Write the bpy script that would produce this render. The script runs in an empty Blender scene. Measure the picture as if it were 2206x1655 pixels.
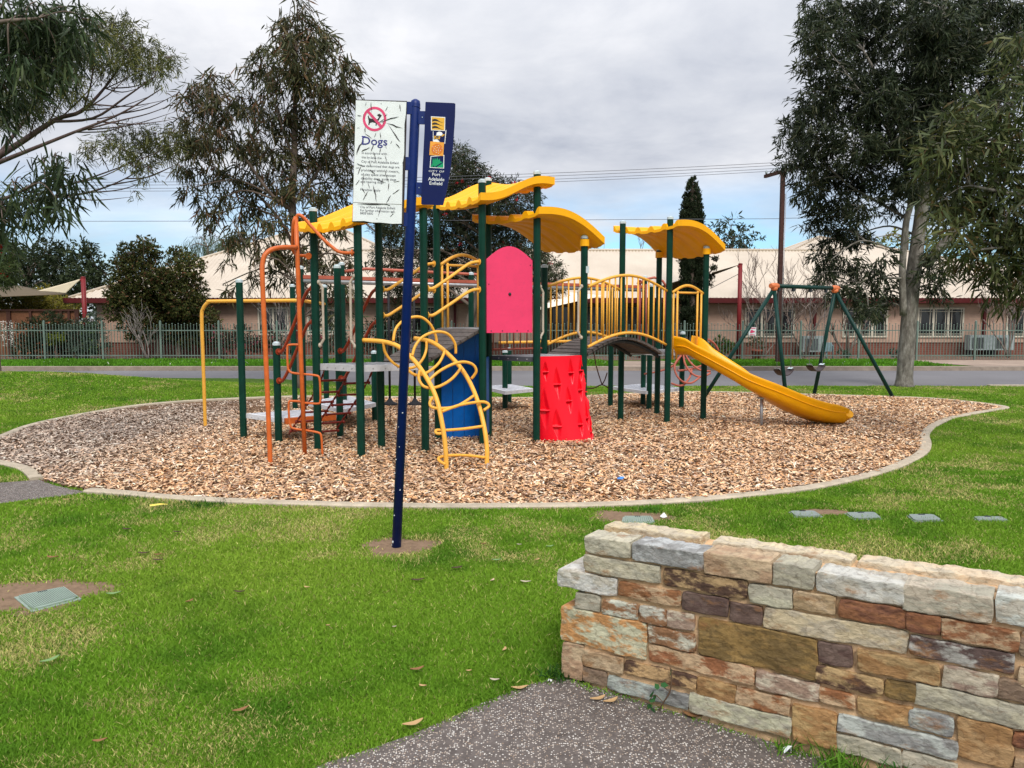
import bpy, math, random
import numpy as np
from mathutils import Vector

rnd = random.Random(7)
rg = np.random.default_rng(11)
SC = bpy.context.scene
COL = SC.collection
PI = math.pi

# ------------------------------------------------------------------ camera model (used to survey positions from the photograph)
FPX, CH = 1657.0, 1.6
PITCH = math.atan(137.5 / FPX)
cp, sp_ = math.cos(PITCH), math.sin(PITCH)


def ray(px, py):
    u = (px - 1103) / FPX
    v = (827.5 - py) / FPX
    return (u, cp + v * sp_, -sp_ + v * cp)


def G(px, py, z=0.0):
    """point of the horizontal plane at height z"""
    d = ray(px, py)
    t = (z - CH) / d[2]
    return (d[0] * t, d[1] * t, z)


def at(px, py, Y):
    """point at distance Y"""
    d = ray(px, py)
    t = Y / d[1]
    return (d[0] * t, Y, CH + d[2] * t)


def V(p):
    return np.array(p, dtype=float)


def nrm(a):
    a = np.asarray(a, float)
    return a / max(1e-9, np.linalg.norm(a))


def gh(x, y):
    """height of the lawn: a low mound on the left"""
    return 0.46 * np.exp(-((x + 11.0) / 4.2) ** 2 - ((y - 16.6) / 2.3) ** 2) + 0.0 * x


# ------------------------------------------------------------------ objects
def tag(o, label=None, cat=None, group=None, kind=None):
    if label:
        o['label'] = label
    if cat:
        o['category'] = cat
    if group:
        o['group'] = group
    if kind:
        o['kind'] = kind
    return o


def empty(name, loc, label, cat, group=None):
    o = bpy.data.objects.new(name, None)
    COL.objects.link(o)
    o.location = loc
    o.empty_display_size = 0.2
    return tag(o, label, cat, group)


def wloc(o):
    p = np.zeros(3)
    while o is not None:
        p += np.array(o.location)
        o = o.parent
    return p


class MB:
    """collects geometry (world coordinates) and links it as one mesh object"""

    def __init__(s):
        s.v, s.f, s.m, s.s, s.c = [], [], [], [], []
        s.hascol = False

    def add(s, verts, faces, m=0, smooth=False, col=None):
        b = len(s.v)
        s.v.extend([tuple(map(float, p)) for p in verts])
        for f in faces:
            s.f.append([i + b for i in f])
            s.m.append(m)
            s.s.append(smooth)
        if col is not None:
            s.hascol = True
        s.c.extend([col if col is not None else (1, 1, 1)] * len(verts))
        return s

    def box(s, c, size, rz=0, m=0, axes=None, col=None, ch=0.0):
        c = V(c)
        hx, hy, hz = [k / 2 for k in size]
        if axes is None:
            ax = V((math.cos(rz), math.sin(rz), 0))
            ay = V((-math.sin(rz), math.cos(rz), 0))
            az = V((0, 0, 1))
        else:
            ax, ay, az = [nrm(a) for a in axes]
        vs = []
        for dz in (-1, 1):
            for dx, dy in ((-1, -1), (1, -1), (1, 1), (-1, 1)):
                vs.append(c + ax * hx * dx + ay * hy * dy + az * hz * dz)
        fs = [(3, 2, 1, 0), (4, 5, 6, 7), (0, 1, 5, 4), (1, 2, 6, 5), (2, 3, 7, 6), (3, 0, 4, 7)]
        return s.add(vs, fs, m, False, col)

    def prism(s, poly, z0, z1, m=0, col=None, smooth=False):
        """vertical prism over a counter-clockwise xy polygon"""
        n = len(poly)
        vs = [(p[0], p[1], z0) for p in poly] + [(p[0], p[1], z1) for p in poly]
        fs = [list(range(n))[::-1], list(range(n, 2 * n))]
        s.add(vs, fs, m, False, col)
        b = len(s.v) - 2 * n
        for i in range(n):
            j = (i + 1) % n
            s.f.append([b + i, b + j, b + n + j, b + n + i])
            s.m.append(m)
            s.s.append(smooth)
        return s

    def slab(s, pts, d, m=0, col=None):
        """planar polygon extruded along d"""
        n = len(pts)
        P = [V(p) for p in pts]
        d = V(d)
        vs = P + [p + d for p in P]
        fs = [list(range(n)), list(range(n, 2 * n))[::-1]]
        for i in range(n):
            j = (i + 1) % n
            fs.append([j, i, n + i, n + j])
        return s.add(vs, fs, m, False, col)

    def tube(s, pts, r, n=8, m=0, cap=True, col=None, closed=False):
        P = [V(p) for p in pts]
        k = len(P)
        R = list(r) if hasattr(r, '__len__') else [r] * k
        T = []
        for i in range(k):
            if closed:
                t = P[(i + 1) % k] - P[i - 1]
            else:
                t = P[min(k - 1, i + 1)] - P[max(0, i - 1)]
            T.append(nrm(t))
        a = V((0, 0, 1)) if abs(T[0][2]) < 0.9 else V((1, 0, 0))
        u = nrm(np.cross(T[0], a))
        vs = []
        for i in range(k):
            u = nrm(u - T[i] * np.dot(u, T[i]))
            w = np.cross(T[i], u)
            for j in range(n):
                q = 2 * PI * j / n
                vs.append(P[i] + (u * math.cos(q) + w * math.sin(q)) * R[i])
        fs = []
        for i in range(k if closed else k - 1):
            i2 = (i + 1) % k
            for j in range(n):
                j2 = (j + 1) % n
                fs.append((i * n + j, i * n + j2, i2 * n + j2, i2 * n + j))
        s.add(vs, fs, m, True, col)
        if cap and not closed:
            b = len(s.v) - len(vs)
            s.f.append([b + j for j in range(n)][::-1])
            s.m.append(m)
            s.s.append(False)
            s.f.append([b + (k - 1) * n + j for j in range(n)])
            s.m.append(m)
            s.s.append(False)
        return s

    def ball(s, c, r, n=8, m=0, sq=(1, 1, 1), col=None):
        c = V(c)
        vs, fs = [], []
        h = n // 2
        for i in range(h + 1):
            a = -PI / 2 + PI * i / h
            for j in range(n):
                q = 2 * PI * j / n
                vs.append(c + V((math.cos(a) * math.cos(q) * sq[0], math.cos(a) * math.sin(q) * sq[1], math.sin(a) * sq[2])) * r)
        for i in range(h):
            for j in range(n):
                j2 = (j + 1) % n
                fs.append((i * n + j, i * n + j2, (i + 1) * n + j2, (i + 1) * n + j))
        return s.add(vs, fs, m, True, col)

    def build(s, name, mats, parent=None):
        mats = mats if isinstance(mats, (list, tuple)) else [mats]
        me = bpy.data.meshes.new(name)
        off = wloc(parent) if parent is not None else np.zeros(3)
        vv = np.array(s.v, float) - off
        me.from_pydata(vv.tolist(), [], s.f)
        for q in mats:
            me.materials.append(q)
        me.polygons.foreach_set('material_index', s.m)
        me.polygons.foreach_set('use_smooth', s.s)
        if s.hascol:
            ca = me.color_attributes.new('col', 'FLOAT_COLOR', 'POINT')
            c4 = np.ones((len(s.c), 4), np.float32)
            c4[:, :3] = np.array(s.c)
            ca.data.foreach_set('color', c4.ravel())
        me.update()
        o = bpy.data.objects.new(name, me)
        COL.objects.link(o)
        if parent is not None:
            o.parent = parent
        return o


def np_mesh(name, verts, loops, starts, totals, mats, cols=None, parent=None, smooth=False):
    me = bpy.data.meshes.new(name)
    off = wloc(parent) if parent is not None else np.zeros(3)
    verts = (verts - off).astype(np.float32)
    me.vertices.add(len(verts))
    me.vertices.foreach_set('co', verts.ravel())
    me.loops.add(len(loops))
    me.loops.foreach_set('vertex_index', loops.astype(np.int32))
    me.polygons.add(len(starts))
    me.polygons.foreach_set('loop_start', starts.astype(np.int32))
    me.polygons.foreach_set('loop_total', totals.astype(np.int32))
    me.polygons.foreach_set('use_smooth', np.full(len(starts), smooth))
    for q in (mats if isinstance(mats, (list, tuple)) else [mats]):
        me.materials.append(q)
    if cols is not None:
        ca = me.color_attributes.new('col', 'FLOAT_COLOR', 'POINT')
        c4 = np.ones((len(verts), 4), np.float32)
        c4[:, :3] = cols
        ca.data.foreach_set('color', c4.ravel())
    me.update(calc_edges=True)
    o = bpy.data.objects.new(name, me)
    COL.objects.link(o)
    if parent is not None:
        o.parent = parent
    return o


def blades(name, base, tip_dir, length, width, bend, cols, mat, parent=None, mid=0.5, basew=0.55):
    """N leaves / grass blades, each a quad and a triangle (5 vertices)"""
    N = len(base)
    d = tip_dir / np.linalg.norm(tip_dir, axis=1, keepdims=True)
    r = rg.normal(size=(N, 3))
    side = np.cross(d, r)
    side /= np.linalg.norm(side, axis=1, keepdims=True) + 1e-9
    L = length[:, None]
    W = width[:, None] * 0.5
    m = base + d * L * mid
    t = base + d * L + bend * L
    v = np.empty((N, 5, 3))
    v[:, 0] = base - side * W * basew
    v[:, 1] = base + side * W * basew
    v[:, 2] = m + side * W + bend * L * 0.22
    v[:, 3] = m - side * W + bend * L * 0.22
    v[:, 4] = t
    i = np.arange(N)[:, None] * 5
    loops = (i + np.array([[0, 1, 2, 3, 3, 2, 4]])).ravel()
    st = (np.arange(N)[:, None] * 7 + np.array([[0, 4]])).ravel()
    tot = np.tile([4, 3], N)
    c = np.repeat(cols, 5, axis=0)
    return np_mesh(name, v.reshape(-1, 3), loops, st, tot, mat, c, parent)


def smooth_path(pts, n=6):
    P = [V(p) for p in pts]
    out = []
    for i in range(len(P) - 1):
        p0 = P[max(0, i - 1)]
        p1, p2 = P[i], P[i + 1]
        p3 = P[min(len(P) - 1, i + 2)]
        for k in range(n):
            t = k / n
            out.append(0.5 * ((2 * p1) + (p2 - p0) * t + (2 * p0 - 5 * p1 + 4 * p2 - p3) * t * t + (3 * p1 - p0 - 3 * p2 + p3) * t ** 3))
    out.append(P[-1])
    return out


def inpoly(x, y, poly):
    x = np.asarray(x)
    y = np.asarray(y)
    ins = np.zeros(x.shape, bool)
    n = len(poly)
    j = n - 1
    for i in range(n):
        xi, yi = poly[i][:2]
        xj, yj = poly[j][:2]
        c = ((yi > y) != (yj > y)) & (x < (xj - xi) * (y - yi) / (yj - yi + 1e-12) + xi)
        ins ^= c
        j = i
    return ins


def vnoise(x, y, s, seed=0):
    """smooth value noise for scattering (numpy)"""
    r = np.random.default_rng(seed)
    tab = r.random((64, 64))
    x = np.asarray(x) / s + 100
    y = np.asarray(y) / s + 100
    xi = np.floor(x).astype(int)
    yi = np.floor(y).astype(int)
    fx = x - xi
    fy = y - yi
    fx = fx * fx * (3 - 2 * fx)
    fy = fy * fy * (3 - 2 * fy)
    a = tab[xi % 64, yi % 64]
    b = tab[(xi + 1) % 64, yi % 64]
    c = tab[xi % 64, (yi + 1) % 64]
    d = tab[(xi + 1) % 64, (yi + 1) % 64]
    return (a * (1 - fx) + b * fx) * (1 - fy) + (c * (1 - fx) + d * fx) * fy


# ------------------------------------------------------------------ materials
class NT:
    def __init__(s, name):
        s.m = bpy.data.materials.new(name)
        s.m.use_nodes = True
        s.t = s.m.node_tree
        s.b = s.t.nodes['Principled BSDF']
        s.out = s.t.nodes['Material Output']

    def n(s, typ, **kw):
        q = s.t.nodes.new(typ)
        for k, v in kw.items():
            if k in ('op', 'operation'):
                q.operation = v
            elif hasattr(q, k) and not k.startswith('i_'):
                setattr(q, k, v)
            else:
                q.inputs[k[2:] if k.startswith('i_') else k].default_value = v
        return q

    def l(s, a, b):
        s.t.links.new(a, b)

    def pos(s):
        return s.n('ShaderNodeNewGeometry').outputs['Position']

    def noise(s, scale, detail=4, rough=0.6, vec=None, out='Fac'):
        q = s.n('ShaderNodeTexNoise')
        q.inputs['Scale'].default_value = scale
        q.inputs['Detail'].default_value = detail
        q.inputs['Roughness'].default_value = rough
        s.l(vec if vec is not None else s.pos(), q.inputs['Vector'])
        return q.outputs[out]

    def ramp(s, fac, stops):
        q = s.n('ShaderNodeValToRGB')
        e = q.color_ramp.elements
        while len(e) < len(stops):
            e.new(0.5)
        for k, (p, c) in zip(e, stops):
            k.position = p
            k.color = (*c, 1) if len(c) == 3 else c
        s.l(fac, q.inputs['Fac'])
        return q.outputs['Color']

    def mix(s, fac, a, b, typ='MIX'):
        q = s.n('ShaderNodeMix', data_type='RGBA', blend_type=typ)
        for sock, val in ((q.inputs[0], fac), (q.inputs[6], a), (q.inputs[7], b)):
            if hasattr(val, 'links') or hasattr(val, 'is_linked'):
                s.l(val, sock)
            elif isinstance(val, (tuple, list)):
                sock.default_value = (*val, 1) if len(val) == 3 else val
            else:
                sock.default_value = val
        return q.outputs[2]

    def bump(s, h, strength=0.3, dist=0.01):
        q = s.n('ShaderNodeBump')
        q.inputs['Strength'].default_value = strength
        q.inputs['Distance'].default_value = dist
        s.l(h, q.inputs['Height'])
        s.l(q.outputs['Normal'], s.b.inputs['Normal'])

    def base(s, c):
        if isinstance(c, (tuple, list)):
            s.b.inputs['Base Color'].default_value = (*c, 1)
        else:
            s.l(c, s.b.inputs['Base Color'])
        return s

    def set(s, rough=0.6, metal=0.0, spec=None):
        s.b.inputs['Roughness'].default_value = rough
        s.b.inputs['Metallic'].default_value = metal
        if spec is not None:
            s.b.inputs['Specular IOR Level'].default_value = spec
        return s


def paint(name, c, rough=0.4, var=0.18, scale=9.0, dirt=(0.25, 0.2, 0.15), dirta=0.12, metal=0.0, bump=0.05, spec=0.28):
    t = NT(name)
    n1 = t.noise(scale, 5, 0.65)
    lo = tuple(k * (1 - var) for k in c)
    hi = tuple(min(1, k * (1 + var)) for k in c)
    col = t.ramp(n1, [(0.3, lo), (0.7, hi)])
    n2 = t.noise(scale * 5, 4, 0.7)
    f = t.ramp(n2, [(0.55, (0, 0, 0)), (0.8, (dirta, dirta, dirta))])
    t.base(t.mix(f, col, dirt))
    t.set(rough, metal, spec)
    if bump:
        t.bump(t.noise(scale * 14, 3), bump, 0.004)
    return t.m


def leafmat(name, trans=0.3, rough=0.55, sat=1.0):
    t = NT(name)
    a = t.n('ShaderNodeAttribute', attribute_name='col')
    t.l(a.outputs['Color'], t.b.inputs['Base Color'])
    t.set(rough, 0, 0.12)
    if trans:
        tr = t.n('ShaderNodeBsdfTranslucent')
        t.l(a.outputs['Color'], tr.inputs['Color'])
        mx = t.n('ShaderNodeMixShader')
        mx.inputs[0].default_value = trans
        t.l(t.b.outputs[0], mx.inputs[1])
        t.l(tr.outputs[0], mx.inputs[2])
        t.l(mx.outputs[0], t.out.inputs['Surface'])
    return t.m


M = {}
M['green'] = paint('green_post_paint', (0.0015, 0.033, 0.020), 0.45, 0.25, 6, (0.06, 0.08, 0.06), 0.10, spec=0.2)
M['cap'] = paint('grey_cap', (0.5, 0.58, 0.6), 0.5)
M['yroof'] = paint('yellow_plastic', (0.88, 0.40, 0.003), 0.42, 0.06, 4, (0.45, 0.25, 0.05), 0.25, bump=0.08)
M['slide'] = paint('slide_plastic', (0.86, 0.37, 0.002), 0.3, 0.06, 5, (0.5, 0.25, 0.02), 0.3, bump=0.04)
M['ytube'] = paint('yellow_tube_paint', (0.80, 0.40, 0.055), 0.38, 0.08, 10, (0.4, 0.25, 0.1), 0.2)
M['orange'] = paint('orange_tube_paint', (0.58, 0.125, 0.025), 0.4, 0.15, 9, (0.3, 0.12, 0.06), 0.3)
M['dred'] = paint('dark_red_paint', (0.20, 0.022, 0.012), 0.5, 0.2, 9)
M['rail'] = paint('red_rail_paint', (0.32, 0.042, 0.014), 0.45, 0.2, 9)
M['salmon'] = paint('faded_red_paint', (0.42, 0.11, 0.07), 0.5, 0.15, 9)
M['pink'] = paint('pink_panel', (0.76, 0.045, 0.135), 0.5, 0.06, 4, (0.4, 0.05, 0.09), 0.25, bump=0.15)
M['red'] = paint('red_plastic', (0.80, 0.003, 0.016), 0.33, 0.05, 4, (0.5, 0.02, 0.02), 0.2)
M['deck'] = paint('grey_deck', (0.47, 0.47, 0.49), 0.5, 0.12, 12, (0.2, 0.18, 0.16), 0.3)
M['white_deck'] = paint('pale_deck', (0.62, 0.62, 0.64), 0.5, 0.1, 12, (0.3, 0.26, 0.22), 0.3)
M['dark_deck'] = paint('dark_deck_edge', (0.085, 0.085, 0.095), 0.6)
M['blue'] = paint('blue_panel_paint', (0.002, 0.105, 0.40), 0.45, 0.15, 7, (0.1, 0.18, 0.3), 0.3)
M['steel'] = paint('galvanised_pipe', (0.40, 0.40, 0.41), 0.42, 0.12, 14, metal=0.6)
M['grip'] = paint('beige_grip', (0.45, 0.38, 0.30), 0.5)
M['black'] = paint('black_rubber', (0.012, 0.012, 0.014), 0.6)
M['navy'] = paint('navy_pole_paint', (0.002, 0.016, 0.12), 0.42, 0.15, 6, (0.2, 0.25, 0.35), 0.05)
M['navysign'] = paint('navy_sign_face', (0.0015, 0.007, 0.068), 0.45, 0.1, 5, (0.05, 0.06, 0.14), 0.08, spec=0.2)
M['white'] = paint('white_paint', (0.78, 0.78, 0.77), 0.5)
M['signwhite'] = paint('weathered_white_sign', (0.74, 0.76, 0.75), 0.55, 0.06, 9, (0.45, 0.44, 0.42), 0.35, bump=0.4)
M['crack'] = paint('sign_crack', (0.035, 0.028, 0.03), 0.8)
M['ink'] = paint('faded_ink', (0.10, 0.10, 0.12), 0.7)
M['dogsblue'] = paint('blue_ink', (0.03, 0.03, 0.2), 0.6)
M['symred'] = paint('red_ink', (0.68, 0.06, 0.16), 0.55)
M['gold'] = paint('gold_print', (0.74, 0.40, 0.04), 0.5)
M['orangeprint'] = paint('orange_print', (0.76, 0.32, 0.04), 0.5)
M['rustprint'] = paint('rust_print', (0.62, 0.16, 0.02), 0.5)
M['greenprint'] = paint('green_print', (0.0, 0.28, 0.11), 0.5)
M['cable'] = paint('cable_grey', (0.14, 0.14, 0.16), 0.6)
M['swinggreen'] = paint('swing_green_paint', (0.004, 0.034, 0.027), 0.45, 0.2, 6, dirta=0.06, spec=0.2)
M['bracket'] = paint('orange_bracket', (0.62, 0.17, 0.06), 0.45)
M['darkchain'] = paint('dull_chain', (0.10, 0.10, 0.10), 0.6)
M['seatblack'] = paint('seat_rubber', (0.05, 0.035, 0.035), 0.5)
M['fence'] = paint('fence_green_paint', (0.135, 0.185, 0.155), 0.5, 0.2, 3)
M['brownfence'] = paint('brown_boards', (0.16, 0.065, 0.03), 0.7, 0.3, 2)
M['darkbrown'] = paint('dark_brown_timber', (0.06, 0.022, 0.014), 0.7, 0.3, 4)
M['maroon'] = paint('maroon_paint', (0.085, 0.008, 0.009), 0.45, 0.15, 3)
M['redpost'] = paint('red_post_paint', (0.19, 0.013, 0.015), 0.45, 0.12, 3)
M['frame'] = paint('cream_window_frame', (0.55, 0.5, 0.40), 0.5)
M['glass'] = paint('dark_window_glass', (0.008, 0.008, 0.010), 0.08, 0.2, 2, dirta=0.0, bump=0, spec=0.6)
M['acgrey'] = paint('grey_unit_paint', (0.30, 0.35, 0.35), 0.5)
M['acdark'] = paint('unit_grille', (0.03, 0.035, 0.04), 0.6)
M['sail'] = paint('cream_sail_cloth', (0.74, 0.62, 0.44), 0.8, 0.06, 2, bump=0)
M['sailwhite'] = paint('pale_sail_cloth', (0.78, 0.70, 0.56), 0.8, 0.06, 2, bump=0)
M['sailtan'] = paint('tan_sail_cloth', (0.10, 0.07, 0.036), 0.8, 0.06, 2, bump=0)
M['terracotta'] = paint('terracotta', (0.30, 0.085, 0.05), 0.7)
M['valve'] = paint('faded_green_plastic', (0.24, 0.30, 0.25), 0.6, 0.12, 10, (0.42, 0.40, 0.34), 0.4, bump=0.3)
M['valvegrey'] = paint('grey_plastic_lid', (0.20, 0.235, 0.215), 0.6, 0.12, 10, (0.4, 0.37, 0.3), 0.4, bump=0.3)
M['stem'] = paint('plant_stem', (0.10, 0.06, 0.035), 0.8)
M['bluelitter'] = paint('blue_litter', (0.05, 0.2, 0.5), 0.4)
M['whitelitter'] = paint('white_litter', (0.65, 0.68, 0.66), 0.6)
M['yellowlitter'] = paint('yellow_litter', (0.7, 0.55, 0.1), 0.6)
M['leaf'] = leafmat('eucalyptus_leaf', 0.25, 0.45)
M['bushleaf'] = leafmat('bush_leaf', 0.2, 0.6)
M['grassblade'] = leafmat('grass_blade', 0.3, 0.65)
M['dryleaf'] = leafmat('dry_leaf', 0.0, 0.7)


def bark(name, c1, c2, c3, sc=3.0):
    t = NT(name)
    mp = t.n('ShaderNodeMapping')
    mp.inputs['Scale'].default_value = (1, 1, 0.35)
    t.l(t.pos(), mp.inputs['Vector'])
    n = t.noise(sc, 6, 0.65, mp.outputs[0])
    t.base(t.ramp(n, [(0.3, c1), (0.5, c2), (0.7, c3)]))
    t.set(0.85)
    t.bump(t.noise(sc * 8, 6, 0.7, mp.outputs[0]), 0.6, 0.02)
    return t.m


M['bark_pale'] = bark('pale_gum_bark', (0.06, 0.05, 0.04), (0.17, 0.15, 0.125), (0.34, 0.31, 0.275), 13)
M['bark_brown'] = bark('brown_gum_bark', (0.06, 0.04, 0.032), (0.12, 0.085, 0.065), (0.19, 0.14, 0.115), 4)
M['bark_dark'] = bark('dark_red_bark', (0.045, 0.024, 0.022), (0.085, 0.05, 0.045), (0.15, 0.10, 0.09), 5)
M['bark_grey'] = bark('grey_twig_bark', (0.12, 0.10, 0.09), (0.20, 0.17, 0.155), (0.28, 0.24, 0.22), 6)


M['bark_twig'] = bark('tan_twig_bark', (0.11, 0.08, 0.065), (0.20, 0.15, 0.125), (0.27, 0.21, 0.18), 6)


def mat_ground():
    t = NT('lawn_soil')
    n = t.noise(0.55, 5, 0.6)
    n2 = t.noise(14, 5, 0.7)
    c = t.ramp(n, [(0.3, (0.060, 0.135, 0.012)), (0.5, (0.080, 0.155, 0.017)), (0.7, (0.125, 0.16, 0.032))])
    c2 = t.ramp(n2, [(0.3, (0.45, 0.45, 0.45)), (0.75, (1.35, 1.35, 1.35))])
    t.base(t.mix(1.0, c, c2, 'MULTIPLY'))
    t.set(0.95, 0, 0.1)
    t.bump(t.noise(40, 4), 0.8, 0.03)
    return t.m


def mat_mulch():
    t = NT('mulch_fines')
    n = t.noise(45, 5, 0.7)
    n1 = t.noise(0.8, 4)
    c = t.ramp(n, [(0.3, (0.05, 0.03, 0.02)), (0.55, (0.18, 0.105, 0.06)), (0.75, (0.34, 0.22, 0.13))])
    c1 = t.ramp(n1, [(0.35, (0.75, 0.75, 0.75)), (0.65, (1.15, 1.1, 1.05))])
    t.base(t.mix(1.0, c, c1, 'MULTIPLY'))
    t.set(0.95, 0, 0.1)
    t.bump(n, 0.8, 0.03)
    return t.m


def mat_concrete(name, c, sc=5, var=0.25):
    t = NT(name)
    n = t.noise(sc, 6, 0.7)
    n2 = t.noise(sc * 30, 3)
    lo = tuple(k * (1 - var) for k in c)
    hi = tuple(k * (1 + var) for k in c)
    a = t.ramp(n, [(0.3, lo), (0.7, hi)])
    b = t.ramp(n2, [(0.3, (0.82, 0.82, 0.82)), (0.7, (1.1, 1.1, 1.1))])
    t.base(t.mix(1.0, a, b, 'MULTIPLY'))
    t.set(0.9, 0, 0.2)
    t.bump(n2, 0.4, 0.006)
    return t.m


def mat_aggregate():
    t = NT('exposed_aggregate')
    vo = t.n('ShaderNodeTexVoronoi', feature='F1')
    vo.inputs['Scale'].default_value = 122
    vo.inputs['Randomness'].default_value = 1
    t.l(t.pos(), vo.inputs['Vector'])
    sepc = t.n('ShaderNodeSeparateColor')
    t.l(vo.outputs['Color'], sepc.inputs[0])
    big = t.noise(3.2, 4, 0.6)
    # which cells carry a pale pebble
    ma = t.n('ShaderNodeMath', op='ADD')
    t.l(sepc.outputs[0], ma.inputs[0])
    t.l(big, ma.inputs[1])
    pick = t.n('ShaderNodeMath', op='GREATER_THAN')
    t.l(ma.outputs[0], pick.inputs[0])
    pick.inputs[1].default_value = 1.0
    near = t.ramp(vo.outputs['Distance'], [(0.36, (1, 1, 1)), (0.48, (0, 0, 0))])
    f = t.n('ShaderNodeMath', op='MULTIPLY')
    t.l(pick.outputs[0], f.inputs[0])
    t.l(near, f.inputs[1])
    peb = t.ramp(sepc.outputs[1], [(0.0, (0.26, 0.18, 0.12)), (0.35, (0.40, 0.33, 0.27)), (0.7, (0.52, 0.47, 0.41)), (1.0, (0.64, 0.61, 0.56))])
    bc = t.ramp(t.noise(22, 6, 0.75), [(0.3, (0.062, 0.050, 0.044)), (0.7, (0.150, 0.125, 0.110))])
    t.base(t.mix(f.outputs[0], bc, peb))
    t.set(0.8, 0, 0.3)
    t.bump(f.outputs[0], 0.5, 0.004)
    return t.m


def mat_asphalt():
    t = NT('street_asphalt')
    n = t.noise(0.35, 5, 0.6)
    a = t.ramp(n, [(0.3, (0.135, 0.128, 0.132)), (0.7, (0.175, 0.168, 0.172))])
    b = t.ramp(t.noise(60, 3), [(0.3, (0.85, 0.85, 0.85)), (0.7, (1.1, 1.1, 1.1))])
    t.base(t.mix(1.0, a, b, 'MULTIPLY'))
    t.set(0.85, 0, 0.3)
    return t.m


def mat_roof():
    t = NT('cream_corrugated_steel')
    n = t.noise(0.7, 5, 0.65)
    t.base(t.ramp(n, [(0.3, (0.47, 0.39, 0.30)), (0.7, (0.56, 0.475, 0.375))]))
    t.set(0.5, 0, 0.4)
    return t.m


def mat_brick(name, c1, c2, mort, sc=4.2, vertical=True):
    t = NT(name)
    p = t.pos()
    sep = t.n('ShaderNodeSeparateXYZ')
    t.l(p, sep.inputs[0])
    ad = t.n('ShaderNodeMath', op='ADD')
    t.l(sep.outputs[0], ad.inputs[0])
    t.l(sep.outputs[1], ad.inputs[1])
    cb = t.n('ShaderNodeCombineXYZ')
    t.l(ad.outputs[0], cb.inputs[0])
    t.l(sep.outputs[2], cb.inputs[1])
    br = t.n('ShaderNodeTexBrick')
    br.inputs['Scale'].default_value = sc
    br.inputs['Color1'].default_value = (*c1, 1)
    br.inputs['Color2'].default_value = (*c2, 1)
    br.inputs['Mortar'].default_value = (*mort, 1)
    br.inputs['Mortar Size'].default_value = 0.02
    br.inputs['Brick Width'].default_value = 1.0
    br.inputs['Row Height'].default_value = 0.36
    t.l(cb.outputs[0], br.inputs['Vector'])
    n = t.ramp(t.noise(1.2, 5), [(0.3, (0.85, 0.85, 0.85)), (0.7, (1.12, 1.1, 1.08))])
    t.base(t.mix(1.0, br.outputs['Color'], n, 'MULTIPLY'))
    t.set(0.9, 0, 0.2)
    return t.m


def mat_stone():
    """wall stones: per-stone colour with mineral streaks and rust blooms"""
    t = NT('quartzite_stone')
    a = t.n('ShaderNodeAttribute', attribute_name='col')
    b = t.n('ShaderNodeAttribute', attribute_name='col2')
    mp = t.n('ShaderNodeMapping')
    mp.inputs['Rotation'].default_value = (0.5, 0.4, 0.6)
    mp.inputs['Scale'].default_value = (1.0, 1.0, 2.2)
    t.l(t.pos(), mp.inputs['Vector'])
    # offset the pattern per stone so that no two stones share it
    off = t.n('ShaderNodeVectorMath', operation='MULTIPLY_ADD')
    t.l(a.outputs['Color'], off.inputs[0])
    off.inputs[1].default_value = (13, 17, 19)
    t.l(mp.outputs[0], off.inputs[2])
    big = t.noise(8.5, 7, 0.66, off.outputs[0])
    f = t.ramp(big, [(0.46, (0, 0, 0)), (0.54, (1, 1, 1))])
    c = t.mix(f, a.outputs['Color'], b.outputs['Color'])
    fine = t.ramp(t.noise(30, 7, 0.75, off.outputs[0]), [(0.28, (0.55, 0.53, 0.52)), (0.5, (1, 1, 1)), (0.75, (1.22, 1.2, 1.16))])
    c = t.mix(1.0, c, fine, 'MULTIPLY')
    st = t.ramp(t.noise(5.5, 8, 0.72, off.outputs[0]), [(0.56, (0, 0, 0)), (0.66, (0.75, 0.75, 0.75))])
    c = t.mix(st, c, (0.27, 0.125, 0.042))
    dk = t.ramp(t.noise(13, 8, 0.75, mp.outputs[0]), [(0.60, (0, 0, 0)), (0.72, (0.7, 0.7, 0.7))])
    c = t.mix(dk, c, (0.10, 0.07, 0.05))
    wv = t.n('ShaderNodeTexWave', wave_type='BANDS')
    wv.inputs['Scale'].default_value = 5
    wv.inputs['Distortion'].default_value = 9
    wv.inputs['Detail'].default_value = 4
    wv.inputs['Detail Scale'].default_value = 2.5
    t.l(off.outputs[0], wv.inputs['Vector'])
    vein = t.ramp(wv.outputs['Fac'], [(0.01, (0.35, 0.28, 0.24)), (0.05, (1, 1, 1))])
    c = t.mix(0.35, c, t.mix(1.0, c, vein, 'MULTIPLY'))
    t.base(c)
    t.set(0.75, 0, 0.35)
    vr = t.n('ShaderNodeTexVoronoi', feature='F1')
    vr.inputs['Scale'].default_value = 16
    wp_ = t.n('ShaderNodeVectorMath', operation='MULTIPLY_ADD')
    t.l(t.noise(9, 4, 0.6, off.outputs[0], 'Color'), wp_.inputs[0])
    wp_.inputs[1].default_value = (0.14, 0.14, 0.14)
    t.l(off.outputs[0], wp_.inputs[2])
    t.l(wp_.outputs[0], vr.inputs['Vector'])
    hm = t.n('ShaderNodeMath', op='MULTIPLY_ADD')
    t.l(vr.outputs['Distance'], hm.inputs[0])
    hm.inputs[1].default_value = 0.55
    t.l(t.noise(34, 9, 0.75, off.outputs[0]), hm.inputs[2])
    t.bump(hm.outputs[0], 0.6, 0.011)
    return t.m


def mat_sandy(name, c, sc=20):
    t = NT(name)
    n = t.noise(sc, 7, 0.75)
    t.base(t.ramp(n, [(0.28, tuple(k * 0.6 for k in c)), (0.5, c), (0.75, tuple(min(1, k * 1.25) for k in c))]))
    t.set(0.95, 0, 0.15)
    t.bump(n, 0.7, 0.012)
    return t.m


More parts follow.
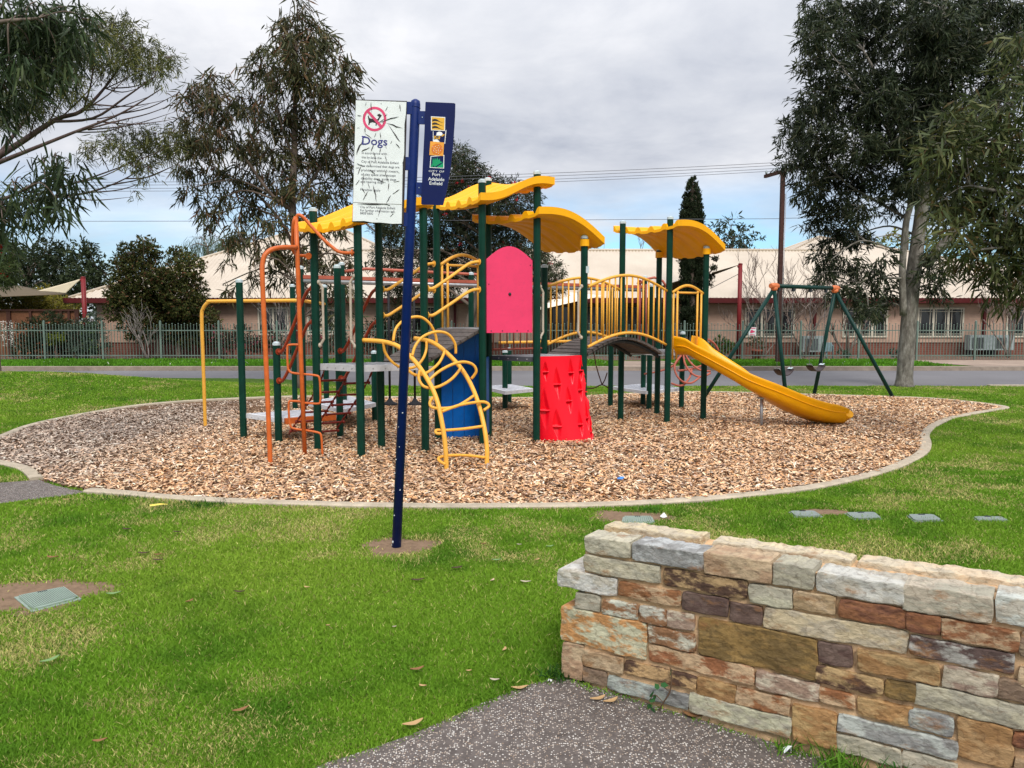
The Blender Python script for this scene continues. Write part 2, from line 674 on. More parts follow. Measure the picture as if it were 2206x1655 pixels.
def mat_timber(name, c):
    t = NT(name)
    n = t.noise(18, 6, 0.7)
    t.base(t.ramp(n, [(0.3, tuple(k * 0.65 for k in c)), (0.7, tuple(k * 1.3 for k in c))]))
    t.set(0.8, 0, 0.2)
    t.bump(n, 0.3, 0.004)
    return t.m


M['ground'] = mat_ground()
M['mulch'] = mat_mulch()
M['kerb'] = mat_concrete('edging_concrete', (0.44, 0.37, 0.275), 6)
M['streetkerb'] = mat_concrete('street_kerb_concrete', (0.30, 0.24, 0.19), 3)
M['footpath'] = mat_concrete('footpath_concrete', (0.32, 0.24, 0.185), 1.2)
M['aggregate'] = mat_aggregate()
M['asphalt'] = mat_asphalt()
M['roofsteel'] = mat_roof()
M['brick'] = mat_brick('pink_brick', (0.46, 0.31, 0.235), (0.40, 0.265, 0.205), (0.36, 0.27, 0.21))
M['brickdark'] = mat_brick('red_brick_base', (0.19, 0.07, 0.05), (0.15, 0.055, 0.04), (0.2, 0.13, 0.1))
M['stone'] = mat_stone()
M['mortar'] = mat_sandy('sandy_mortar', (0.58, 0.38, 0.215), 25)
M['dirt'] = mat_sandy('bare_dirt', (0.205, 0.135, 0.085), 18)
M['soil'] = mat_sandy('garden_soil', (0.16, 0.105, 0.075), 4)
M['plank'] = mat_timber('weathered_plank', (0.115, 0.098, 0.09))
M['polewood'] = mat_timber('stobie_pole_brown', (0.07, 0.032, 0.026))

GREEN_RZ = math.radians(24)

# ------------------------------------------------------------------ ground, lawn, pit, paths, street
pit_px = [(0, 945), (60, 922), (150, 902), (280, 883), (400, 873), (520, 866), (640, 860), (760, 859), (900, 859), (1050, 860),
          (1150, 860), (1265, 856), (1380, 850), (1500, 847), (1660, 850), (1750, 853), (1900, 857), (2000, 861), (2090, 869), (2150, 877),
          (2166, 881), (2150, 885), (2100, 893), (2045, 905), (2008, 922), (1992, 940), (1995, 958), (1990, 975), (1962, 995), (1900, 1020),
          (1800, 1045), (1700, 1062), (1500, 1082), (1300, 1093), (1100, 1096), (900, 1096), (700, 1092), (500, 1085), (350, 1076),
          (270, 1068), (190, 1062)]
pit_gap = [(80, 1036), (55, 1015), (0, 1001), (-70, 992), (-140, 985), (-180, 975), (-140, 962), (-60, 955)]
edge_path = [V(G(*p)) for p in (pit_gap + pit_px)]       # starts at the small kerb end, runs round to the front gap
edge_path = [np.array((p[0], p[1], 0.0)) for p in smooth_path(edge_path, 5)]
pit_poly = [(p[0], p[1]) for p in edge_path]

fore_path = [G(*p)[:2] for p in [(1222, 1462), (1180, 1468), (1130, 1482), (1080, 1502), (1010, 1532), (950, 1560), (880, 1590), (800, 1618), (700, 1650)]]
fore_path = fore_path + [(-1.0, 2.33), (-1.35, 1.9), (-1.6, 1.2), (-1.7, -3.0), (4.5, -3.0), (4.5, 0.30), (1.25, 2.60), (0.30, 3.27)]
left_path = [G(*p)[:2] for p in [(-420, 1050), (-100, 1045), (0, 1042), (85, 1036), (118, 1048), (190, 1063), (130, 1072), (60, 1080), (0, 1088), (-100, 1096), (-420, 1118)]]

# ground sheet with finer cells near the camera, reaching the horizon
gx = np.concatenate([np.linspace(-600, -40, 15)[:-1], np.linspace(-40, 40, 161), np.linspace(40, 600, 15)[1:]])
gy = np.concatenate([np.linspace(-60, -6, 7)[:-1], np.linspace(-6, 18.55, 60), np.linspace(18.55, 24.6, 3)[1:], np.linspace(24.6, 900, 20)[1:]])
XX, YY = np.meshgrid(gx, gy)
ZZ = gh(XX, YY) - np.where(YY > 18.6, 0.02, 0.0)
gv = np.stack([XX.ravel(), YY.ravel(), ZZ.ravel()], 1)
nx, ny = len(gx), len(gy)
ii, jj = np.meshgrid(np.arange(nx - 1), np.arange(ny - 1))
q = (jj * nx + ii).ravel()
lp = np.stack([q, q + 1, q + nx + 1, q + nx], 1)
o = np_mesh('ground', gv, lp.ravel(), np.arange(len(q)) * 4, np.full(len(q), 4), M['ground'], None, None, True)
tag(o, 'patchy green lawn with dry yellowish spots around the play area', 'lawn', kind='structure')


def sheet(name, poly, z, mat, label, cat, kind='structure'):
    b = MB()
    b.add([(p[0], p[1], z + (float(gh(p[0], p[1])) if z < 0.05 else 0)) for p in poly], [list(range(len(poly)))])
    return tag(b.build(name, mat), label, cat, kind=kind)


sheet('mulch_bed', pit_poly, 0.006, M['mulch'], 'fine brown bark mulch filling the play area', 'mulch')
sheet('path', fore_path, 0.010, M['aggregate'], 'dark exposed aggregate path with white pebbles beside the stone wall', 'path')
sheet('path', left_path, 0.010, M['aggregate'], 'dark path leading into the mulch on the left', 'path')
sheet('road', [(-60, 18.6), (60, 18.6), (60, 24.35), (-60, 24.35)], 0.004, M['asphalt'], 'grey asphalt street between park and fence', 'road')
b = MB()
b.box((0, 24.5, 0.04), (120, 0.3, 0.18))
tag(b.build('kerb', M['streetkerb']), 'brownish concrete street kerb along the far side of the road', 'kerb', kind='structure')
b = MB()
b.box((20.0, 18.5, 0.0), (17, 0.16, 0.09))
tag(b.build('kerb', M['kerb']), 'pale concrete kerb at the near road edge on the right', 'kerb', kind='structure')
# verge and school ground, raised to kerb height
b = MB()
b.box((0, 45, 0.02), (160, 40.7, 0.2))
tag(b.build('verge', M['ground']), 'raised grass verge between the kerb and the school fence', 'verge', kind='structure')
b = MB()
b.add([(p[0], p[1], 0.124) for p in [(-60, 28.4), (60, 28.4), (60, 33.5), (-60, 33.5)]], [(0, 1, 2, 3)])
tag(b.build('garden_ground', M['soil']), 'brown garden soil strip behind the green fence', 'soil', kind='structure')
b = MB()
b.add([(14.9, 24.66, 0.135), (60, 24.66, 0.135), (60, 28.3, 0.135), (14.0, 28.3, 0.135)], [(0, 1, 2, 3)])
tag(b.build('footpath', M['footpath']), 'tan paved footpath beside the fence on the right', 'footpath', kind='structure')
b = MB()
dv = [G(1345, 797, 0.1), G(1450, 797, 0.1), G(1475, 778, 0.13), G(1335, 778, 0.13)]
b.add([(p[0], p[1], 0.136) for p in dv[2:]] + [(dv[0][0], 24.66, 0.136), (dv[1][0], 24.66, 0.136)], [(0, 1, 2, 3)] if False else [(1, 0, 3, 2)])
b.add([(dv[0][0], 24.655, 0.136), (dv[1][0], 24.655, 0.136), (dv[1][0], 24.30, 0.012), (dv[0][0], 24.30, 0.012)], [(3, 2, 1, 0)])
tag(b.build('driveway', M['footpath']), 'sloping tan concrete crossover beyond the bridge', 'driveway', kind='structure')

# concrete edging round the pit
b = MB()
n = len(edge_path)
ev, ef = [], []
for i, p in enumerate(edge_path):
    t = nrm(edge_path[min(n - 1, i + 1)] - edge_path[max(0, i - 1)])
    nn = V((-t[1], t[0], 0))
    w = 0.062
    h0 = float(gh(p[0], p[1]))
    top = h0 + 0.040
    for off, z in ((-w, h0 - 0.05), (-w, top - 0.012), (-w + 0.018, top), (w - 0.018, top), (w, top - 0.012), (w, h0 - 0.05)):
        ev.append((p[0] + nn[0] * off, p[1] + nn[1] * off, z))
for i in range(n - 1):
    for k in range(5):
        a = i * 6 + k
        ef.append((a, a + 1, a + 7, a + 6))
ef.append((0, 1, 2, 3, 4, 5))
ef.append(tuple(reversed([(n - 1) * 6 + k for k in range(6)])))
b.add(ev, ef)
tag(b.build('edging', M['kerb']), 'pale curved concrete edging around the mulch pit', 'edging', kind='structure')


def blob(cx, cy, rx, ry, seed, n=28):
    r = random.Random(seed)
    ph = [r.uniform(0, 6.28) for _ in range(4)]
    out = []
    for i in range(n):
        a = 2 * PI * i / n
        k = 1 + 0.14 * math.sin(3 * a + ph[0]) + 0.10 * math.sin(5 * a + ph[1]) + 0.06 * math.sin(9 * a + ph[2])
        out.append((cx + math.cos(a) * rx * k, cy + math.sin(a) * ry * k))
    return out


dirts = [blob(-0.80, 5.33, 0.29, 0.22, 1), blob(*G(75, 1284)[:2], 0.42, 0.30, 2), blob(*G(1355, 1115)[:2], 0.36, 0.20, 3), blob(*G(1770, 1106)[:2], 0.28, 0.12, 5)]
for p, lb in zip(dirts, ['bare dirt patch around the blue sign pole', 'dry dirt around the valve cover in the left lawn',
                         'bare dirt by the ribbed valve cover near the wall', 'bare dirt between the grey valve covers']):
    sheet('dirt_patch', p, 0.005, M['dirt'], lb, 'dirt')

cover_px = [[(68, 1316), (176, 1288), (140, 1263), (30, 1284)], [(1338, 1128), (1413, 1128), (1405, 1112), (1342, 1112)], [(1712, 1113), (1774, 1112), (1755, 1100), (1698, 1101)],
            [(1838, 1118), (1902, 1117), (1886, 1103), (1818, 1104)], [(1968, 1122), (2033, 1121), (2012, 1108), (1953, 1108)], [(2104, 1121), (2176, 1121), (2158, 1113), (2094, 1113)]]
cover_poly = [[G(*q_)[:2] for q_ in c_] for c_ in cover_px]
# ------------------------------------------------------------------ scattered ground cover (stuff)
WALL_A, WALL_B = V(G(1222, 1465)), V(G(1800, 1645))
WDIR = nrm(WALL_B - WALL_A)
WOUT = V((WDIR[1], -WDIR[0], 0))           # towards the camera


def in_wall(x, y):
    s = (x - WALL_A[0]) * WDIR[0] + (y - WALL_A[1]) * WDIR[1]
    d = -((x - WALL_A[0]) * WOUT[0] + (y - WALL_A[1]) * WOUT[1])
    return (s > -0.02) & (d > -0.01) & (d < 0.27)


def scatter_grass():
    N = 1700000
    d = 2.1 * (19.2 / 2.1) ** (rg.random(N) ** 0.85)
    ang = (rg.random(N) * 2 - 1) * 0.64
    x = d * np.tan(ang)
    y = d
    jx, jy = rg.normal(0, 0.022, N), rg.normal(0, 0.022, N)
    k = ~inpoly(x + jx * 0.5, y + jy * 0.5, pit_poly) & ~inpoly(x + jx, y + jy, fore_path) & ~inpoly(x, y, left_path) & ~in_wall(x, y) & (y < 18.5)
    for p in dirts:
        m = np.mean(np.array(p), axis=0)
        for sc_, pr_ in ((0.72, 0.96), (0.9, 0.75), (1.1, 0.45)):
            k &= ~(inpoly(x, y, [tuple(m + (np.array(q_) - m) * sc_) for q_ in p]) & (rg.random(N) < pr_))
    for p in cover_poly:
        k &= ~(inpoly(x, y, p) & (rg.random(N) < 0.97))
    # thin dry patches
    dry = vnoise(x, y, 0.75, 3) * 0.55 + vnoise(x, y, 0.22, 4) * 0.45
    k &= rg.random(N) > np.clip((dry - 0.62) * 2.2, 0, 0.5)
    # gap along the edging
    x, y, d, dry = x[k], y[k], d[k], dry[k]
    n = len(x)
    base = np.stack([x, y, gh(x, y)], 1)
    tuft = vnoise(x, y, 0.35, 9)
    ln = (0.019 + 0.017 * rg.random(n)) * (0.7 + 0.6 * tuft) * (1 + 0.03 * d)
    tip = np.stack([rg.normal(0, 0.55, n), rg.normal(0, 0.55, n), np.ones(n) * 0.95], 1)
    bend = np.stack([rg.normal(0, 0.22, n), rg.normal(0, 0.22, n), -0.18 * rg.random(n)], 1)
    wid = 0.0024 + 0.00068 * d
    c = np.empty((n, 3))
    g = rg.random(n)
    patch = vnoise(x, y, 1.6, 21)
    gr = np.array([0.118, 0.238, 0.016])
    gl = np.array([0.215, 0.310, 0.034])
    gd = np.array([0.046, 0.135, 0.010])
    st = np.array([0.42, 0.38, 0.14])
    w = np.clip(0.25 + 0.8 * (patch - 0.4) + 0.35 * (g - 0.5), 0, 1)[:, None]
    c = gr * (1 - w) + gl * w
    dk = np.clip((vnoise(x, y, 0.5, 31) * 0.6 + vnoise(x, y, 0.16, 33) * 0.4 - 0.48) * 2.6, 0, 1)[:, None]
    c = c * (1 - dk * 0.7) + gd * dk * 0.7
    s = (rg.random(n) < np.clip((dry - 0.48) * 2.1, 0.04, 0.68))[:, None]
    c = np.where(s, st * (0.6 + 0.6 * rg.random(n))[:, None], c)
    c *= (0.98 + 0.58 * rg.random(n))[:, None]
    o = blades('lawn_grass', base, tip, ln, wid, bend, c, M['grassblade'])
    tag(o, 'short green lawn grass with straw coloured dry blades', 'grass', kind='stuff')


scatter_grass()


def scatter_verge():
    n = 75000
    x = (rg.random(n) * 2 - 1) * 22
    y = 24.7 + rg.random(n) * 3.7
    k = ((x < 14.2) & ~((x > dv[0][0] - 0.1) & (x < dv[1][0] + 0.6)))
    x, y = x[k], y[k]
    n = len(x)
    base = np.stack([x, y, np.full(n, 0.118)], 1)
    tall = vnoise(x, y, 1.1, 40)
    ln = (0.06 + 0.14 * tall * rg.random(n))
    tip = np.stack([rg.normal(0, 0.4, n), rg.normal(0, 0.4, n), np.ones(n)], 1)
    bend = np.stack([rg.normal(0, 0.2, n), rg.normal(0, 0.2, n), -0.1 * np.ones(n)], 1)
    c = np.array([0.085, 0.215, 0.014]) * (0.6 + 0.9 * rg.random(n))[:, None]
    c = c * (0.7 + 0.6 * vnoise(x, y, 0.8, 41))[:, None]
    fl = rg.random(n) < 0.004
    c[fl] = (0.8, 0.8, 0.7)
    o = blades('verge_grass', base, tip, ln, np.full(n, 0.022), bend, c, M['grassblade'])
    tag(o, 'bright long green grass on the verge across the road', 'grass', kind='stuff')


scatter_verge()


def scatter_chips():
    N = 300000
    x = -10 + rg.random(N) * 20
    y = 6.2 + rg.random(N) ** 1.25 * 10.6
    k = inpoly(x, y, pit_poly)
    # leave the edging strip free
    ep = np.array(edge_path)[:, :2]
    x, y = x[k], y[k]
    ok = np.ones(len(x), bool)
    for q_ in ep:
        ok &= (x - q_[0]) ** 2 + (y - q_[1]) ** 2 > 0.070 ** 2
    x, y = x[ok], y[ok]
    n = len(x)
    a = rg.random(n) * 2 * PI
    til = rg.normal(0, 0.26, n)
    rol = rg.normal(0, 0.35, n)
    d = np.stack([np.cos(a) * np.cos(til), np.sin(a) * np.cos(til), np.sin(til)], 1)
    s0 = np.stack([-np.sin(a), np.cos(a), np.zeros(n)], 1)
    s = s0 * np.cos(rol)[:, None] + np.cross(d, s0) * np.sin(rol)[:, None]
    L = (0.014 + 0.026 * rg.random(n) ** 1.6)[:, None]
    W = (0.0045 + 0.007 * rg.random(n))[:, None]
    z = 0.012 + 0.022 * rg.random(n) * 1.0 + 0.025 * vnoise(x, y, 0.5, 61)
    c0 = np.stack([x, y, z], 1)
    v = np.empty((n, 4, 3))
    v[:, 0] = c0 - d * L - s * W * 0.8
    v[:, 1] = c0 + d * L - s * W
    v[:, 2] = c0 + d * L + s * W * 0.7
    v[:, 3] = c0 - d * L + s * W
    v[:, :, 2] = np.maximum(v[:, :, 2], 0.007)
    pal = np.array([(0.52, 0.33, 0.19), (0.62, 0.44, 0.28), (0.40, 0.235, 0.13), (0.26, 0.15, 0.09), (0.55, 0.29, 0.13), (0.14, 0.085, 0.06), (0.66, 0.53, 0.40), (0.36, 0.27, 0.21)])
    c = pal[rg.choice(len(pal), n, p=[.26, .16, .20, .13, .10, .05, .05, .05])]
    c = np.minimum(c * (0.95 + 0.45 * rg.random(n))[:, None] * 1.12, 0.85)
    grey = np.clip((-x - 3.5) / 3.0, 0, 0.6)[:, None]        # older, greyer chips towards the left end
    lum = c.mean(1, keepdims=True)
    c = c * (1 - grey) + lum * np.array([0.98, 0.9, 0.82]) * grey * 0.9
    c = np.repeat(c, 4, axis=0)
    lo = np.arange(n * 4)
    o = np_mesh('wood_chips', v.reshape(-1, 3), lo, np.arange(n) * 4, np.full(n, 4), M['dryleaf'], c)
    tag(o, 'loose tan and brown wood chips covering the play pit', 'wood chips', kind='stuff')


scatter_chips()
# ------------------------------------------------------------------ play structure
PS = empty('play_structure', (0.3, 10.8, 0), 'large multicoloured climbing frame with green posts and yellow wavy roofs on the bark mulch', 'playground')

PA, PB, PC, PD = V((-3.64, 10.34, 0)), V((-3.01, 9.83, 0)), V((-2.35, 9.23, 0)), V((-1.75, 8.83, 0))
PE, PF, PG, PH = V((-1.64, 9.57, 0)), V((-1.05, 9.23, 0)), V((-0.98, 10.13, 0)), V((-0.37, 9.68, 0))
PI_, PJ, PK, PV = V((-0.32, 10.46, 0)), V((0.32, 9.94, 0)), V((0.965, 10.36, 0)), V((0.46, 11.0, 0))
PL, PM, PN, PO = V((1.73, 12.17, 0)), V((2.38, 11.73, 0)), V((3.03, 12.11, 0)), V((2.42, 12.76, 0))
PP, PQ, PR, PS_ = V((1.81, 14.07, 0)), V(G(1385, 877)), V(G(1398, 886)), V((3.05, 13.77, 0))
PT, PX = V((-2.33, 10.34, 0)), V((-2.96, 10.85, 0))
PT2, PT3, PT4, PT5 = V(G(636, 884)), V(G(704, 890)), V(G(808, 910)), V(G(742, 906))
PU1, PU2 = V(G(1088, 885)), V(G(1097, 871))
PW = V(G(1016, 890))


def up(p, z):
    return V((p[0], p[1], z))


def post(p, z, w=0.088, cap=True):
    b = MB()
    h = w / 2
    c = 0.3 * w
    prof = [(-h, -h + c), (-h + c, -h), (h - c, -h), (h, -h + c), (h, h - c), (h - c, h), (-h + c, h), (-h, h - c)]
    ca, sa = math.cos(GREEN_RZ), math.sin(GREEN_RZ)
    pr = [(p[0] + a * ca - d * sa, p[1] + a * sa + d * ca) for a, d in prof]
    b.prism(pr, -0.1, z)
    o = b.build('post', M['green'], PS)
    if cap:
        b = MB()
        b.prism([(p[0] + 1.06 * (a - p[0]), p[1] + 1.06 * (d - p[1])) for a, d in pr], z - 0.02, z + 0.012)
        b.ball((p[0], p[1], z + 0.012), h * 0.98, 10, sq=(1, 1, 0.42))
        b.build('cap', M['cap'], o)
    return o


for p, z in ((PA, 2.12), (PB, 1.30), (PC, 2.90), (PD, 2.92), (PE, 3.02), (PF, 2.97), (PG, 3.28), (PH, 3.31), (PI_, 3.47), (PJ, 3.46),
             (PK, 2.70), (PV, 2.36), (PL, 3.12), (PM, 3.13), (PN, 2.73), (PO, 2.76), (PP, 2.20), (PQ, 2.38), (PR, 2.2), (PS_, 1.37),
             (PT, 2.31), (PX, 2.33), (PT2, at(630, 616, PT2[1])[2]), (PT3, at(697, 617, PT3[1])[2]), (PT4, 1.1), (PT5, at(734, 569, PT5[1])[2]),
             (PU1, 1.05), (PU2, 1.05), (PW, at(1012, 590, PW[1])[2])):
    post(p, z)


def deck(poly, z, th, mtop, mside, holes=True, grow=0.0, name='deck'):
    c = sum(poly) / len(poly)
    P = [up(c + (p - c) * (1 + grow), 0) for p in poly]
    b = MB()
    b.prism([(p[0], p[1]) for p in P], z - th, z, 0)
    # raised anti-slip ribs across the deck
    e1 = nrm(P[1] - P[0])
    nn = V((-e1[1], e1[0], 0))
    dist = max(np.dot(p - P[0], nn) for p in P)
    k = 0.09
    while k < dist - 0.04:
        hit = []
        for i in range(len(P)):
            a, d = P[i], P[(i + 1) % len(P)]
            da, dd = np.dot(a - P[0], nn) - k, np.dot(d - P[0], nn) - k
            if da * dd < 0:
                hit.append(a + (d - a) * (da / (da - dd)))
        if len(hit) == 2:
            m = (hit[0] + hit[1]) / 2
            ln = np.linalg.norm(hit[1] - hit[0]) * 0.86
            b.box(up(m, z + 0.003), (ln, 0.035, 0.006), axes=(hit[1] - hit[0], nn, (0, 0, 1)), m=1)
        k += 0.095
    # bolts on the rim
    for i in range(len(P)):
        a, d = P[i], P[(i + 1) % len(P)]
        t = nrm(d - a)
        out = V((t[1], -t[0], 0))
        for f in (0.2, 0.4, 0.6, 0.8):
            b.ball(up(a + (d - a) * f + out * 0.002, z - th * 0.5), 0.009, 6, m=1)
    return b.build(name, [mtop, mside], PS)


deck([PC, PD, PF, PE], 1.08, 0.075, M['deck'], M['steel'], grow=-0.06)
deck([PG, PH, PI_], 1.50, 0.07, M['deck'], M['steel'], grow=-0.06)
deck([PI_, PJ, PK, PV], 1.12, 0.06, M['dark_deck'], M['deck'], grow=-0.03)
deck([PL, PM, PN, PO], 1.12, 0.06, M['deck'], M['steel'], grow=-0.04)
deck([PA, PB, PT, PX], 0.34, 0.06, M['white_deck'], M['deck'], grow=-0.05)
deck([V(G(662, 866, .33)), V(G(738, 882, .33)), V(G(810, 868, .33)), V(G(745, 851, .33))], 0.33, 0.06, M['white_deck'], M['deck'])
deck([V(G(1040, 832, .40)), V(G(1088, 843, .40)), V(G(1150, 837, .40)), V(G(1100, 828, .40))], 0.40, 0.06, M['white_deck'], M['deck'])
deck([V(G(1318, 833, .36)), V(G(1392, 843, .36)), V(G(1468, 836, .36)), V(G(1392, 826, .36))], 0.36, 0.055, M['white_deck'], M['deck'])


# wavy roofs: rib profile along the u direction, arch along v
def roof(c00, c10, c01, c11, arch, sag, ribs=6, amp=0.066, th=0.042):
    """c00->c10 is the scalloped edge, v runs from c00 to c01"""
    nu, nv = ribs * 12 + 1, 22
    c00, c10, c01, c11 = map(V, (c00, c10, c01, c11))
    top, bot = [], []
    for j in range(nv):
        v = j / (nv - 1)
        for i in range(nu):
            u = i / (nu - 1)
            p = (c00 * (1 - u) + c10 * u) * (1 - v) + (c01 * (1 - u) + c11 * u) * v
            ph = (u * (ribs - 1) + 0.25) % 1.0
            hump = max(0.0, math.sin(PI * min(1.0, ph / 0.46))) ** 0.55 if ph < 0.46 else 0.0
            z = p[2] + arch * math.sin(PI * v) + sag * math.sin(2 * PI * v) - 0.06 * math.sin(PI * u)
            top.append((p[0], p[1], z + amp * hump))
            hb = hump * 0.5
            bot.append((p[0], p[1], z - th + amp * hb * 0.5))
    b = MB()
    q = []
    for j in range(nv - 1):
        for i in range(nu - 1):
            a = j * nu + i
            q.append((a, a + 1, a + nu + 1, a + nu))
    b.add(top, q, 0, True)
    b.add(bot, [f[::-1] for f in q], 0, True)
    ring = [i for i in range(nu)] + [j * nu + nu - 1 for j in range(1, nv)] + [(nv - 1) * nu + i for i in range(nu - 2, -1, -1)] + [j * nu for j in range(nv - 2, 0, -1)]
    n0 = nu * nv
    vs = [top[k] for k in ring] + [bot[k] for k in ring]
    m = len(ring)
    b.add(vs, [((k + 1) % m, k, m + k, m + (k + 1) % m) for k in range(m)], 0, False)
    return b.build('roof', M['yroof'], PS)


roof((-2.52, 9.14, 2.68), (-1.74, 8.66, 2.72), (-1.66, 9.80, 3.02), (-0.92, 9.20, 2.97), 0.02, -0.03)
roof((-1.10, 10.20, 3.10), (-0.38, 9.50, 3.08), (-0.18, 10.72, 3.40), (0.54, 9.88, 3.33), 0.02, -0.045)
roof((-0.53, 10.40, 2.94), (0.34, 9.76, 2.95), (0.42, 11.12, 2.62), (1.24, 10.40, 2.64), 0.13, 0.0)
roof((1.60, 12.30, 3.02), (2.46, 11.58, 3.02), (2.46, 12.92, 2.68), (3.30, 12.03, 2.70), 0.13, 0.0)
for p, z in ((PK, 2.62), (PN, 2.66), (PO, 2.66)):
    b = MB()
    b.prism([(p[0] + 0.065 * math.cos(a), p[1] + 0.065 * math.sin(a)) for a in np.linspace(0, 2 * PI, 12, endpoint=False)], z - 0.04, z + 0.05)
    b.build('roof_socket', M['yroof'], PS)

# ramp of planks from the lower to the upper deck
RA0, RA1, RB0, RB1 = up(PE, 1.10), up(PF, 1.10), up(PG, 1.50), up(PH, 1.50)
nP = 8
along = ((RB0 + RB1) - (RA0 + RA1)) / 2
acr = nrm(RA1 - RA0)
nz = nrm(np.cross(acr, along))
ramp = MB()
for k in range(nP):
    f = (k + 0.5) / nP
    c = (RA0 + RA1) / 2 + along * f
    ramp.box(c - nz * 0.02, (0.66, np.linalg.norm(along) / nP * 0.9, 0.035), axes=(acr, along, nz))
for s in (-0.24, 0.24):
    ramp.box((RA0 + RA1) / 2 + along * 0.5 + acr * s - nz * 0.055, (0.05, np.linalg.norm(along), 0.045), axes=(acr, along, nz))
ramp.build('ramp', M['plank'], PS)

# blue boards under the upper deck
bl = MB()
e = PI_ - PG
L = np.linalg.norm(e)
t = e / L
nn = V((t[1], -t[0], 0))
for k in range(4):
    w = (L - 0.08) / 4
    c = PG + t * (0.04 + w * (k + 0.5))
    bl.box(up(c, 0.71), (w - 0.008, 0.03, 1.42), axes=(t, nn, (0, 0, 1)))
bl.build('blue_panel', M['blue'], PS)
bl = MB()
e = PI_ - PH
for k in range(3):
    w = (np.linalg.norm(e) - 0.1) / 3
    c = PH + nrm(e) * (0.05 + w * (k + 0.5))
    bl.box(up(c, 0.60), (w - 0.008, 0.03, 1.02), axes=(nrm(e), np.cross(nrm(e), (0, 0, 1)), (0, 0, 1)))
bl.build('blue_panel', M['blue'], PS)


def handrail(a, za, d, zd, mat, name='handrail', r=0.02, drop=0.0):
    a, d = V(a), V(d)
    e = nrm(up(d, 0) - up(a, 0))
    p0, p1 = up(a, za) + e * 0.05, up(d, zd) - e * 0.05
    m0, m1 = p0 + e * 0.13, p1 - e * 0.10
    m0 = m0 + V((0, 0, 0.03))
    pts = smooth_path([p0, p0 + e * 0.07, m0 + (m1 - m0) * 0.12, m0 + (m1 - m0) * 0.5, m0 + (m1 - m0) * 0.9, p1 - e * 0.04, p1], 5)
    b = MB()
    b.tube(pts, r, 8)
    for p, s in ((p0, -1), (p1, 1)):
        b.tube([p - e * s * 0.002, p + e * s * 0.006], 0.042, 10)
    return b.build(name, mat, PS)


handrail(PF, 1.98, PH, 2.32, M['ytube'])
handrail(PF, 1.66, PH, 1.98, M['ytube'])
handrail(PE, 1.98, PG, 2.33, M['ytube'])
handrail(PE, 1.66, PG, 1.99, M['ytube'])
handrail(PB, 1.20, PC, 1.98, M['rail'])
handrail(PB, 0.83, PC, 1.58, M['rail'])
handrail(PT, 1.19, PE, 1.98, M['rail'])
handrail(PT, 0.82, PE, 1.58, M['rail'])

# chain ladder with rungs between the low deck and the first deck
for side in range(3):
    cl = MB()
    f = (0.12, 0.5, 0.88)[side]
    t0 = PC * (1 - f) + PE * f
    t1 = PB * (1 - f) + PT * f
    P = [up(t0 * (1 - s) + t1 * s, 1.02 - 0.95 * s ** 0.75 + 0.16 * (s - s * s)) for s in np.linspace(0, 0.92, 26)]
    for i in range(len(P) - 1):
        ax = (0, 0, 1) if i % 2 else (1, 0, 0)
        cl.box((P[i] + P[i + 1]) / 2, (np.linalg.norm(P[i + 1] - P[i]) * 1.15, 0.024 if i % 2 else 0.010, 0.010 if i % 2 else 0.024),
               axes=(P[i + 1] - P[i], np.cross(P[i + 1] - P[i], (0.3, 0.2, 1)), np.cross(P[i + 1] - P[i], np.cross(P[i + 1] - P[i], (0.3, 0.2, 1)))))
    cl.build('chain', M['dred'], PS)
for k in range(6):
    s = 0.10 + k * 0.155
    b = MB()
    z = 1.02 - 0.95 * s ** 0.75 + 0.16 * (s - s * s)
    for (f0, f1, dz) in ((0.12, 0.5, 0.0), (0.5, 0.88, -0.045)):
        q0 = (PC * (1 - f0) + PE * f0) * (1 - s) + (PB * (1 - f0) + PT * f0) * s
        q1 = (PC * (1 - f1) + PE * f1) * (1 - s) + (PB * (1 - f1) + PT * f1) * s
        b.tube([up(q0, z + dz), up(q1, z + dz)], 0.014, 7)
        for qq in (q0, q1):
            b.ball(up(qq, z + dz), 0.024, 6)
    b.build('rung', M['dred'], PS)
b = MB()
e = PT - PB
b.box(up((PB + PT) / 2 + nrm(V((e[1], -e[0], 0))) * 0.03, 0.30), (np.linalg.norm(e) * 0.82, 0.05, 0.075), axes=(e, np.cross(e, (0, 0, 1)), (0, 0, 1)))
b.build('edge_bar', M['orange'], PS)

# orange loop ladder and fireman style arch
b = MB()
o1 = V(G(583, 1004))
o2 = V(G(657, 985))
arch_pts = [o1 - V((0, 0, 0.1)), at(574, 800, o1[1]), at(566, 620, o1[1]), at(566, 565, o1[1] + 0.02), at(577, 543, o1[1] + 0.06), at(600, 534, o1[1] + 0.15), at(638, 533, o2[1] - 0.02)]
b.tube(smooth_path(arch_pts, 6), 0.026, 10)
b.build('arch_pole', M['orange'], PS)
b = MB()
top2 = at(637, 468, o2[1])
b.tube([o2 - V((0, 0, 0.0)), at(648, 760, o2[1]), at(641, 560, o2[1]), top2], 0.026, 10)
b.build('ladder_pole', M['orange'], PS)
b = MB()
b.tube(smooth_path([top2 - V((0, 0, .05)), at(641, 464, o2[1]), at(652, 467, o2[1] + 0.0), at(670, 487, o2[1] + .0), at(695, 514, 8.83), at(716, 533, 8.83), at(735, 544, 8.83), up(PD, at(760, 545, 8.83)[2])], 5), 0.019, 8)
b.tube([at(757, 545, 8.83), at(761, 545, 8.83)], 0.042, 10)
b.build('brace', M['orange'], PS)
b = MB()
b.tube(smooth_path([at(636, 468, o2[1]), at(632, 482, 8.9), at(630, 520, 9.0), at(631, 540, 9.08), at(640, 550, 9.15), at(652, 551, 9.2), at(664, 552, 9.23)], 5), 0.019, 8)
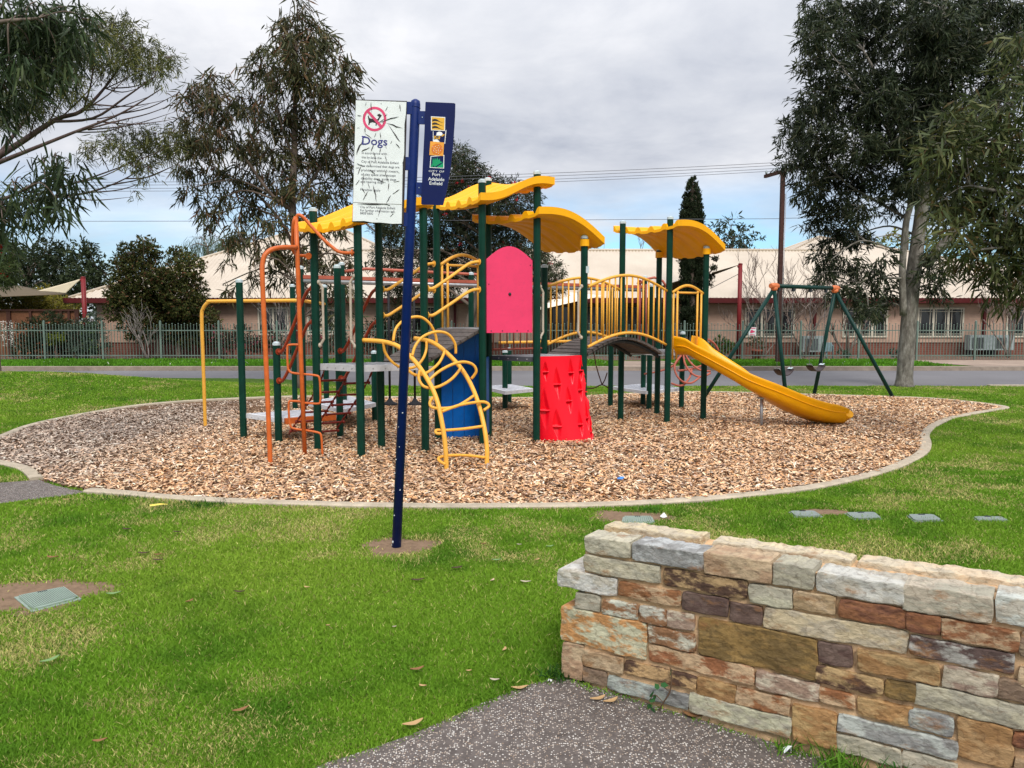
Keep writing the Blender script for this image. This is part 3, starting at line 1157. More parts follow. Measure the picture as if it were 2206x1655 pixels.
b.tube([at(664, 552, 9.19), at(668, 552, 9.23)], 0.04, 10)
b.build('brace', M['orange'], PS)


def px_tube(pts, r, mat, name, n=8, par=PS, k=5):
    b = MB()
    b.tube(smooth_path(pts, k), r, n)
    return b.build(name, mat, par)


yo = o2[1]
for L_ in ([(647, 743, 0), (625, 743, 0), (619, 750, 0), (620, 790, 0), (622, 797, 0), (628, 803, 0), (651, 806, 0)],
           [(652, 806, 0), (680, 809, 0), (688, 815, 0), (690, 840, 0), (690, 865, 0), (683, 870, 0), (655, 868, 0)],
           [(655, 866, 0), (628, 864, 0), (622, 870, 0), (623, 900, 0), (626, 918, 0), (632, 923, 0), (656, 927, 0)],
           [(657, 927, 0), (685, 932, 0), (692, 940, 0), (694, 970, 0), (695, 984, 0), (692, 991, 0), (659, 986, 0)]):
    px_tube([at(x, y, yo + dy) for x, y, dy in L_], 0.013, M['orange'], 'foot_loop', 7, PS, 3)

# yellow chin-up bar
b = MB()
yb = V((-4.57, 11.37, 0))
b.tube(smooth_path([yb - V((0, 0, .1)), up(yb, 0.9), up(yb, 1.62), yb + V((0.03, -0.01, 1.77)), yb + V((0.12, -0.04, 1.86)), yb + V((0.26, -0.09, 1.875)), up(PX, 1.875)], 6), 0.026, 10)
b.build('chin_up_bar', M['ytube'], PS)
b = MB()
b.tube([up(PX, 1.875), up(PT3, 1.875)], 0.026, 10)
b.build('chin_up_bar', M['ytube'], PS)

# overhead track beam with hanging grips
bz = 2.17
TB0, TB1 = up(PX, bz), up(PQ, bz - 0.0)
d = TB1 - TB0
b = MB()
b.box((TB0 + TB1) / 2 + V((0, 0, .035)), (np.linalg.norm(d), 0.07, 0.05), axes=(d, np.cross(d, (0, 0, 1)), (0, 0, 1)), m=0)
b.tube([TB0 - V((0, 0, .02)), TB1 - V((0, 0, .02))], 0.036, 10, m=1)
b.build('track_beam', [M['salmon'], M['steel']], PS)
b = MB()
b.tube([up(PT5, 2.36), up(PT5, 2.36) + V((0.35, .2, .06)), up(PW, 2.38), up(PW, 2.38) + V((1.2, 0.85, 0))], 0.024, 8)
b.build('upper_rail', M['salmon'], PS)
for px in (838, 893):
    # position along the beam
    best = min(np.linspace(0, 1, 400), key=lambda f: abs(1103 + FPX * (TB0 + d * f)[0] / (TB0 + d * f)[1] - px))
    p = TB0 + d * best
    rt = empty('disc_swing', (p[0], p[1], 0), ('left' if px == 838 else 'right') + ' black disc swing on a rod under the beam behind the blue pole', 'disc swing', 'black disc swings under the beam')
    zb = at(px, 884, p[1])[2] if False else CH - (868 - 690) * p[1] / FPX
    b = MB()
    b.tube([up(p, bz - 0.05), up(p, zb)], 0.018, 8)
    b.build('rod', M['black'], rt)
    b = MB()
    b.tube([up(p, zb - 0.03), up(p, zb - 0.015), up(p, zb + 0.02), up(p, zb + 0.07)], [0.12, 0.115, 0.05, 0.02], 16)
    b.build('disc_seat', M['black'], rt)
    b = MB()
    b.tube([up(p, zb - 0.03), up(p, 0.02)], 0.006, 5)
    b.build('rope', M['darkbrown'], rt)

# yellow loop climber in front of the first deck
LR = [(780, 733, 8.83), (830, 737, 8.72), (866, 752, 8.60), (905, 793, 8.45), (937, 850, 8.28), (953, 915, 8.16), (960, 970, 8.10), (962, 1018, 8.07)]
RR = [(893, 729, 9.23), (930, 737, 9.1), (965, 763, 8.95), (1000, 803, 8.8), (1026, 856, 8.62), (1043, 920, 8.45), (1049, 970, 8.37), (1048, 1010, 8.33)]
for R_ in (LR, RR):
    px_tube([at(*p) for p in R_], 0.026, M['ytube'], 'climber_rail', 10, PS, 6)
loops = [[(847, 735, 8.66), (852, 710, 8.7), (866, 693, 8.78), (886, 684, 8.86), (908, 684, 8.94), (927, 699, 9.0), (938, 722, 9.06), (941, 738, 9.08)],
         [(826, 738, 8.72), (830, 760, 8.76), (846, 781, 8.8), (868, 793, 8.86), (893, 791, 8.94), (910, 775, 9.02), (918, 755, 9.1), (919, 736, 9.12)],
         [(888, 767, 8.52), (895, 745, 8.56), (912, 725, 8.62), (940, 715, 8.72), (965, 720, 8.82), (980, 740, 8.88), (982, 762, 8.9)],
         [(874, 793, 8.5), (890, 806, 8.52), (905, 808, 8.56), (925, 800, 8.64), (945, 783, 8.76), (955, 765, 8.88), (958, 754, 8.96)],
         [(924, 820, 8.36), (945, 801, 8.42), (975, 785, 8.54), (1000, 780, 8.64), (1019, 786, 8.7), (1026, 800, 8.72), (1016, 816, 8.74)],
         [(905, 798, 8.42), (902, 815, 8.40), (911, 831, 8.38), (928, 836, 8.36), (950, 831, 8.44), (975, 815, 8.58), (994, 792, 8.78)],
         [(952, 887, 8.2), (990, 873, 8.34), (1035, 866, 8.52), (1050, 869, 8.56), (1053, 876, 8.56), (1042, 884, 8.53)],
         [(933, 856, 8.28), (926, 867, 8.26), (930, 877, 8.24), (950, 880, 8.22), (985, 875, 8.36), (1022, 852, 8.62)],
         [(955, 934, 8.14), (941, 934, 8.15), (940, 927, 8.18), (960, 927, 8.18), (1000, 924, 8.3), (1043, 918, 8.45)],
         [(960, 1001, 8.06), (948, 994, 8.08), (945, 987, 8.11), (962, 982, 8.12), (1000, 981, 8.22), (1047, 986, 8.35)]]
for L_ in loops:
    px_tube([at(*p) for p in L_], 0.0165, M['ytube'], 'climber_loop', 8, PS, 5)

# pink panel between H and J
e = PJ - PH
L = np.linalg.norm(e)
t = e / L
b = MB()
out = V((t[1], -t[0], 0))
c = (PH + PJ) / 2 - out * 0.01
prof = [(-0.31, 1.44), (0.31, 1.44), (0.31, 2.36)] + [(0.31 - 0.62 * k / 14, 2.36 + 0.17 * math.sin(PI * k / 14)) for k in range(1, 14)] + [(-0.31, 2.36)]
b.slab([up(c + t * a, z) for a, z in prof], -out * 0.018, 0)
b.ball(up(c + out * 0.004, 1.93), 0.02, 10, 1)
for a in (-0.25, -0.1, 0.1, 0.25):
    b.ball(up(c + t * a + out * 0.002, 1.465), 0.008, 6, 1)
for a, z in ((-0.28, 2.05), (0.28, 2.3)):
    b.ball(up(c + t * a + out * 0.002, z), 0.008, 6, 1)
b.build('pink_panel', [M['pink'], M['acdark']], PS)


def bars(p0, p1, z0, z1, n, mat, r=0.011, name='barrier'):
    b = MB()
    e = V(p1) - V(p0)
    for k in range(n):
        q = V(p0) + e * ((k + 0.7) / (n + 0.4))
        b.tube([up(q, z0), up(q, z1)], r, 6)
    b.tube([up(p0, z1), up(p1, z1)], r * 1.4, 8)
    b.tube([up(p0, z0), up(p1, z0)], r * 1.4, 8)
    return b.build(name, mat, PS)


bars(PI_, PV, 1.20, 1.95, 8, M['salmon'], 0.011)
b = MB()
b.tube([up(PU1, 1.22) + V((-.1, -.5, 0)), up(PU1, 1.24) + V((1.2, -0.3, 0))], 0.024, 8)
b.build('step_rail', M['ytube'], PS)

# arched wooden bridge
ctr0, ctr1 = (PK + PV) / 2, (PM + PL) / 2
dr = ctr1 - ctr0
LB = np.linalg.norm(dr)
td = dr / LB
ac = V((td[1], -td[0], 0))
b = MB()


def bz_(f):
    return 1.11 + 0.25 * math.sin(PI * f)


nb = 17
for k in range(nb):
    f = (k + 0.5) / nb
    sl = nrm(td * LB + V((0, 0, 0.25 * PI * math.cos(PI * f))))
    c = up(ctr0 + dr * f, bz_(f) - 0.02)
    b.box(c, (0.70, LB / nb * 0.86, 0.035), axes=(ac, sl, np.cross(ac, sl)))
for s in (-0.26, 0.26):
    b.tube([up(ctr0 + dr * f + ac * s, bz_(f) - 0.065) for f in np.linspace(0, 1, 16)], 0.026, 8, m=1)
b.build('bridge_deck', [M['plank'], M['acdark']], PS)


def bridge_rail(p0, p1, zt0, ztm, zb0, zbm, n):
    p0, p1 = V(p0), V(p1)
    o = MB()
    F = np.linspace(0.04, 0.97, 20)
    T = [up(p0 + (p1 - p0) * f, zt0 + (ztm - zt0) * math.sin(PI * f)) for f in F]
    B = [up(p0 + (p1 - p0) * f, zb0 + (zbm - zb0) * math.sin(PI * f)) for f in F]
    o.tube(T, 0.021, 8)
    ob = o.build('bridge_railing', M['ytube'], PS)
    o = MB()
    o.tube(B, 0.021, 8)
    o.build('lower_rail', M['ytube'], ob)
    for k in range(n):
        f = 0.075 + 0.86 * k / (n - 1)
        q = p0 + (p1 - p0) * f
        m = MB()
        m.tube([up(q, zb0 + (zbm - zb0) * math.sin(PI * f)), up(q, zt0 + (ztm - zt0) * math.sin(PI * f))], 0.0125, 7)
        m.build('baluster', M['ytube'], ob)


bridge_rail(PK, PM, 2.02, 2.235, 1.21, 1.42, 14)
bridge_rail(PV, PL, 2.06, 2.23, 1.23, 1.42, 13)


# safety arches
def safety_arch(p0, p1, z0, zs, zp, mat, inset=0.06):
    p0, p1 = V(p0), V(p1)
    e = nrm(p1 - p0)
    a, d = p0 + e * inset, p1 - e * inset
    b = MB()
    for q in (a + e * 0.02, a + e * 0.10, d - e * 0.10, d - e * 0.02):
        b.tube([up(q, z0), up(q, zs + 0.03)], 0.0165, 8)
    b.tube([up(a - e * 0.0 + (d - a) * f, zs + (zp - zs) * math.sin(PI * f)) for f in np.linspace(-0.02, 1.02, 16)], 0.022, 8)
    b.tube([up(a + e * 0.1, zs - 0.0), up(d - e * 0.1, zs - 0.0)], 0.0165, 8)
    return b.build('safety_arch', mat, PS)


safety_arch(PM, PN, 1.0, 2.02, 2.13, M['ytube'], 0.07)
safety_arch(PG, PI_, 1.5, 2.32, 2.46, M['ytube'], 0.05)


# grab handles beside the deck openings
def grip(p, dirv, z0, z1, mat=None):
    d = nrm(dirv)
    p = V(p)
    r0 = p + d * 0.045
    r1 = p + d * 0.095
    b = MB()
    b.tube(smooth_path([up(r0, z0), up(r1, z0 + 0.07), up(r1, z0 + 0.14), up(r1, z1 - 0.14), up(r1, z1 - 0.07), up(r0, z1)], 4), 0.016, 8)
    for z in (z0, z1):
        b.ball(up(r0, z), 0.03, 8)
    return b.build('grab_handle', mat or M['grip'], PS)


dJK = nrm(PK - PJ)
grip(PJ, dJK, 1.37, 2.03)
grip(PK, -dJK, 1.37, 2.05)
dCD = nrm(V((1, -0.12, 0)))
grip(PC, dCD, 1.30, 2.05)
grip(PD, V((-1, 0.1, 0)), 1.30, 2.10)

# red climbing tower
tl0, tl1 = V(G(1159, 953)), V(G(1279, 948))
bl_, br_ = tl0, tl1
tj = PJ + nrm(PK - PJ) * 0.03
tk = PK - nrm(PK - PJ) * 0.0
outw = V((0.55, -0.835, 0))
pockets = [(1194, 826, 36, 7.0), (1223, 803, 30, 6.6), (1213, 861, 31, 6.6), (1242, 840, 32, 6.4), (1247, 800, 30, 6.0), (1188, 914, 36, 7.5),
           (1233, 911, 31, 7.0), (1171, 880, 46, 7.0), (1256, 900, 36, 6), (1262, 846, 30, 6), (1267, 930, 26, 6), (1175, 800, 22, 5)]
NU, NVv = 150, 170
gridv = []
for j in range(NVv):
    v = j / (NVv - 1)
    ypx = 955 + (768 - 955) * v
    xl = 1159 + (1164 - 1159) * v ** 0.6
    xr = 1280 + (1254 - 1280) * (v ** 0.8)
    for i in range(NU):
        u = i / (NU - 1)
        bp = bl_ * (1 - u) + br_ * u + outw * 0.24 * math.sin(PI * u) ** 0.8
        tp = tj * (1 - u) + tk * u + outw * 0.05 * math.sin(PI * u)
        k = (1 - v) ** 1.25
        p = up(tp * (1 - k) + bp * k, -0.03 + 1.16 * v)
        xp = xl + (xr - xl) * u
        dd = 0.0
        for (cx, cy, h, w) in pockets:
            du = (xp - cx) / w
            dv_ = (ypx - cy) / h
            if abs(dv_) < 1 and abs(du) < 1:
                leaf = (1 - abs(dv_)) ** 0.75
                if abs(du) < leaf:
                    soft = min(1, (leaf - abs(du)) * 3)
                    if dv_ < 0.0:
                        s = 0.050 * soft * (0.30 + 0.70 * (1 + dv_))
                    elif dv_ < 0.07:
                        s = -0.004
                    else:
                        s = 0.062 * soft ** 0.6 * (1 - dv_) ** 1.1
                    dd = max(dd, s) if s > 0 else (s if dd == 0 else dd)
        # knobbly outer rim
        rim = 0.0
        if u > 0.9:
            st = (v * 5.2) % 1.0
            rim = 0.026 * (u - 0.9) / 0.1 * (1 if st < 0.55 else 0)
        p = p - outw * dd + V((outw[0], 0, 0)) * rim * 0.8
        gridv.append(p)
b = MB()
gf = []
for j in range(NVv - 1):
    for i in range(NU - 1):
        a = j * NU + i
        gf.append((a, a + 1, a + NU + 1, a + NU))
b.add(gridv, gf, 0, True)
inn = [p - outw * 0.05 for p in gridv]
ringi = [i for i in range(NU)] + [j * NU + NU - 1 for j in range(1, NVv)] + [(NVv - 1) * NU + i for i in range(NU - 2, -1, -1)] + [j * NU for j in range(NVv - 2, 0, -1)]
mm = len(ringi)
b.add([gridv[k] for k in ringi] + [inn[k] for k in ringi], [((k + 1) % mm, k, mm + k, mm + (k + 1) % mm) for k in range(mm)])
b.build('climbing_wall', M['red'], PS)

# slide
path = smooth_path([(2.66, 11.97, 1.10), (2.80, 11.84, 1.09), (3.0, 11.70, 0.95), (3.35, 11.555, 0.73), (3.75, 11.46, 0.49), (4.3, 11.50, 0.235), (4.68, 11.57, 0.115), (4.95, 11.63, 0.085)], 7)
prof = [(-0.275, 0.175), (-0.285, 0.205), (-0.262, 0.215), (-0.243, 0.19), (-0.225, 0.11), (-0.19, 0.045), (-0.12, 0.008), (0, 0.0), (0.12, 0.008), (0.19, 0.045), (0.225, 0.11),
        (0.243, 0.19), (0.262, 0.215), (0.285, 0.205), (0.275, 0.175), (0.262, 0.10), (0.25, 0.03), (0.20, -0.02), (0.12, -0.035), (0, -0.04), (-0.12, -0.035), (-0.20, -0.02), (-0.25, 0.03), (-0.262, 0.10)]
b = MB()
vs, fs = [], []
npf = len(prof)
for i, p in enumerate(path):
    tt = nrm(path[min(len(path) - 1, i + 1)] - path[max(0, i - 1)])
    th = nrm(V((tt[0], tt[1], 0)))
    sd = V((th[1], -th[0], 0))      # right hand side = near side
    f = i / (len(path) - 1)
    hs = 1.0 + 0.22 * max(0, 1 - f * 5) - 0.25 * max(0, (f - 0.9) / 0.1)
    bk_ = min(1, max(0, (f - 0.42) / 0.3))
    tilt = 0.15 * bk_ * bk_ * (3 - 2 * bk_)
    for a, z in prof:
        zz = z * (hs if z > 0 else 1)
        sd2 = sd
        vs.append(p - sd2 * a + V((0, 0, zz - a * tilt + (-0.02 * bk_ if -0.045 < z < 0 else 0))))
for i in range(len(path) - 1):
    for k in range(npf):
        k2 = (k + 1) % npf
        fs.append((i * npf + k, (i + 1) * npf + k, (i + 1) * npf + k2, i * npf + k2))
b.add(vs, fs, 0, True)
b.add([vs[k] for k in range(npf)], [list(range(npf))])
b.add([vs[(len(path) - 1) * npf + k] for k in range(npf)], [list(range(npf))[::-1]])
# rounded run-out lip
e_ = path[-1]
tt = nrm(path[-1] - path[-2])
th = nrm(V((tt[0], tt[1], 0)))
sd = V((th[1], -th[0], 0))
b.tube([e_ + sd * a + th * 0.02 + V((0, 0, 0.015 + a * tilt + 0.07 * (abs(a) / 0.26) ** 2)) for a in np.linspace(-0.265, 0.265, 13)], 0.062, 12)
sl = b.build('slide', M['slide'], PS)
for w in (1.0,):
    # raised moulding line along the near side
    b = MB()
    P = []
    for i, p in enumerate(path[2:-2]):
        i += 2
        tt = nrm(path[i + 1] - path[i - 1])
        th = nrm(V((tt[0], tt[1], 0)))
        sd = V((th[1], -th[0], 0))
        f = i / (len(path) - 1)
        bk_ = min(1, max(0, (f - 0.42) / 0.3))
        P.append(p + sd * 0.268 + V((0, 0, 0.105 + 0.268 * 0.15 * bk_ * bk_ * (3 - 2 * bk_))))
    b.tube(P, 0.008, 6)
    b.build('moulding', M['slide'], sl)
b = MB()
lg = V((3.745, 11.47, 0))
b.tube([up(lg, -0.05), up(lg, 0.45)], 0.024, 10)
b.box(up(lg, 0.44), (0.12, 0.10, 0.02))
b.build('slide_leg', M['steel'], PS)

# curly red climbing arch behind the slide
for L_ in ([(1388, 806, 13.6), (1420, 800, 13.65), (1447, 790, 13.7), (1462, 775, 13.7), (1471, 752, 13.75)],
           [(1468, 765, 13.7), (1454, 785, 13.5), (1456, 805, 13.4), (1470, 822, 13.35), (1490, 825, 13.4), (1508, 812, 13.5)],
           [(1472, 762, 13.75), (1476, 785, 13.6), (1492, 806, 13.5), (1512, 812, 13.5), (1530, 804, 13.6)],
           [(1474, 760, 13.8), (1488, 782, 13.7), (1508, 797, 13.6), (1530, 800, 13.7)],
           [(1446, 826, 13.4), (1462, 831, 13.35), (1474, 828, 13.4), (1486, 812, 13.5), (1490, 797, 13.6)],
           [(1460, 799, 13.6), (1490, 795, 13.7), (1520, 785, 13.8)],
           [(1478, 756, 13.8), (1500, 768, 13.8), (1520, 773, 13.85)],
           [(1526, 731, 13.2), (1540, 742, 13.3), (1548, 756, 13.35)]):
    px_tube([at(*p) for p in L_], 0.018, M['salmon'], 'climbing_hoop', 7, PS, 5)
# chain hanging below the bridge
b = MB()
for L_ in ([(1279, 752), (1283, 782), (1290, 808), (1297, 829)], [(1308, 803), (1303, 818), (1297, 829)], [(1262, 838), (1280, 836), (1297, 829), (1312, 837)]):
    b = MB()
    b.tube(smooth_path([at(x, y, 12.6) for x, y in L_], 5), 0.010, 5)
    b.build('chain', M['darkbrown'], PS)
# red arch barrier at the far end
b = MB()
b.tube([V(at(x, y, 13.9)) for x, y in ((1378, 612), (1390, 602), (1410, 598), (1428, 606), (1436, 618))], 0.022, 8)
for x in (1378, 1392, 1406, 1420, 1434):
    b.tube([V(at(x, 612, 13.9)), V(at(x, 745, 13.9))], 0.014, 6)
b.build('barrier', M['salmon'], PS)
b = MB()
p = up(PK, 2.27) + V((0.038, -0.042, 0))
b.box(p, (0.045, 0.004, 0.09), rz=GREEN_RZ)
b.build('sticker', M['cap'], PS)
#==PART3==
# ------------------------------------------------------------------ sign post
SY = 5.27


def S(cx, cy, Y=SY):
    return V(at(740 + cx / 5.337, 190 + cy / 5.337, Y))


SG = empty('signpost', (-0.82, 5.32, 0), 'leaning navy blue pole carrying a cracked white dogs notice and a navy council sign', 'sign')
b = MB()
ptop = V(at(895, 214, 5.32))
b.tube([V((-0.822, 5.32, -0.1)), ptop - V((0, 0, 0.035)), ptop - V((0, 0, 0.012)), ptop], [0.033, 0.033, 0.030, 0.012], 16)
b.tube([ptop - V((0.001, 0, 0.055)), ptop - V((0, 0, 0.05))], 0.035, 16)
pole = b.build('pole', M['navy'], SG)
r = random.Random(5)
b = MB()
for k in range(16):
    f = r.random() ** 2 * 0.35
    p = V((-0.822, 5.32, 0)) * (1 - f) + ptop * f
    a = r.uniform(-2.6, -0.5)
    b.ball(p + V((math.cos(a), math.sin(a), 0)) * 0.0325, r.uniform(0.002, 0.007), 5, sq=(1, 1, r.uniform(0.6, 2)))
b.build('paint_chip', M['whitelitter'], pole)

# white notice board
front = [S(142, 140), S(722, 160), S(716, 300), S(700, 420), S(697, 760), S(680, 860), S(668, 1558), S(560, 1560), S(420, 1545), S(330, 1545), S(240, 1528), S(104, 1530)]
b = MB()
b.slab(front, V((0, 0.012, 0)), 0)
panel = b.build('notice_panel', M['signwhite'], SG)
b = MB()
edge = [S(140, 130, SY + .013), S(728, 148, SY + .013), S(724, 440, SY + .013), S(690, 1575, SY + .013), S(420, 1560, SY + .013), S(100, 1540, SY + .013)]
b.slab(edge, V((0, 0.006, 0)), 0)
b.build('backing_plate', M['crack'], panel)
b = MB()
for x0, x1, y0, y1 in ((715, 800, 155, 300), (700, 770, 790, 945), (675, 745, 1430, 1590)):
    b.slab([S(x0, y0, SY + .022), S(x1, y0 + 3, SY + .022), S(x1, y1, SY + .022), S(x0, y1 - 3, SY + .022)], V((0, 0.012, 0)))
    b.build('bracket', M['navy'], SG)
    b = MB()
b = MB()
for x0, x1, y0, y1 in ((860, 945, 262, 415), (835, 905, 1082, 1225)):
    b.slab([S(x0, y0, SY + .022), S(x1, y0 + 3, SY + .022), S(x1, y1, SY + .022), S(x0, y1 - 3, SY + .022)], V((0, 0.012, 0)))
    b.build('bracket', M['navy'], SG)
    b = MB()
b = MB()
for x, y in ((905, 336), (868, 1145)):
    b.ball(S(x, y, SY + .02), 0.0035, 7, sq=(1, 0.6, 1))
b.build('bolt', M['cap'], SG)
FY = SY - 0.0012


def flat(mb, pts, Y=FY, m=0, th=0.0008):
    mb.slab([S(x, y, Y) for x, y in pts], V((0, th, 0)), m)


def circ(cx, cy, r, n=28, a0=0, a1=2 * PI, ky=1.0):
    return [(cx + r * math.cos(a), cy + r * ky * math.sin(a)) for a in np.linspace(a0, a1, n, endpoint=abs(a1 - a0 - 2 * PI) > 1e-6)]


# prohibition symbol
b = MB()
cx, cy = 357, 355
ro, ri = 136, 108
no = 40
for k in range(no):
    a0, a1 = 2 * PI * k / no, 2 * PI * (k + 1) / no
    flat(b, [(cx + ro * math.cos(a0), cy + 1.04 * ro * math.sin(a0)), (cx + ro * math.cos(a1), cy + 1.04 * ro * math.sin(a1)),
             (cx + ri * math.cos(a1), cy + 1.04 * ri * math.sin(a1)), (cx + ri * math.cos(a0), cy + 1.04 * ri * math.sin(a0))])
flat(b, [(270, 276), (296, 262), (444, 430), (418, 448)], FY - 0.0008)
b.build('prohibition_ring', M['symred'], panel)
b = MB()
flat(b, [(286, 312), (300, 345), (345, 358), (392, 356), (410, 330), (385, 312), (400, 296), (412, 300), (416, 290), (426, 305), (440, 312), (430, 330), (418, 345), (404, 372),
         (385, 392), (382, 430), (370, 432), (368, 400), (330, 392), (305, 400), (296, 424), (284, 424), (290, 380), (284, 350), (280, 320)])
b.build('dog_silhouette', M['crack'], panel)


def text(mb, body, x0, x1, yb, cap, R_, U_, m=0, bold=0.0, Y=FY, spacing=1.0, lower=False):
    """letters fitted between two pixel columns of the sign crop, baseline at yb, capital height cap"""
    cu = bpy.data.curves.new('t', 'FONT')
    cu.body = body
    cu.size = 1.0
    cu.offset = bold
    cu.space_character = spacing
    cu.resolution_u = 3
    ob = bpy.data.objects.new('t', cu)
    COL.objects.link(ob)
    dg = bpy.context.evaluated_depsgraph_get()
    me = bpy.data.meshes.new_from_object(ob.evaluated_get(dg))
    vs = [V(v.co) for v in me.vertices]
    xs = [v[0] for v in vs]
    w = max(xs) - min(xs)
    o = S(x0, yb, Y)
    sx = np.linalg.norm(S(x1, yb, Y) - S(x0, yb, Y)) / w
    sz = np.linalg.norm(S(x0, yb - cap, Y) - S(x0, yb, Y)) / 0.69
    P = [o + R_ * (v[0] - min(xs)) * sx + U_ * v[1] * sz for v in vs]
    mb.add(P, [list(p.vertices) for p in me.polygons], m)
    bpy.data.objects.remove(ob)
    bpy.data.curves.remove(cu)
    bpy.data.meshes.remove(me)


Rw = nrm(S(722, 165) - S(142, 140))
Uw = nrm(S(142, 140) - S(104, 1530))
b = MB()
text(b, 'Dogs', 213, 503, 648, 92, Rw, Uw, 0, 0.012)
for x, y in ((208, 650), (208, 560)):
    flat(b, [(x, y), (x + 46, y + 2), (x + 46, y - 8), (x, y - 10)], FY - 0.0002)
b.build('heading_lettering', M['dogsblue'], panel)
b = MB()
for s_, x0, x1, yb in (('In accordance with', 210, 498, 756), ('the by-laws the', 207, 437, 806), ('City of Port Adelaide Enfield', 205, 632, 856), ('has determined that dogs are', 203, 642, 904),
                       ('prohibited within 5 meters', 203, 628, 954), ('of play space area except', 201, 600, 1002), ('disability dogs, guide dogs', 199, 605, 1048), ('and hearing dogs.', 197, 465, 1086),
                       ('Penalties apply', 193, 425, 1178), ('City of Port Adelaide Enfield', 192, 592, 1378), ('For further information call.', 192, 592, 1416), ('8405 6600', 192, 340, 1450)):
    text(b, s_, x0, x1, yb, 26, Rw, Uw, 0, 0.004)
b.build('small_lettering', M['ink'], panel)
# cracks in the film
b = MB()
cr = [((262, 160), (250, 205)), ((316, 160), (322, 285)), ((645, 185), (662, 270)), ((510, 210), (480, 265)), ((155, 312), (208, 318)), ((155, 458), (188, 455)), ((398, 392), (640, 325)),
      ((410, 388), (475, 352)), ((492, 402), (682, 460)), ((515, 420), (655, 620)), ((375, 510), (352, 570)), ((420, 505), (428, 580)), ((248, 440), (246, 520)), ((246, 518), (328, 582)),
      ((215, 600), (150, 770)), ((345, 640), (318, 730)), ((205, 730), (305, 680)), ((425, 690), (415, 750)), ((480, 650), (495, 700)), ((350, 730), (368, 860)), ((478, 770), (495, 850)),
      ((560, 600), (540, 640)), ((600, 635), (650, 690)), ((228, 300), (236, 350)), ((300, 830), (310, 900)), ((150, 868), (235, 900)), ((200, 895), (160, 1000)), ((135, 918), (185, 915)), ((470, 930), (520, 1080)),
      ((520, 1080), (512, 1180)), ((300, 935), (365, 990)), ((360, 1040), (490, 1085)), ((575, 1082), (645, 1068)), ((185, 1050), (140, 1115)), ((235, 980), (220, 1130)), ((280, 1090), (300, 1150)), ((340, 1110), (382, 1310)),
      ((285, 1180), (222, 1290)), ((210, 1140), (248, 1215)), ((545, 1225), (490, 1325)), ((560, 1220), (645, 1162)), ((155, 1330), (520, 1340)), ((470, 1330), (540, 1352)), ((430, 1380), (400, 1480)), ((545, 1420), (570, 1440)),
      ((575, 1440), (530, 1482)), ((258, 1400), (262, 1440)), ((625, 968), (650, 975)), ((450, 385), (460, 408)), ((470, 330), (500, 300))]
r = random.Random(3)
for (x0, y0), (x1, y1) in cr:
    L = math.hypot(x1 - x0, y1 - y0)
    nx_, ny_ = -(y1 - y0) / L, (x1 - x0) / L
    w = min(8.0, 2.2 + L * 0.034) * r.uniform(0.6, 1.1)
    K_ = 5
    mid_ = [(x0 + (x1 - x0) * k_ / K_ + nx_ * r.uniform(-1, 1) * L * 0.045, y0 + (y1 - y0) * k_ / K_ + ny_ * r.uniform(-1, 1) * L * 0.045) for k_ in range(1, K_)]
    ws_ = [w * math.sin(PI * k_ / K_) ** 0.7 * r.uniform(0.4, 1.15) for k_ in range(1, K_)]
    flat(b, [(x0, y0)] + [(x + nx_ * q_, y + ny_ * q_) for (x, y), q_ in zip(mid_, ws_)] + [(x1, y1)] + [(x - nx_ * q_, y - ny_ * q_) for (x, y), q_ in reversed(list(zip(mid_, ws_)))], FY - 0.0018)
for x, y in ((432, 180), (680, 860), (384, 1503)):
    b.ball(S(x, y, FY), 0.0032, 7, sq=(1, 0.5, 1))
b.build('film_cracks', M['crack'], panel)
b = MB()
flat(b, [(112, 1312), (668, 1336), (668, 1339), (112, 1315)], FY - 0.0003)
b.build('film_seam', M['sailtan'], panel)

# navy council sign
bs = [S(948, 158), S(1270, 172), S(1286, 180), S(1282, 330), S(1262, 640), S(1228, 940), S(1188, 1180), S(1145, 1345), S(905, 1340), S(893, 1330), S(910, 900), S(930, 500), S(942, 165)]
b = MB()
b.slab(bs, V((0, 0.010, 0)))
csign = b.build('council_panel', M['navysign'], SG)
Rb = nrm(S(1286, 176) - S(944, 158))
Ub = nrm(S(940, 160) - S(900, 1335))
b = MB()
text(b, 'CITY OF', 980, 1156, 962, 20, Rb, Uw, 0, 0.01, FY, 1.25)
text(b, 'Port', 1020, 1112, 1008, 36, Rb, Uw, 0, 0.008)
text(b, 'Adelaide', 972, 1158, 1060, 37, Rb, Uw, 0, 0.008)
text(b, 'Enfield', 988, 1135, 1110, 37, Rb, Uw, 0, 0.008)
b.build('council_lettering', M['white'], csign)
b = MB()
T1 = [(1006, 324), (1170, 334), (1167, 493), (1006, 485)]
flat(b, T1, FY, 0)
flat(b, [(1014, 333), (1162, 342), (1159, 485), (1014, 477)], FY - .0006, 1)
for k in range(3):
    y = 362 + k * 40
    flat(b, [(1020, y), (1045, y - 8), (1072, y - 4), (1098, y + 14), (1125, y + 32), (1150, y + 36), (1118, y + 26), (1085, y + 20), (1050, y + 17), (1020, y + 22)], FY - .0012, 2)
T2 = [(1028, 497), (1182, 484), (1166, 642), (1028, 600)]
flat(b, [(1028, 497), (1034, 497), (1036, 600), (1028, 598)], FY, 0)
flat(b, [(1174, 486), (1183, 482), (1167, 642), (1160, 636)], FY, 0)
flat(b, [(1072, 512), (1100, 500), (1130, 508), (1142, 530), (1126, 548), (1092, 546), (1084, 562), (1066, 552)], FY - .0006, 0)
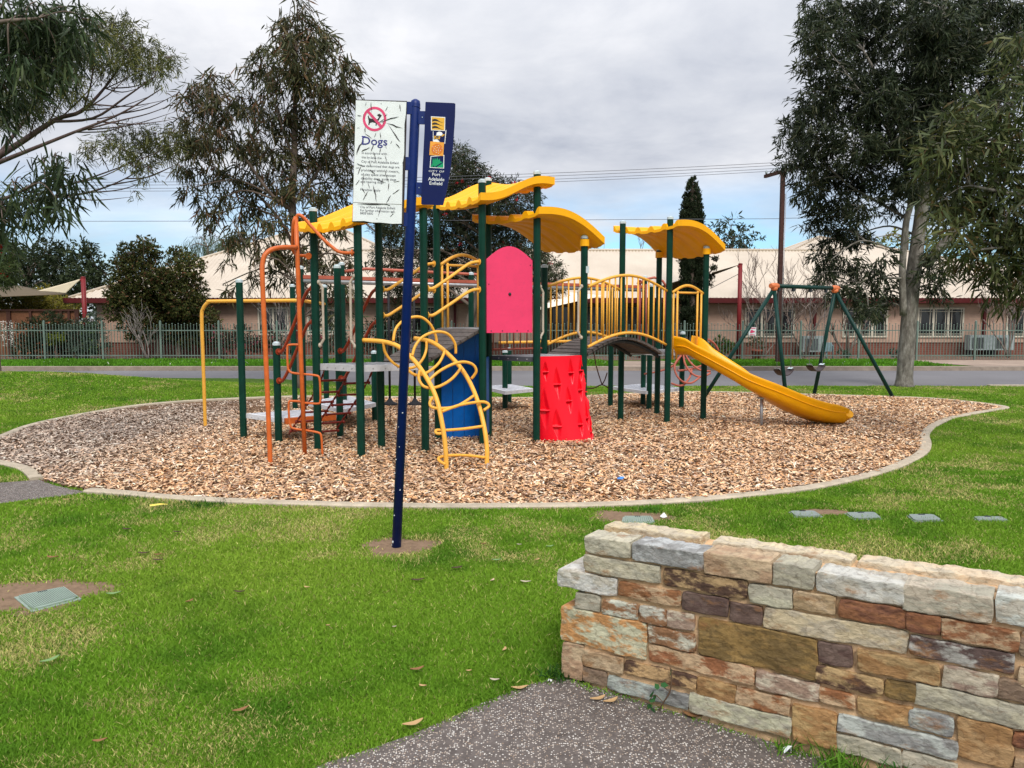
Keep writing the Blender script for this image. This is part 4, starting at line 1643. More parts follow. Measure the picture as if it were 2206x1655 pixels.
for x, y in ((1052, 556), (1078, 553), (1102, 562), (1048, 574), (1074, 576), (1098, 580), (1135, 548), (1152, 538)):
    flat(b, [(x - 9, y - 6), (x + 9, y - 8), (x + 10, y + 6), (x - 8, y + 8)], FY - .0006, 1)
flat(b, [(1028, 592), (1080, 588), (1118, 632), (1030, 622)], FY - .0004, 0)
flat(b, [(998, 612), (1157, 626), (1146, 780), (986, 770)], FY - .0008, 3)
flat(b, circ(1076, 704, 64), FY - .0014, 4)
for rr in (46, 22):
    for k in range(14):
        a0, a1 = 0.5 + 5.2 * k / 14, 0.5 + 5.2 * (k + 1) / 14
        flat(b, [(1078 + rr * math.cos(a0), 704 + rr * math.sin(a0)), (1078 + rr * math.cos(a1), 704 + rr * math.sin(a1)),
                 (1078 + (rr - 8) * math.cos(a1), 704 + (rr - 8) * math.sin(a1)), (1078 + (rr - 8) * math.cos(a0), 704 + (rr - 8) * math.sin(a0))], FY - .0020, 3)
for k in range(14):
    a = k * 2.4
    q_ = 14 + 3.4 * k
    flat(b, circ(1076 + q_ * math.cos(a), 704 + q_ * math.sin(a), 4, 6), FY - .0024, 0)
T4 = [(1002, 782), (1158, 768), (1156, 924), (990, 916)]
flat(b, T4, FY, 0)
flat(b, [(1010, 789), (1150, 777), (1148, 916), (1000, 908)], FY - .0006, 5)
flat(b, [(1030, 905), (1022, 850), (1028, 800), (1042, 835), (1052, 798), (1064, 830), (1080, 794), (1090, 832), (1106, 808), (1112, 845), (1142, 850), (1100, 872), (1060, 900)], FY - .0012, 6)
flat(b, [(1002, 905), (1018, 862), (1030, 890), (1050, 905)], FY - .0012, 6)
flat(b, [(1068, 912), (1105, 886), (1148, 858), (1147, 914)], FY - .0012, 6)
b.build('council_emblem', [M['white'], M['gold'], M['crack'], M['orangeprint'], M['rustprint'], M['navysign'], M['greenprint']], csign)

# ------------------------------------------------------------------ stone wall
WN = -WOUT
RISE = 0.036      # the courses climb slightly towards the right


def wsz(px, py):
    d = V(ray(px, py))
    nxy = WOUT
    t = (np.dot(nxy, WALL_A) - 0.0) / np.dot(nxy, d)
    q_ = d * t
    s_ = float(np.dot(q_ - WALL_A, WDIR))
    return s_, CH + float(q_[2]) - RISE * s_


def wpt(s, z, dep=0.0):
    """dep > 0 goes into the wall"""
    p = WALL_A + WDIR * s - WOUT * dep
    return V((p[0], p[1], z))


WR = random.Random(21)
pal = {'g': ((0.45, 0.41, 0.30), (0.36, 0.33, 0.25)), 'b': ((0.40, 0.40, 0.365), (0.24, 0.235, 0.22)), 't': ((0.40, 0.27, 0.155), (0.50, 0.37, 0.23)), 'd': ((0.42, 0.27, 0.13), (0.085, 0.045, 0.028)),
       'r': ((0.26, 0.11, 0.045), (0.46, 0.32, 0.19)), 'R': ((0.23, 0.095, 0.04), (0.15, 0.06, 0.032)), 'p': ((0.105, 0.064, 0.05), (0.145, 0.095, 0.075)), 'w': ((0.54, 0.51, 0.42), (0.28, 0.14, 0.065)),
       'W': ((0.54, 0.53, 0.47), (0.46, 0.42, 0.34)), 'c': ((0.53, 0.43, 0.29), (0.46, 0.39, 0.28)), 'o': ((0.155, 0.098, 0.034), (0.25, 0.155, 0.05)), 'y': ((0.43, 0.28, 0.125), (0.33, 0.18, 0.07)),
       'm': ((0.31, 0.205, 0.15), (0.50, 0.43, 0.32)), 'u': ((0.42, 0.40, 0.35), (0.11, 0.07, 0.06)), 'k': ((0.25, 0.175, 0.115), (0.20, 0.135, 0.09)), 'G': ((0.46, 0.42, 0.31), (0.46, 0.23, 0.085))}
stones = [((155, 250), (505, 382), 'g'), ((525, 312), (910, 455), 'd'), ((925, 382), (1120, 498), 'g'), ((1138, 418), (1325, 532), 't'), ((1345, 455), (1652, 590), 'R'), ((1658, 512), (1812, 622), 'R'),
          ((1825, 548), (2180, 700), 'r'), ((2198, 605), (2420, 760), 'k'),
          ((30, 315), (300, 442), 'W'), ((315, 375), (600, 490), 'r'), ((612, 420), (820, 540), 'p'), ((832, 468), (978, 580), 'p'), ((998, 492), (1660, 712), 'c'), ((1675, 628), (2155, 805), 'u'),
          ((2190, 770), (2420, 900), 't'),
          ((115, 425), (225, 517), 'g'), ((240, 455), (402, 555), 'w'), ((415, 485), (535, 580), 'w'), ((545, 508), (665, 605), 'm'), ((45, 490), (440, 738), 'G'), ((457, 580), (667, 702), 'w'),
          ((690, 540), (1235, 832), 'o'), ((1250, 655), (1402, 780), 'p'), ((1430, 690), (1805, 858), 'y'), ((1830, 765), (2080, 915), 'm'), ((2090, 825), (2330, 965), 'k'),
          ((455, 668), (942, 856), 'r'), ((150, 690), (335, 808), 't'), ((50, 655), (142, 838), 't'), ((345, 742), (675, 880), 'd'), ((1240, 765), (1547, 910), 'd'), ((1560, 832), (1695, 937), 'o'),
          ((1705, 850), (2320, 1085), 'g'), ((145, 775), (255, 862), 'k'), ((680, 820), (856, 945), 'y'), ((866, 865), (1112, 1003), 'r'), ((962, 790), (1248, 938), 'm'), ((1252, 868), (1412, 970), 'r'),
          ((1435, 910), (1690, 1050), 'y'), ((1672, 965), (1872, 1100), 'b'), ((265, 812), (640, 972), 'b'), ((648, 895), (1118, 1102), 'g'), ((1130, 945), (1326, 1162), 'y'), ((1338, 992), (1890, 1208), 'b'),
          ((1902, 1005), (2147, 1250), 'y'), ((1335, 1085), (1630, 1242), 'g'), ((1640, 1162), (1890, 1300), 'g'), ((2163, 1075), (2330, 1180), 'R'), ((2163, 1192), (2330, 1300), 't'), ((1900, 1262), (2140, 1340), 'k')]
copings = [((158, 160), (367, 264), 'g'), ((382, 195), (712, 320), 'b'), ((717, 240), (1025, 380), 't'), ((1036, 290), (1220, 412), 'g'), ((1240, 330), (1642, 484), 'W'), ((1650, 390), (2058, 567), 'g'),
           ((2078, 440), (2400, 612), 'W')]


def crop_px(c):
    return 1190 + c[0] / 2.171, 1080 + c[1] / 2.171


NTAB = np.random.default_rng(77).random((64, 64))


def nzt(x, y):
    xi, yi = math.floor(x), math.floor(y)
    fx, fy = x - xi, y - yi
    a, b_, c_, d_ = NTAB[xi % 64, yi % 64], NTAB[(xi + 1) % 64, yi % 64], NTAB[xi % 64, (yi + 1) % 64], NTAB[(xi + 1) % 64, (yi + 1) % 64]
    return (a * (1 - fx) + b_ * fx) * (1 - fy) + (c_ * (1 - fx) + d_ * fx) * fy


def stone_block(mb, c2, s0, s1, z0, z1, key, front, depth, r, rough=0.0035):
    s0, s1, z0, z1 = s0 - 0.0025, s1 + 0.0025, z0 - 0.0025, z1 + 0.0025
    _ = 0
    """rough faced block; front < 0 stands proud of the wall plane"""
    ca, cb = pal[key]
    jit = r.uniform(0.88, 1.12)
    ca = tuple(k * jit * r.uniform(0.96, 1.04) for k in ca)
    cb = tuple(k * jit for k in cb)
    ns = max(6, int((s1 - s0) / 0.013))
    nz_ = max(5, int((z1 - z0) / 0.013))
    sv = [s0, s0 + 0.004] + [s0 + 0.004 + (s1 - s0 - 0.008) * k / ns for k in range(1, ns)] + [s1 - 0.004, s1]
    zv = [z0, z0 + 0.004] + [z0 + 0.004 + (z1 - z0 - 0.008) * k / nz_ for k in range(1, nz_)] + [z1 - 0.004, z1]
    ph = [r.uniform(0, 6.28) for _ in range(8)]
    fr = [r.uniform(14, 40) for _ in range(4)]
    tl = r.uniform(-0.010, 0.010)
    vs = []
    nS, nZ = len(sv), len(zv)
    for j, z in enumerate(zv):
        for i, s in enumerate(sv):
            edge_ = i in (0, nS - 1) or j in (0, nZ - 1)
            h = rough * (2.6 * (nzt(s * 11 + ph[0] * 9, z * 17 + ph[1] * 7) - 0.5) + 1.6 * (nzt(s * 34 + ph[2] * 9, z * 40 + ph[3] * 7) - 0.5) + r.uniform(-0.35, 0.35)) + tl * (s - (s0 + s1) / 2)
            dep = front - h
            ds = 0.0018 * math.sin(z * 60 + ph[2]) + 0.002 * math.sin(z * 23 + ph[3])
            dz = 0.0016 * math.sin(s * 55 + ph[4]) + 0.0016 * math.sin(s * 19 + ph[5])
            # chipped corners
            if (i <= 1 or i >= nS - 2) and (j <= 1 or j >= nZ - 2):
                dep += 0.002
                ds += 0.002 * (1 if i <= 1 else -1)
                dz += 0.002 * (1 if j <= 1 else -1)
            if edge_:
                dep += 0.002
            vs.append(wpt(s + ds, z + dz + RISE * s, dep))
    fs = []
    for j in range(nZ - 1):
        for i in range(nS - 1):
            a = j * nS + i
            fs.append((a, a + 1, a + nS + 1, a + nS))
    ring = [i for i in range(nS)] + [j * nS + nS - 1 for j in range(1, nZ)] + [(nZ - 1) * nS + i for i in range(nS - 2, -1, -1)] + [j * nS for j in range(nZ - 2, 0, -1)]
    n0 = len(vs)
    for k in ring:
        p = vs[k] - WOUT * depth
        vs.append(p + V((0, 0, r.uniform(-.003, .003))))
    m = len(ring)
    for k in range(m):
        k2 = (k + 1) % m
        fs.append((ring[k2], ring[k], n0 + k, n0 + k2))
    fs.append([n0 + k for k in range(m)][::-1])
    mb.add(vs, fs, 0, False, ca)
    c2.extend([cb] * len(vs))


WALL = empty('stone_wall', tuple(wpt(0.8, 0, 0.12)), 'low wall of coursed cream, grey and rust coloured stone in the right foreground', 'wall')


def finish_stone(mb, c2, name):
    o = mb.build(name, M['stone'], WALL)
    ca = o.data.color_attributes.new('col2', 'FLOAT_COLOR', 'POINT')
    c4 = np.ones((len(c2), 4), np.float32)
    c4[:, :3] = np.array(c2)
    ca.data.foreach_set('color', c4.ravel())
    return o


mb, c2 = MB(), []
for tl_, br2, key in stones:
    s0, z1 = wsz(*crop_px(tl_))
    s1, z0 = wsz(*crop_px(br2))
    end = s0 < 0.11
    stone_block(mb, c2, s0, s1, max(z0, -0.03), z1, key, WR.uniform(-0.015, -0.009), 0.23 if end else 0.05, WR)
# courses continuing beyond the right edge of the photograph
for z0, z1 in ((-0.02, 0.10), (0.11, 0.21), (0.22, 0.36), (0.37, 0.46), (0.47, 0.56)):
    s = 1.84 + WR.uniform(0, 0.06)
    while s < 3.4:
        w = WR.uniform(0.12, 0.32)
        stone_block(mb, c2, s, s + w - 0.012, z0, z1, WR.choice('gbtrkymW'), WR.uniform(-0.015, -0.009), 0.05, WR)
        s += w
finish_stone(mb, c2, 'stonework')
for tl_, br2, key in copings:
    s0, z1 = wsz(*crop_px(tl_))
    s1, z0 = wsz(*crop_px(br2))
    mb, c2 = MB(), []
    stone_block(mb, c2, s0, s1, z0, z1 + WR.uniform(-0.002, 0.004), key, WR.uniform(-0.018, -0.010), 0.125, WR, 0.0035)
    o = finish_stone(mb, c2, 'coping_stone')
mb, c2 = MB(), []
for s0, s1, key, dz in ((1.84, 2.2, 'g', 0), (2.215, 2.55, 't', 0), (2.565, 3.0, 'b', 0), (3.01, 3.4, 'g', 0)):
    stone_block(mb, c2, s0, s1, 0.575, 0.668, key, -0.01, 0.125, WR, 0.005)
finish_stone(mb, c2, 'coping_stone')
for s0, s1, key, z in ((0.10, 0.55, 'c', 0.680), (0.60, 1.13, 'c', 0.672), (1.15, 1.66, 'c', 0.670), (1.68, 2.2, 'c', 0.668), (2.22, 2.8, 't', 0.668), (2.82, 3.4, 'c', 0.665)):
    mb, c2 = MB(), []
    stone_block(mb, c2, s0, s1, 0.60, z, key, 0.150, 0.10, WR, 0.004)
    finish_stone(mb, c2, 'coping_stone')
# mortar core
mb = MB()
ns, nzv = 120, 26
core = []
for j in range(nzv + 1):
    for i in range(ns + 1):
        s = 0.085 + (3.4 - 0.085) * i / ns
        z = -0.05 + (0.650 + RISE * s + 0.05) * j / nzv
        core.append(wpt(s, z, 0.004 + 0.003 * WR.uniform(-1, 1)))
q_ = []
for j in range(nzv):
    for i in range(ns):
        a = j * (ns + 1) + i
        q_.append((a, a + 1, a + ns + 2, a + ns + 1))
mb.add(core, q_, 0, False)
topc = []
for j in range(9):
    for i in range(ns + 1):
        s = 0.085 + (3.4 - 0.085) * i / ns
        topc.append(wpt(s, 0.650 + RISE * s + (0.006 * WR.uniform(-1, 1) if j else 0), 0.004 + 0.243 * j / 8))
q_ = []
for j in range(8):
    for i in range(ns):
        a = j * (ns + 1) + i
        q_.append((a, a + 1, a + ns + 2, a + ns + 1))
mb.add(topc, q_, 0, False)
A_, B_ = wpt(0.085, 0, 0.012), wpt(3.4, 0, 0.012)
bk = [wpt(0.085, -0.05, 0.247), wpt(3.4, -0.05, 0.247), wpt(3.4, 0.650 + RISE * 3.4, 0.247), wpt(0.085, 0.650, 0.247)]
mb.add(bk, [(3, 2, 1, 0)])
mb.add([wpt(0.085, -0.05, 0.012), wpt(0.085, -0.05, 0.247), wpt(0.085, 0.650, 0.247), wpt(0.085, 0.650, 0.012)], [(0, 1, 2, 3)])
mb.build('mortar', M['mortar'], WALL)


# ------------------------------------------------------------------ small things on the ground
def grass_tuft(p, n, h, label, name='grass_tuft', col=(0.10, 0.22, 0.02), spread=0.05):
    p = V(p)
    base = np.stack([p[0] + rg.normal(0, spread, n), p[1] + rg.normal(0, spread * 0.6, n), np.full(n, p[2])], 1)
    d = np.stack([rg.normal(0, 0.5, n), rg.normal(0, 0.5, n), np.ones(n)], 1)
    c = np.array(col) * (0.6 + 0.8 * rg.random(n))[:, None]
    o = blades(name, base - V((p[0], p[1], p[2])), d, h * (0.5 + 0.6 * rg.random(n)), 0.004 + 0.002 * rg.random(n), np.stack([rg.normal(0, .3, n), rg.normal(0, .3, n), -0.3 * rg.random(n)], 1), c, M['grassblade'])
    o.location = p
    return tag(o, label, 'grass tuft', 'grass tufts at the foot of the wall')


grass_tuft(wpt(0.97, 0.01, -0.04), 60, 0.07, 'tiny grass tuft by the pale scrap at the wall foot', spread=0.035)
grass_tuft(wpt(1.155, 0.01, -0.05), 150, 0.12, 'largest bushy grass tuft growing at the wall foot', spread=0.05)
grass_tuft(wpt(1.345, 0.01, -0.05), 60, 0.13, 'darker broad grass tuft nearest the bottom edge by the wall', col=(0.04, 0.13, 0.02), spread=0.03)
grass_tuft(wpt(-0.03, 0.01, -0.02), 120, 0.07, 'dark grass tuft against the left end of the wall', col=(0.03, 0.09, 0.015), spread=0.05)
grass_tuft(G(1405, 1105), 90, 0.09, 'grass tuft beside the ribbed valve cover at the pit edge', col=(0.06, 0.18, 0.02), spread=0.06)
grass_tuft(G(440, 1093), 200, 0.08, 'dark grass tuft leaning on the front edging', col=(0.03, 0.10, 0.015), spread=0.12)
grass_tuft(G(250, 1080), 220, 0.08, 'dark long grass tuft where the front edging ends', col=(0.04, 0.11, 0.015), spread=0.16)

# climbing weed against the wall
wd = empty('weed', tuple(wpt(0.43, 0, -0.03)), 'thin leafy weed growing up the stone wall', 'weed')
b = MB()
wp = [wpt(0.45, 0.0, -0.03), wpt(0.475, 0.05, -0.035), wpt(0.50, 0.10, -0.03), wpt(0.505, 0.16, -0.025), wpt(0.495, 0.20, -0.02)]
b.tube(smooth_path(wp, 4), [0.003] * 16 + [0.0015], 6)
b.tube(smooth_path([wpt(0.475, 0.05, -0.035), wpt(0.44, 0.075, -0.04), wpt(0.42, 0.05, -0.045)], 4), 0.002, 5)
b.tube(smooth_path([wpt(0.50, 0.10, -0.03), wpt(0.465, 0.125, -0.04)], 4), 0.002, 5)
b.build('stem', M['stem'], wd)
lv = [wpt(0.42, 0.05, -0.045), wpt(0.415, 0.03, -0.05), wpt(0.43, 0.02, -0.05), wpt(0.465, 0.125, -0.04), wpt(0.46, 0.11, -0.05), wpt(0.50, 0.17, -0.03), wpt(0.44, 0.075, -0.045), wpt(0.425, 0.065, -0.05)]
n = len(lv)
blades('leaf', np.array(lv), rg.normal(0, 1, (n, 3)) - V((0, 0, .6)), np.full(n, 0.035), np.full(n, 0.022), np.zeros((n, 3)), np.tile([0.04, 0.13, 0.04], (n, 1)), M['bushleaf'], wd)


# fallen leaves
def fallen_leaf(p, a, L, c, label, curl=0.12):
    L *= 0.72
    n = 7
    vs, fs = [], []
    for k in range(n):
        f = k / (n - 1)
        w = L * 0.15 * math.sin(PI * min(1, f * 0.96 + 0.03)) ** 0.8 + 0.0008
        x = (f - 0.5) * L
        y = 0.12 * L * (f - 0.5) ** 2 * 4
        z = 0.006 + curl * L * abs(f - 0.5) * (1.0 if f > .5 else 0.5)
        vs += [(x, y - w, z + 0.004), (x, y, z), (x, y + w, z + 0.005)]
    for k in range(n - 1):
        for s in (0, 1):
            i0 = k * 3 + s
            fs.append((i0, i0 + 3, i0 + 4, i0 + 1))
    ca, sa = math.cos(a), math.sin(a)
    b = MB()
    b.add([(x * ca - y * sa, x * sa + y * ca, z) for x, y, z in vs], fs, 0, True, c)
    o = b.build('fallen_leaf', M['dryleaf'])
    o.location = p
    return tag(o, label, 'leaf', 'fallen gum leaves')


TAN, BRN, DRK, GRY, GRN = (0.42, 0.27, 0.13), (0.22, 0.11, 0.05), (0.07, 0.04, 0.03), (0.40, 0.34, 0.25), (0.16, 0.26, 0.10)
for px, py, a, L, c, lb in [
    (1290, 1515, 0.4, 0.10, TAN, 'upper of two tan leaves lying on the path near the wall'), (1318, 1520, 0.5, 0.10, TAN, 'lower of two tan leaves lying on the path near the wall'),
    (1490, 1552, -0.5, 0.11, BRN, 'brown leaf on the path close to the wall base'), (892, 1578, 0.5, 0.12, TAN, 'curled tan leaf on the path edge at lower centre'),
    (1120, 1492, 0.15, 0.10, TAN, 'flat tan leaf where lawn meets the path'), (1158, 1217, 0.6, 0.06, TAN, 'broad pale leaf on the lawn left of the wall'),
    (1062, 1262, 1.1, 0.06, (0.5, 0.36, 0.24), 'pinkish tan leaf in the lawn between pole and wall'), (1132, 1266, -0.2, 0.09, GRY, 'pale narrow leaf in the lawn left of the wall end'),
    (900, 1262, 0.1, 0.11, DRK, 'long dark leaf in the lawn below the pole'), (1070, 1218, 0.0, 0.09, GRN, 'greenish narrow leaf in the lawn between pole and wall'),
    (985, 1235, 0.3, 0.10, DRK, 'dark twiggy leaf in the lawn right of the pole'), (1042, 1182, 0.0, 0.06, BRN, 'small brown leaf right of the dirt patch'),
    (1118, 1184, -0.3, 0.05, GRY, 'small grey leaf far right of the pole'), (1185, 1188, 0.3, 0.08, GRN, 'pale green leaf close behind the wall end'),
    (660, 1278, -0.5, 0.06, TAN, 'pale tan leaf in the left lawn below the pole'), (707, 1362, 0.2, 0.03, TAN, 'tiny pale leaf in the middle of the lawn'),
    (1088, 1414, 1.3, 0.06, TAN, 'tan leaf standing in the lawn left of the wall'), (900, 1458, 0.4, 0.09, BRN, 'brown leaf in the lawn above the path curve'),
    (1010, 1462, 0.1, 0.035, TAN, 'little yellowish leaf in the lawn above the path'), (1065, 1482, -0.2, 0.06, GRY, 'grey leaf at the lawn edge above the path'),
    (340, 1218, -0.05, 0.10, DRK, 'dark narrow leaf in the left lawn, lower of a pair'), (340, 1206, 0.2, 0.07, BRN, 'brown leaf in the left lawn, upper of a pair'),
    (272, 1150, -0.2, 0.11, DRK, 'dark leaf on the thin grass at left'), (308, 1203, 0.0, 0.11, DRK, 'dark leaf left of a leaf pair in the left lawn'),
    (112, 1212, -0.1, 0.12, BRN, 'brown leaf in the far left lawn'), (380, 1156, -0.2, 0.09, DRK, 'dark leaf below the front edging at left'),
    (515, 1288, -0.1, 0.09, DRK, 'dark leaf in the lawn left of the blue pole'), (110, 1438, 0.9, 0.12, GRN, 'green gum leaf in the lower left lawn'),
    (520, 1548, 0.6, 0.09, BRN, 'brown curled leaf in the lawn at the bottom left'), (215, 1616, 0.3, 0.07, BRN, 'brown leaf at the bottom left corner'),
    (142, 1085, 0.0, 0.09, TAN, 'tan leaf on bare ground near the left path'), (245, 1292, 0.3, 0.11, GRN, 'green leaf right of the green valve cover'),
    (410, 1308, 1.0, 0.07, BRN, 'small brown leaf in the centre left lawn'), (1250, 1255, 0.0, 0.11, DRK, 'dark curved leaf in shade at the wall end'),
    (910, 1495, -0.3, 0.05, TAN, 'tan speck of leaf above the path curve'), (850, 1365, .3, .03, GRY, 'tiny grey leaf bit in the centre lawn'),
]:
    p = G(px, py)
    z = 0.012 if inpoly(np.array([p[0]]), np.array([p[1]]), fore_path)[0] else 0.028
    fallen_leaf((p[0], p[1], z), a, L, c, lb)


def scrap(name, p, size, mat, label, cat, rz=0.3):
    b = MB()
    n = 9
    r = random.Random(int(p[0] * 1000))
    top = [(math.cos(2 * PI * k / n) * size[0] * r.uniform(.6, 1), math.sin(2 * PI * k / n) * size[1] * r.uniform(.6, 1)) for k in range(n)]
    b.add([(0, 0, size[2])] + [(x, y, r.uniform(0, size[2])) for x, y in top], [(0, k + 1, (k + 1) % n + 1) for k in range(n)])
    o = b.build(name, mat)
    o.location = p
    o.rotation_euler.z = rz
    return tag(o, label, cat)


p = G(1337, 1043)
scrap('litter', (p[0], p[1], 0.05), (0.05, 0.03, 0.025), M['bluelitter'], 'small blue litter scrap on the wood chips', 'litter')
p = G(345, 1097)
scrap('litter', (p[0], p[1], 0.03), (0.09, 0.02, 0.02), M['yellowlitter'], 'yellow wrapper scrap in the grass by the front edging', 'litter')
p = wpt(0.975, 0.015, -0.06)
scrap('litter', tuple(p), (0.022, 0.016, 0.03), M['whitelitter'], 'crumpled white paper at the foot of the wall', 'litter')
for k, (s, dd) in enumerate(((1.20, -0.075), (1.235, -0.06))):
    p = wpt(s, 0.012, dd)
    scrap('pebble', tuple(p), (0.022, 0.016, 0.02), M['whitelitter'], ['white pebble at the wall foot under the big tuft', 'white pebble right of the big tuft'][k], 'pebble')
p = G(1185, 1474)
scrap('pebble', (p[0], p[1], 0.012), (0.012, 0.01, 0.012), M['white'], 'white pebble on the path at the left wall corner', 'pebble')
p = G(1430, 1117)
scrap('pebble', (p[0], p[1], 0.01), (0.04, 0.03, 0.04), M['white'], 'white stone beside the ribbed valve cover', 'pebble')


def valve_box(corners_px, label, mat, ribs, z=0.016, group=None):
    C = [V(G(x, y, z)) for x, y in corners_px]
    c = sum(C) / 4
    root = empty('valve_cover', (c[0], c[1], 0), label, 'valve cover', group)
    b = MB()
    b.prism([(p[0], p[1]) for p in C], -0.05, z - 0.006)
    b.build('surround', mat, root)
    b = MB()
    In = [c + (p - c) * 0.9 for p in C]
    # rounded lid outline
    P = []
    for i in range(4):
        p, a, d = In[i], In[i - 1], In[(i + 1) % 4]
        P += [p + (a - p) * 0.12, p + (a - p) * 0.04 + (d - p) * 0.04, p + (d - p) * 0.12]
    b.prism([(p[0], p[1]) for p in P], z - 0.02, z + 0.004)
    if ribs:
        for k in range(ribs):
            f = (k + 0.5) / ribs
            a, d = In[0] * (1 - f) + In[1] * f, In[3] * (1 - f) + In[2] * f
            m_ = (a + d) / 2
            b.box(up(m_, z + 0.006), (np.linalg.norm(d - a) * 0.88, np.linalg.norm(In[1] - In[0]) / ribs * 0.45, 0.008), axes=(d - a, np.cross((0, 0, 1), d - a), (0, 0, 1)))
    lid = b.build('lid', mat, root)
    b = MB()
    m_ = In[3] * 0.5 + In[2] * 0.5 + (c - (In[3] + In[2]) / 2) * 0.2
    b.box(up(m_, z + 0.0075), (0.05, 0.012, 0.005), axes=(In[2] - In[3], np.cross((0, 0, 1), In[2] - In[3]), (0, 0, 1)))
    b.build('lift_slot', M['acdark'], lid)
    return root


valve_box([(68, 1316), (176, 1288), (140, 1263), (30, 1284)], 'large green ribbed plastic valve cover in the left lawn', M['valve'], 22)
valve_box([(1338, 1128), (1413, 1128), (1405, 1112), (1342, 1112)], 'small green ribbed valve cover in dirt behind the wall', M['valve'], 14)
row = [([(1712, 1113), (1774, 1112), (1755, 1100), (1698, 1101)], 'flat grey valve cover, leftmost of the row in the right lawn'),
       ([(1838, 1118), (1902, 1117), (1886, 1103), (1818, 1104)], 'flat grey valve cover, second from left in the lawn row'),
       ([(1968, 1122), (2033, 1121), (2012, 1108), (1953, 1108)], 'flat grey valve cover, third from left in the lawn row'),
       ([(2104, 1121), (2176, 1121), (2158, 1113), (2094, 1113)], 'flat grey valve cover, rightmost of the row and half sunk in grass')]
for c_, lb in row:
    valve_box(c_, lb, M['valvegrey'], 0, 0.024, 'grey valve covers in a row on the right lawn')

# ------------------------------------------------------------------ swing set
SW = empty('swing_set', (5.8, 15.3, 0), 'dark green A-frame swing set with orange corner brackets right of the slide', 'swing set')
BL, BR = V(at(1668, 617, 14.75)), V(at(1799, 621, 15.8))
BL[2] = BR[2] = 2.25
bd = nrm(BR - BL)
b = MB()
b.tube([BL, BR], 0.04, 12)
b.build('top_beam', M['swinggreen'], SW)
for p in (BL, BR):
    b = MB()
    b.tube([p - bd * 0.11, p - bd * 0.05, p + bd * 0.05, p + bd * 0.11], [0.045, 0.058, 0.058, 0.045], 12)
    b.ball(p - V((0, 0, .05)), 0.07, 10, sq=(1, 1, 0.8))
    b.build('bracket', M['bracket'], SW)
for top, foot in ((BR, (7.88, 15.76)), (BR, (6.42, 16.3)), (BL, (3.63, 14.86)), (BL, (5.2, 14.45))):
    b = MB()
    f = V((foot[0], foot[1], -0.05))
    b.tube([top - V((0, 0, .05)) + (f - top) * 0.02, f], 0.038, 12)
    b.build('leg', M['swinggreen'], SW)
b = MB()
for f in (0.07, 0.30, 0.58, 0.84):
    p = BL + (BR - BL) * f
    b = MB()
    b.box(p - V((0, 0, 0.05)), (0.05, 0.05, 0.09), axes=(bd, np.cross(bd, (0, 0, 1)), (0, 0, 1)))
    b.build('hanger', M['acdark'], SW)
for (f0, f1, lb, dxy) in ((0.07, 0.30, 'black belt swing hanging nearer the slide', 0.02), (0.58, 0.84, 'black belt swing hanging on the right below the beam', -0.03)):
    p0, p1 = BL + (BR - BL) * f0, BL + (BR - BL) * f1
    mid = (p0 + p1) / 2
    zs = 0.54 if f0 < .3 else 0.585
    rt = empty('swing', (mid[0], mid[1], 0), lb, 'swing', 'belt swings on the swing set')
    hw = 0.21
    e0, e1 = up(mid - bd * hw, zs + 0.11), up(mid + bd * hw, zs + 0.11)
    sdv = np.cross(bd, (0, 0, 1))
    b = MB()
    n = 14
    vs, fs = [], []
    for k in range(n + 1):
        f = k / n
        c = up(mid + bd * hw * (2 * f - 1), zs + 0.11 * abs(2 * f - 1) ** 2.2)
        for o_, dz in ((-0.08, 0), (0.08, 0), (0.08, -0.015), (-0.08, -0.015)):
            vs.append(c + sdv * o_ + V((0, 0, dz)))
    for k in range(n):
        for j in range(4):
            j2 = (j + 1) % 4
            fs.append((k * 4 + j, k * 4 + j2, k * 4 + 4 + j2, k * 4 + 4 + j))
    b.add(vs, fs)
    b.build('seat', M['seatblack'], rt)
    for e_, p in ((e0, p0), (e1, p1)):
        b = MB()
        n = 60
        tp_ = p - V((0, 0, 0.09))
        for k in range(n):
            a, d = e_ + (tp_ - e_) * (k / n), e_ + (tp_ - e_) * ((k + 1) / n)
            if k % 2:
                b.box((a + d) / 2, (0.012, 0.004, np.linalg.norm(d - a) * 1.2))
            else:
                b.box((a + d) / 2, (0.004, 0.012, np.linalg.norm(d - a) * 1.2))
        b.build('chain', M['darkchain'], rt)
        b = MB()
        b.box(e_ + V((0, 0, 0.015)) - nrm(e_ - up(mid, e_[2])) * 0.012, (0.06, 0.10, 0.004), axes=(nrm(e_ - up(mid, zs)), sdv, np.cross(nrm(e_ - up(mid, zs)), sdv)))
        b.build('seat_clamp', M['cap'], rt)

# ------------------------------------------------------------------ fence
FYD = 28.6
FN = empty('picket_fence', (0, FYD, 0.12), 'long pale green tubular steel picket fence in front of the school', 'fence')
fx = -26.0
k = 0
while fx < 27:
    b = MB()
    for px_ in np.arange(fx + 0.10, fx + 2.12, 0.1135):
        i = int(round(px_ / 0.1135))
        h = 1.30 if i % 2 else 1.25
        b.box((px_, FYD, 0.15 + h / 2), (0.016, 0.016, h))
        b.ball((px_, FYD, 0.17 + h), 0.025, 6)
    for z in (0.29, 1.22):
        b.box((fx + 1.08, FYD + 0.012, z), (2.1, 0.03, 0.035))
    b.build('picket_panel', M['fence'], FN)
    b = MB()
    b.box((fx, FYD, 0.80), (0.065, 0.065, 1.46))
    b.ball((fx, FYD, 1.55), 0.04, 8)
    b.build('fence_post', M['fence'], FN)
    fx += 2.16
sg = empty('fence_sign', at(1621, 714, FYD - 0.03), 'small white notice with red print fixed to the green fence', 'sign')
p = V(at(1621, 714, FYD - 0.03))
b = MB()
b.box(p, (0.28, 0.006, 0.31))
b.build('sign_plate', M['white'], sg)
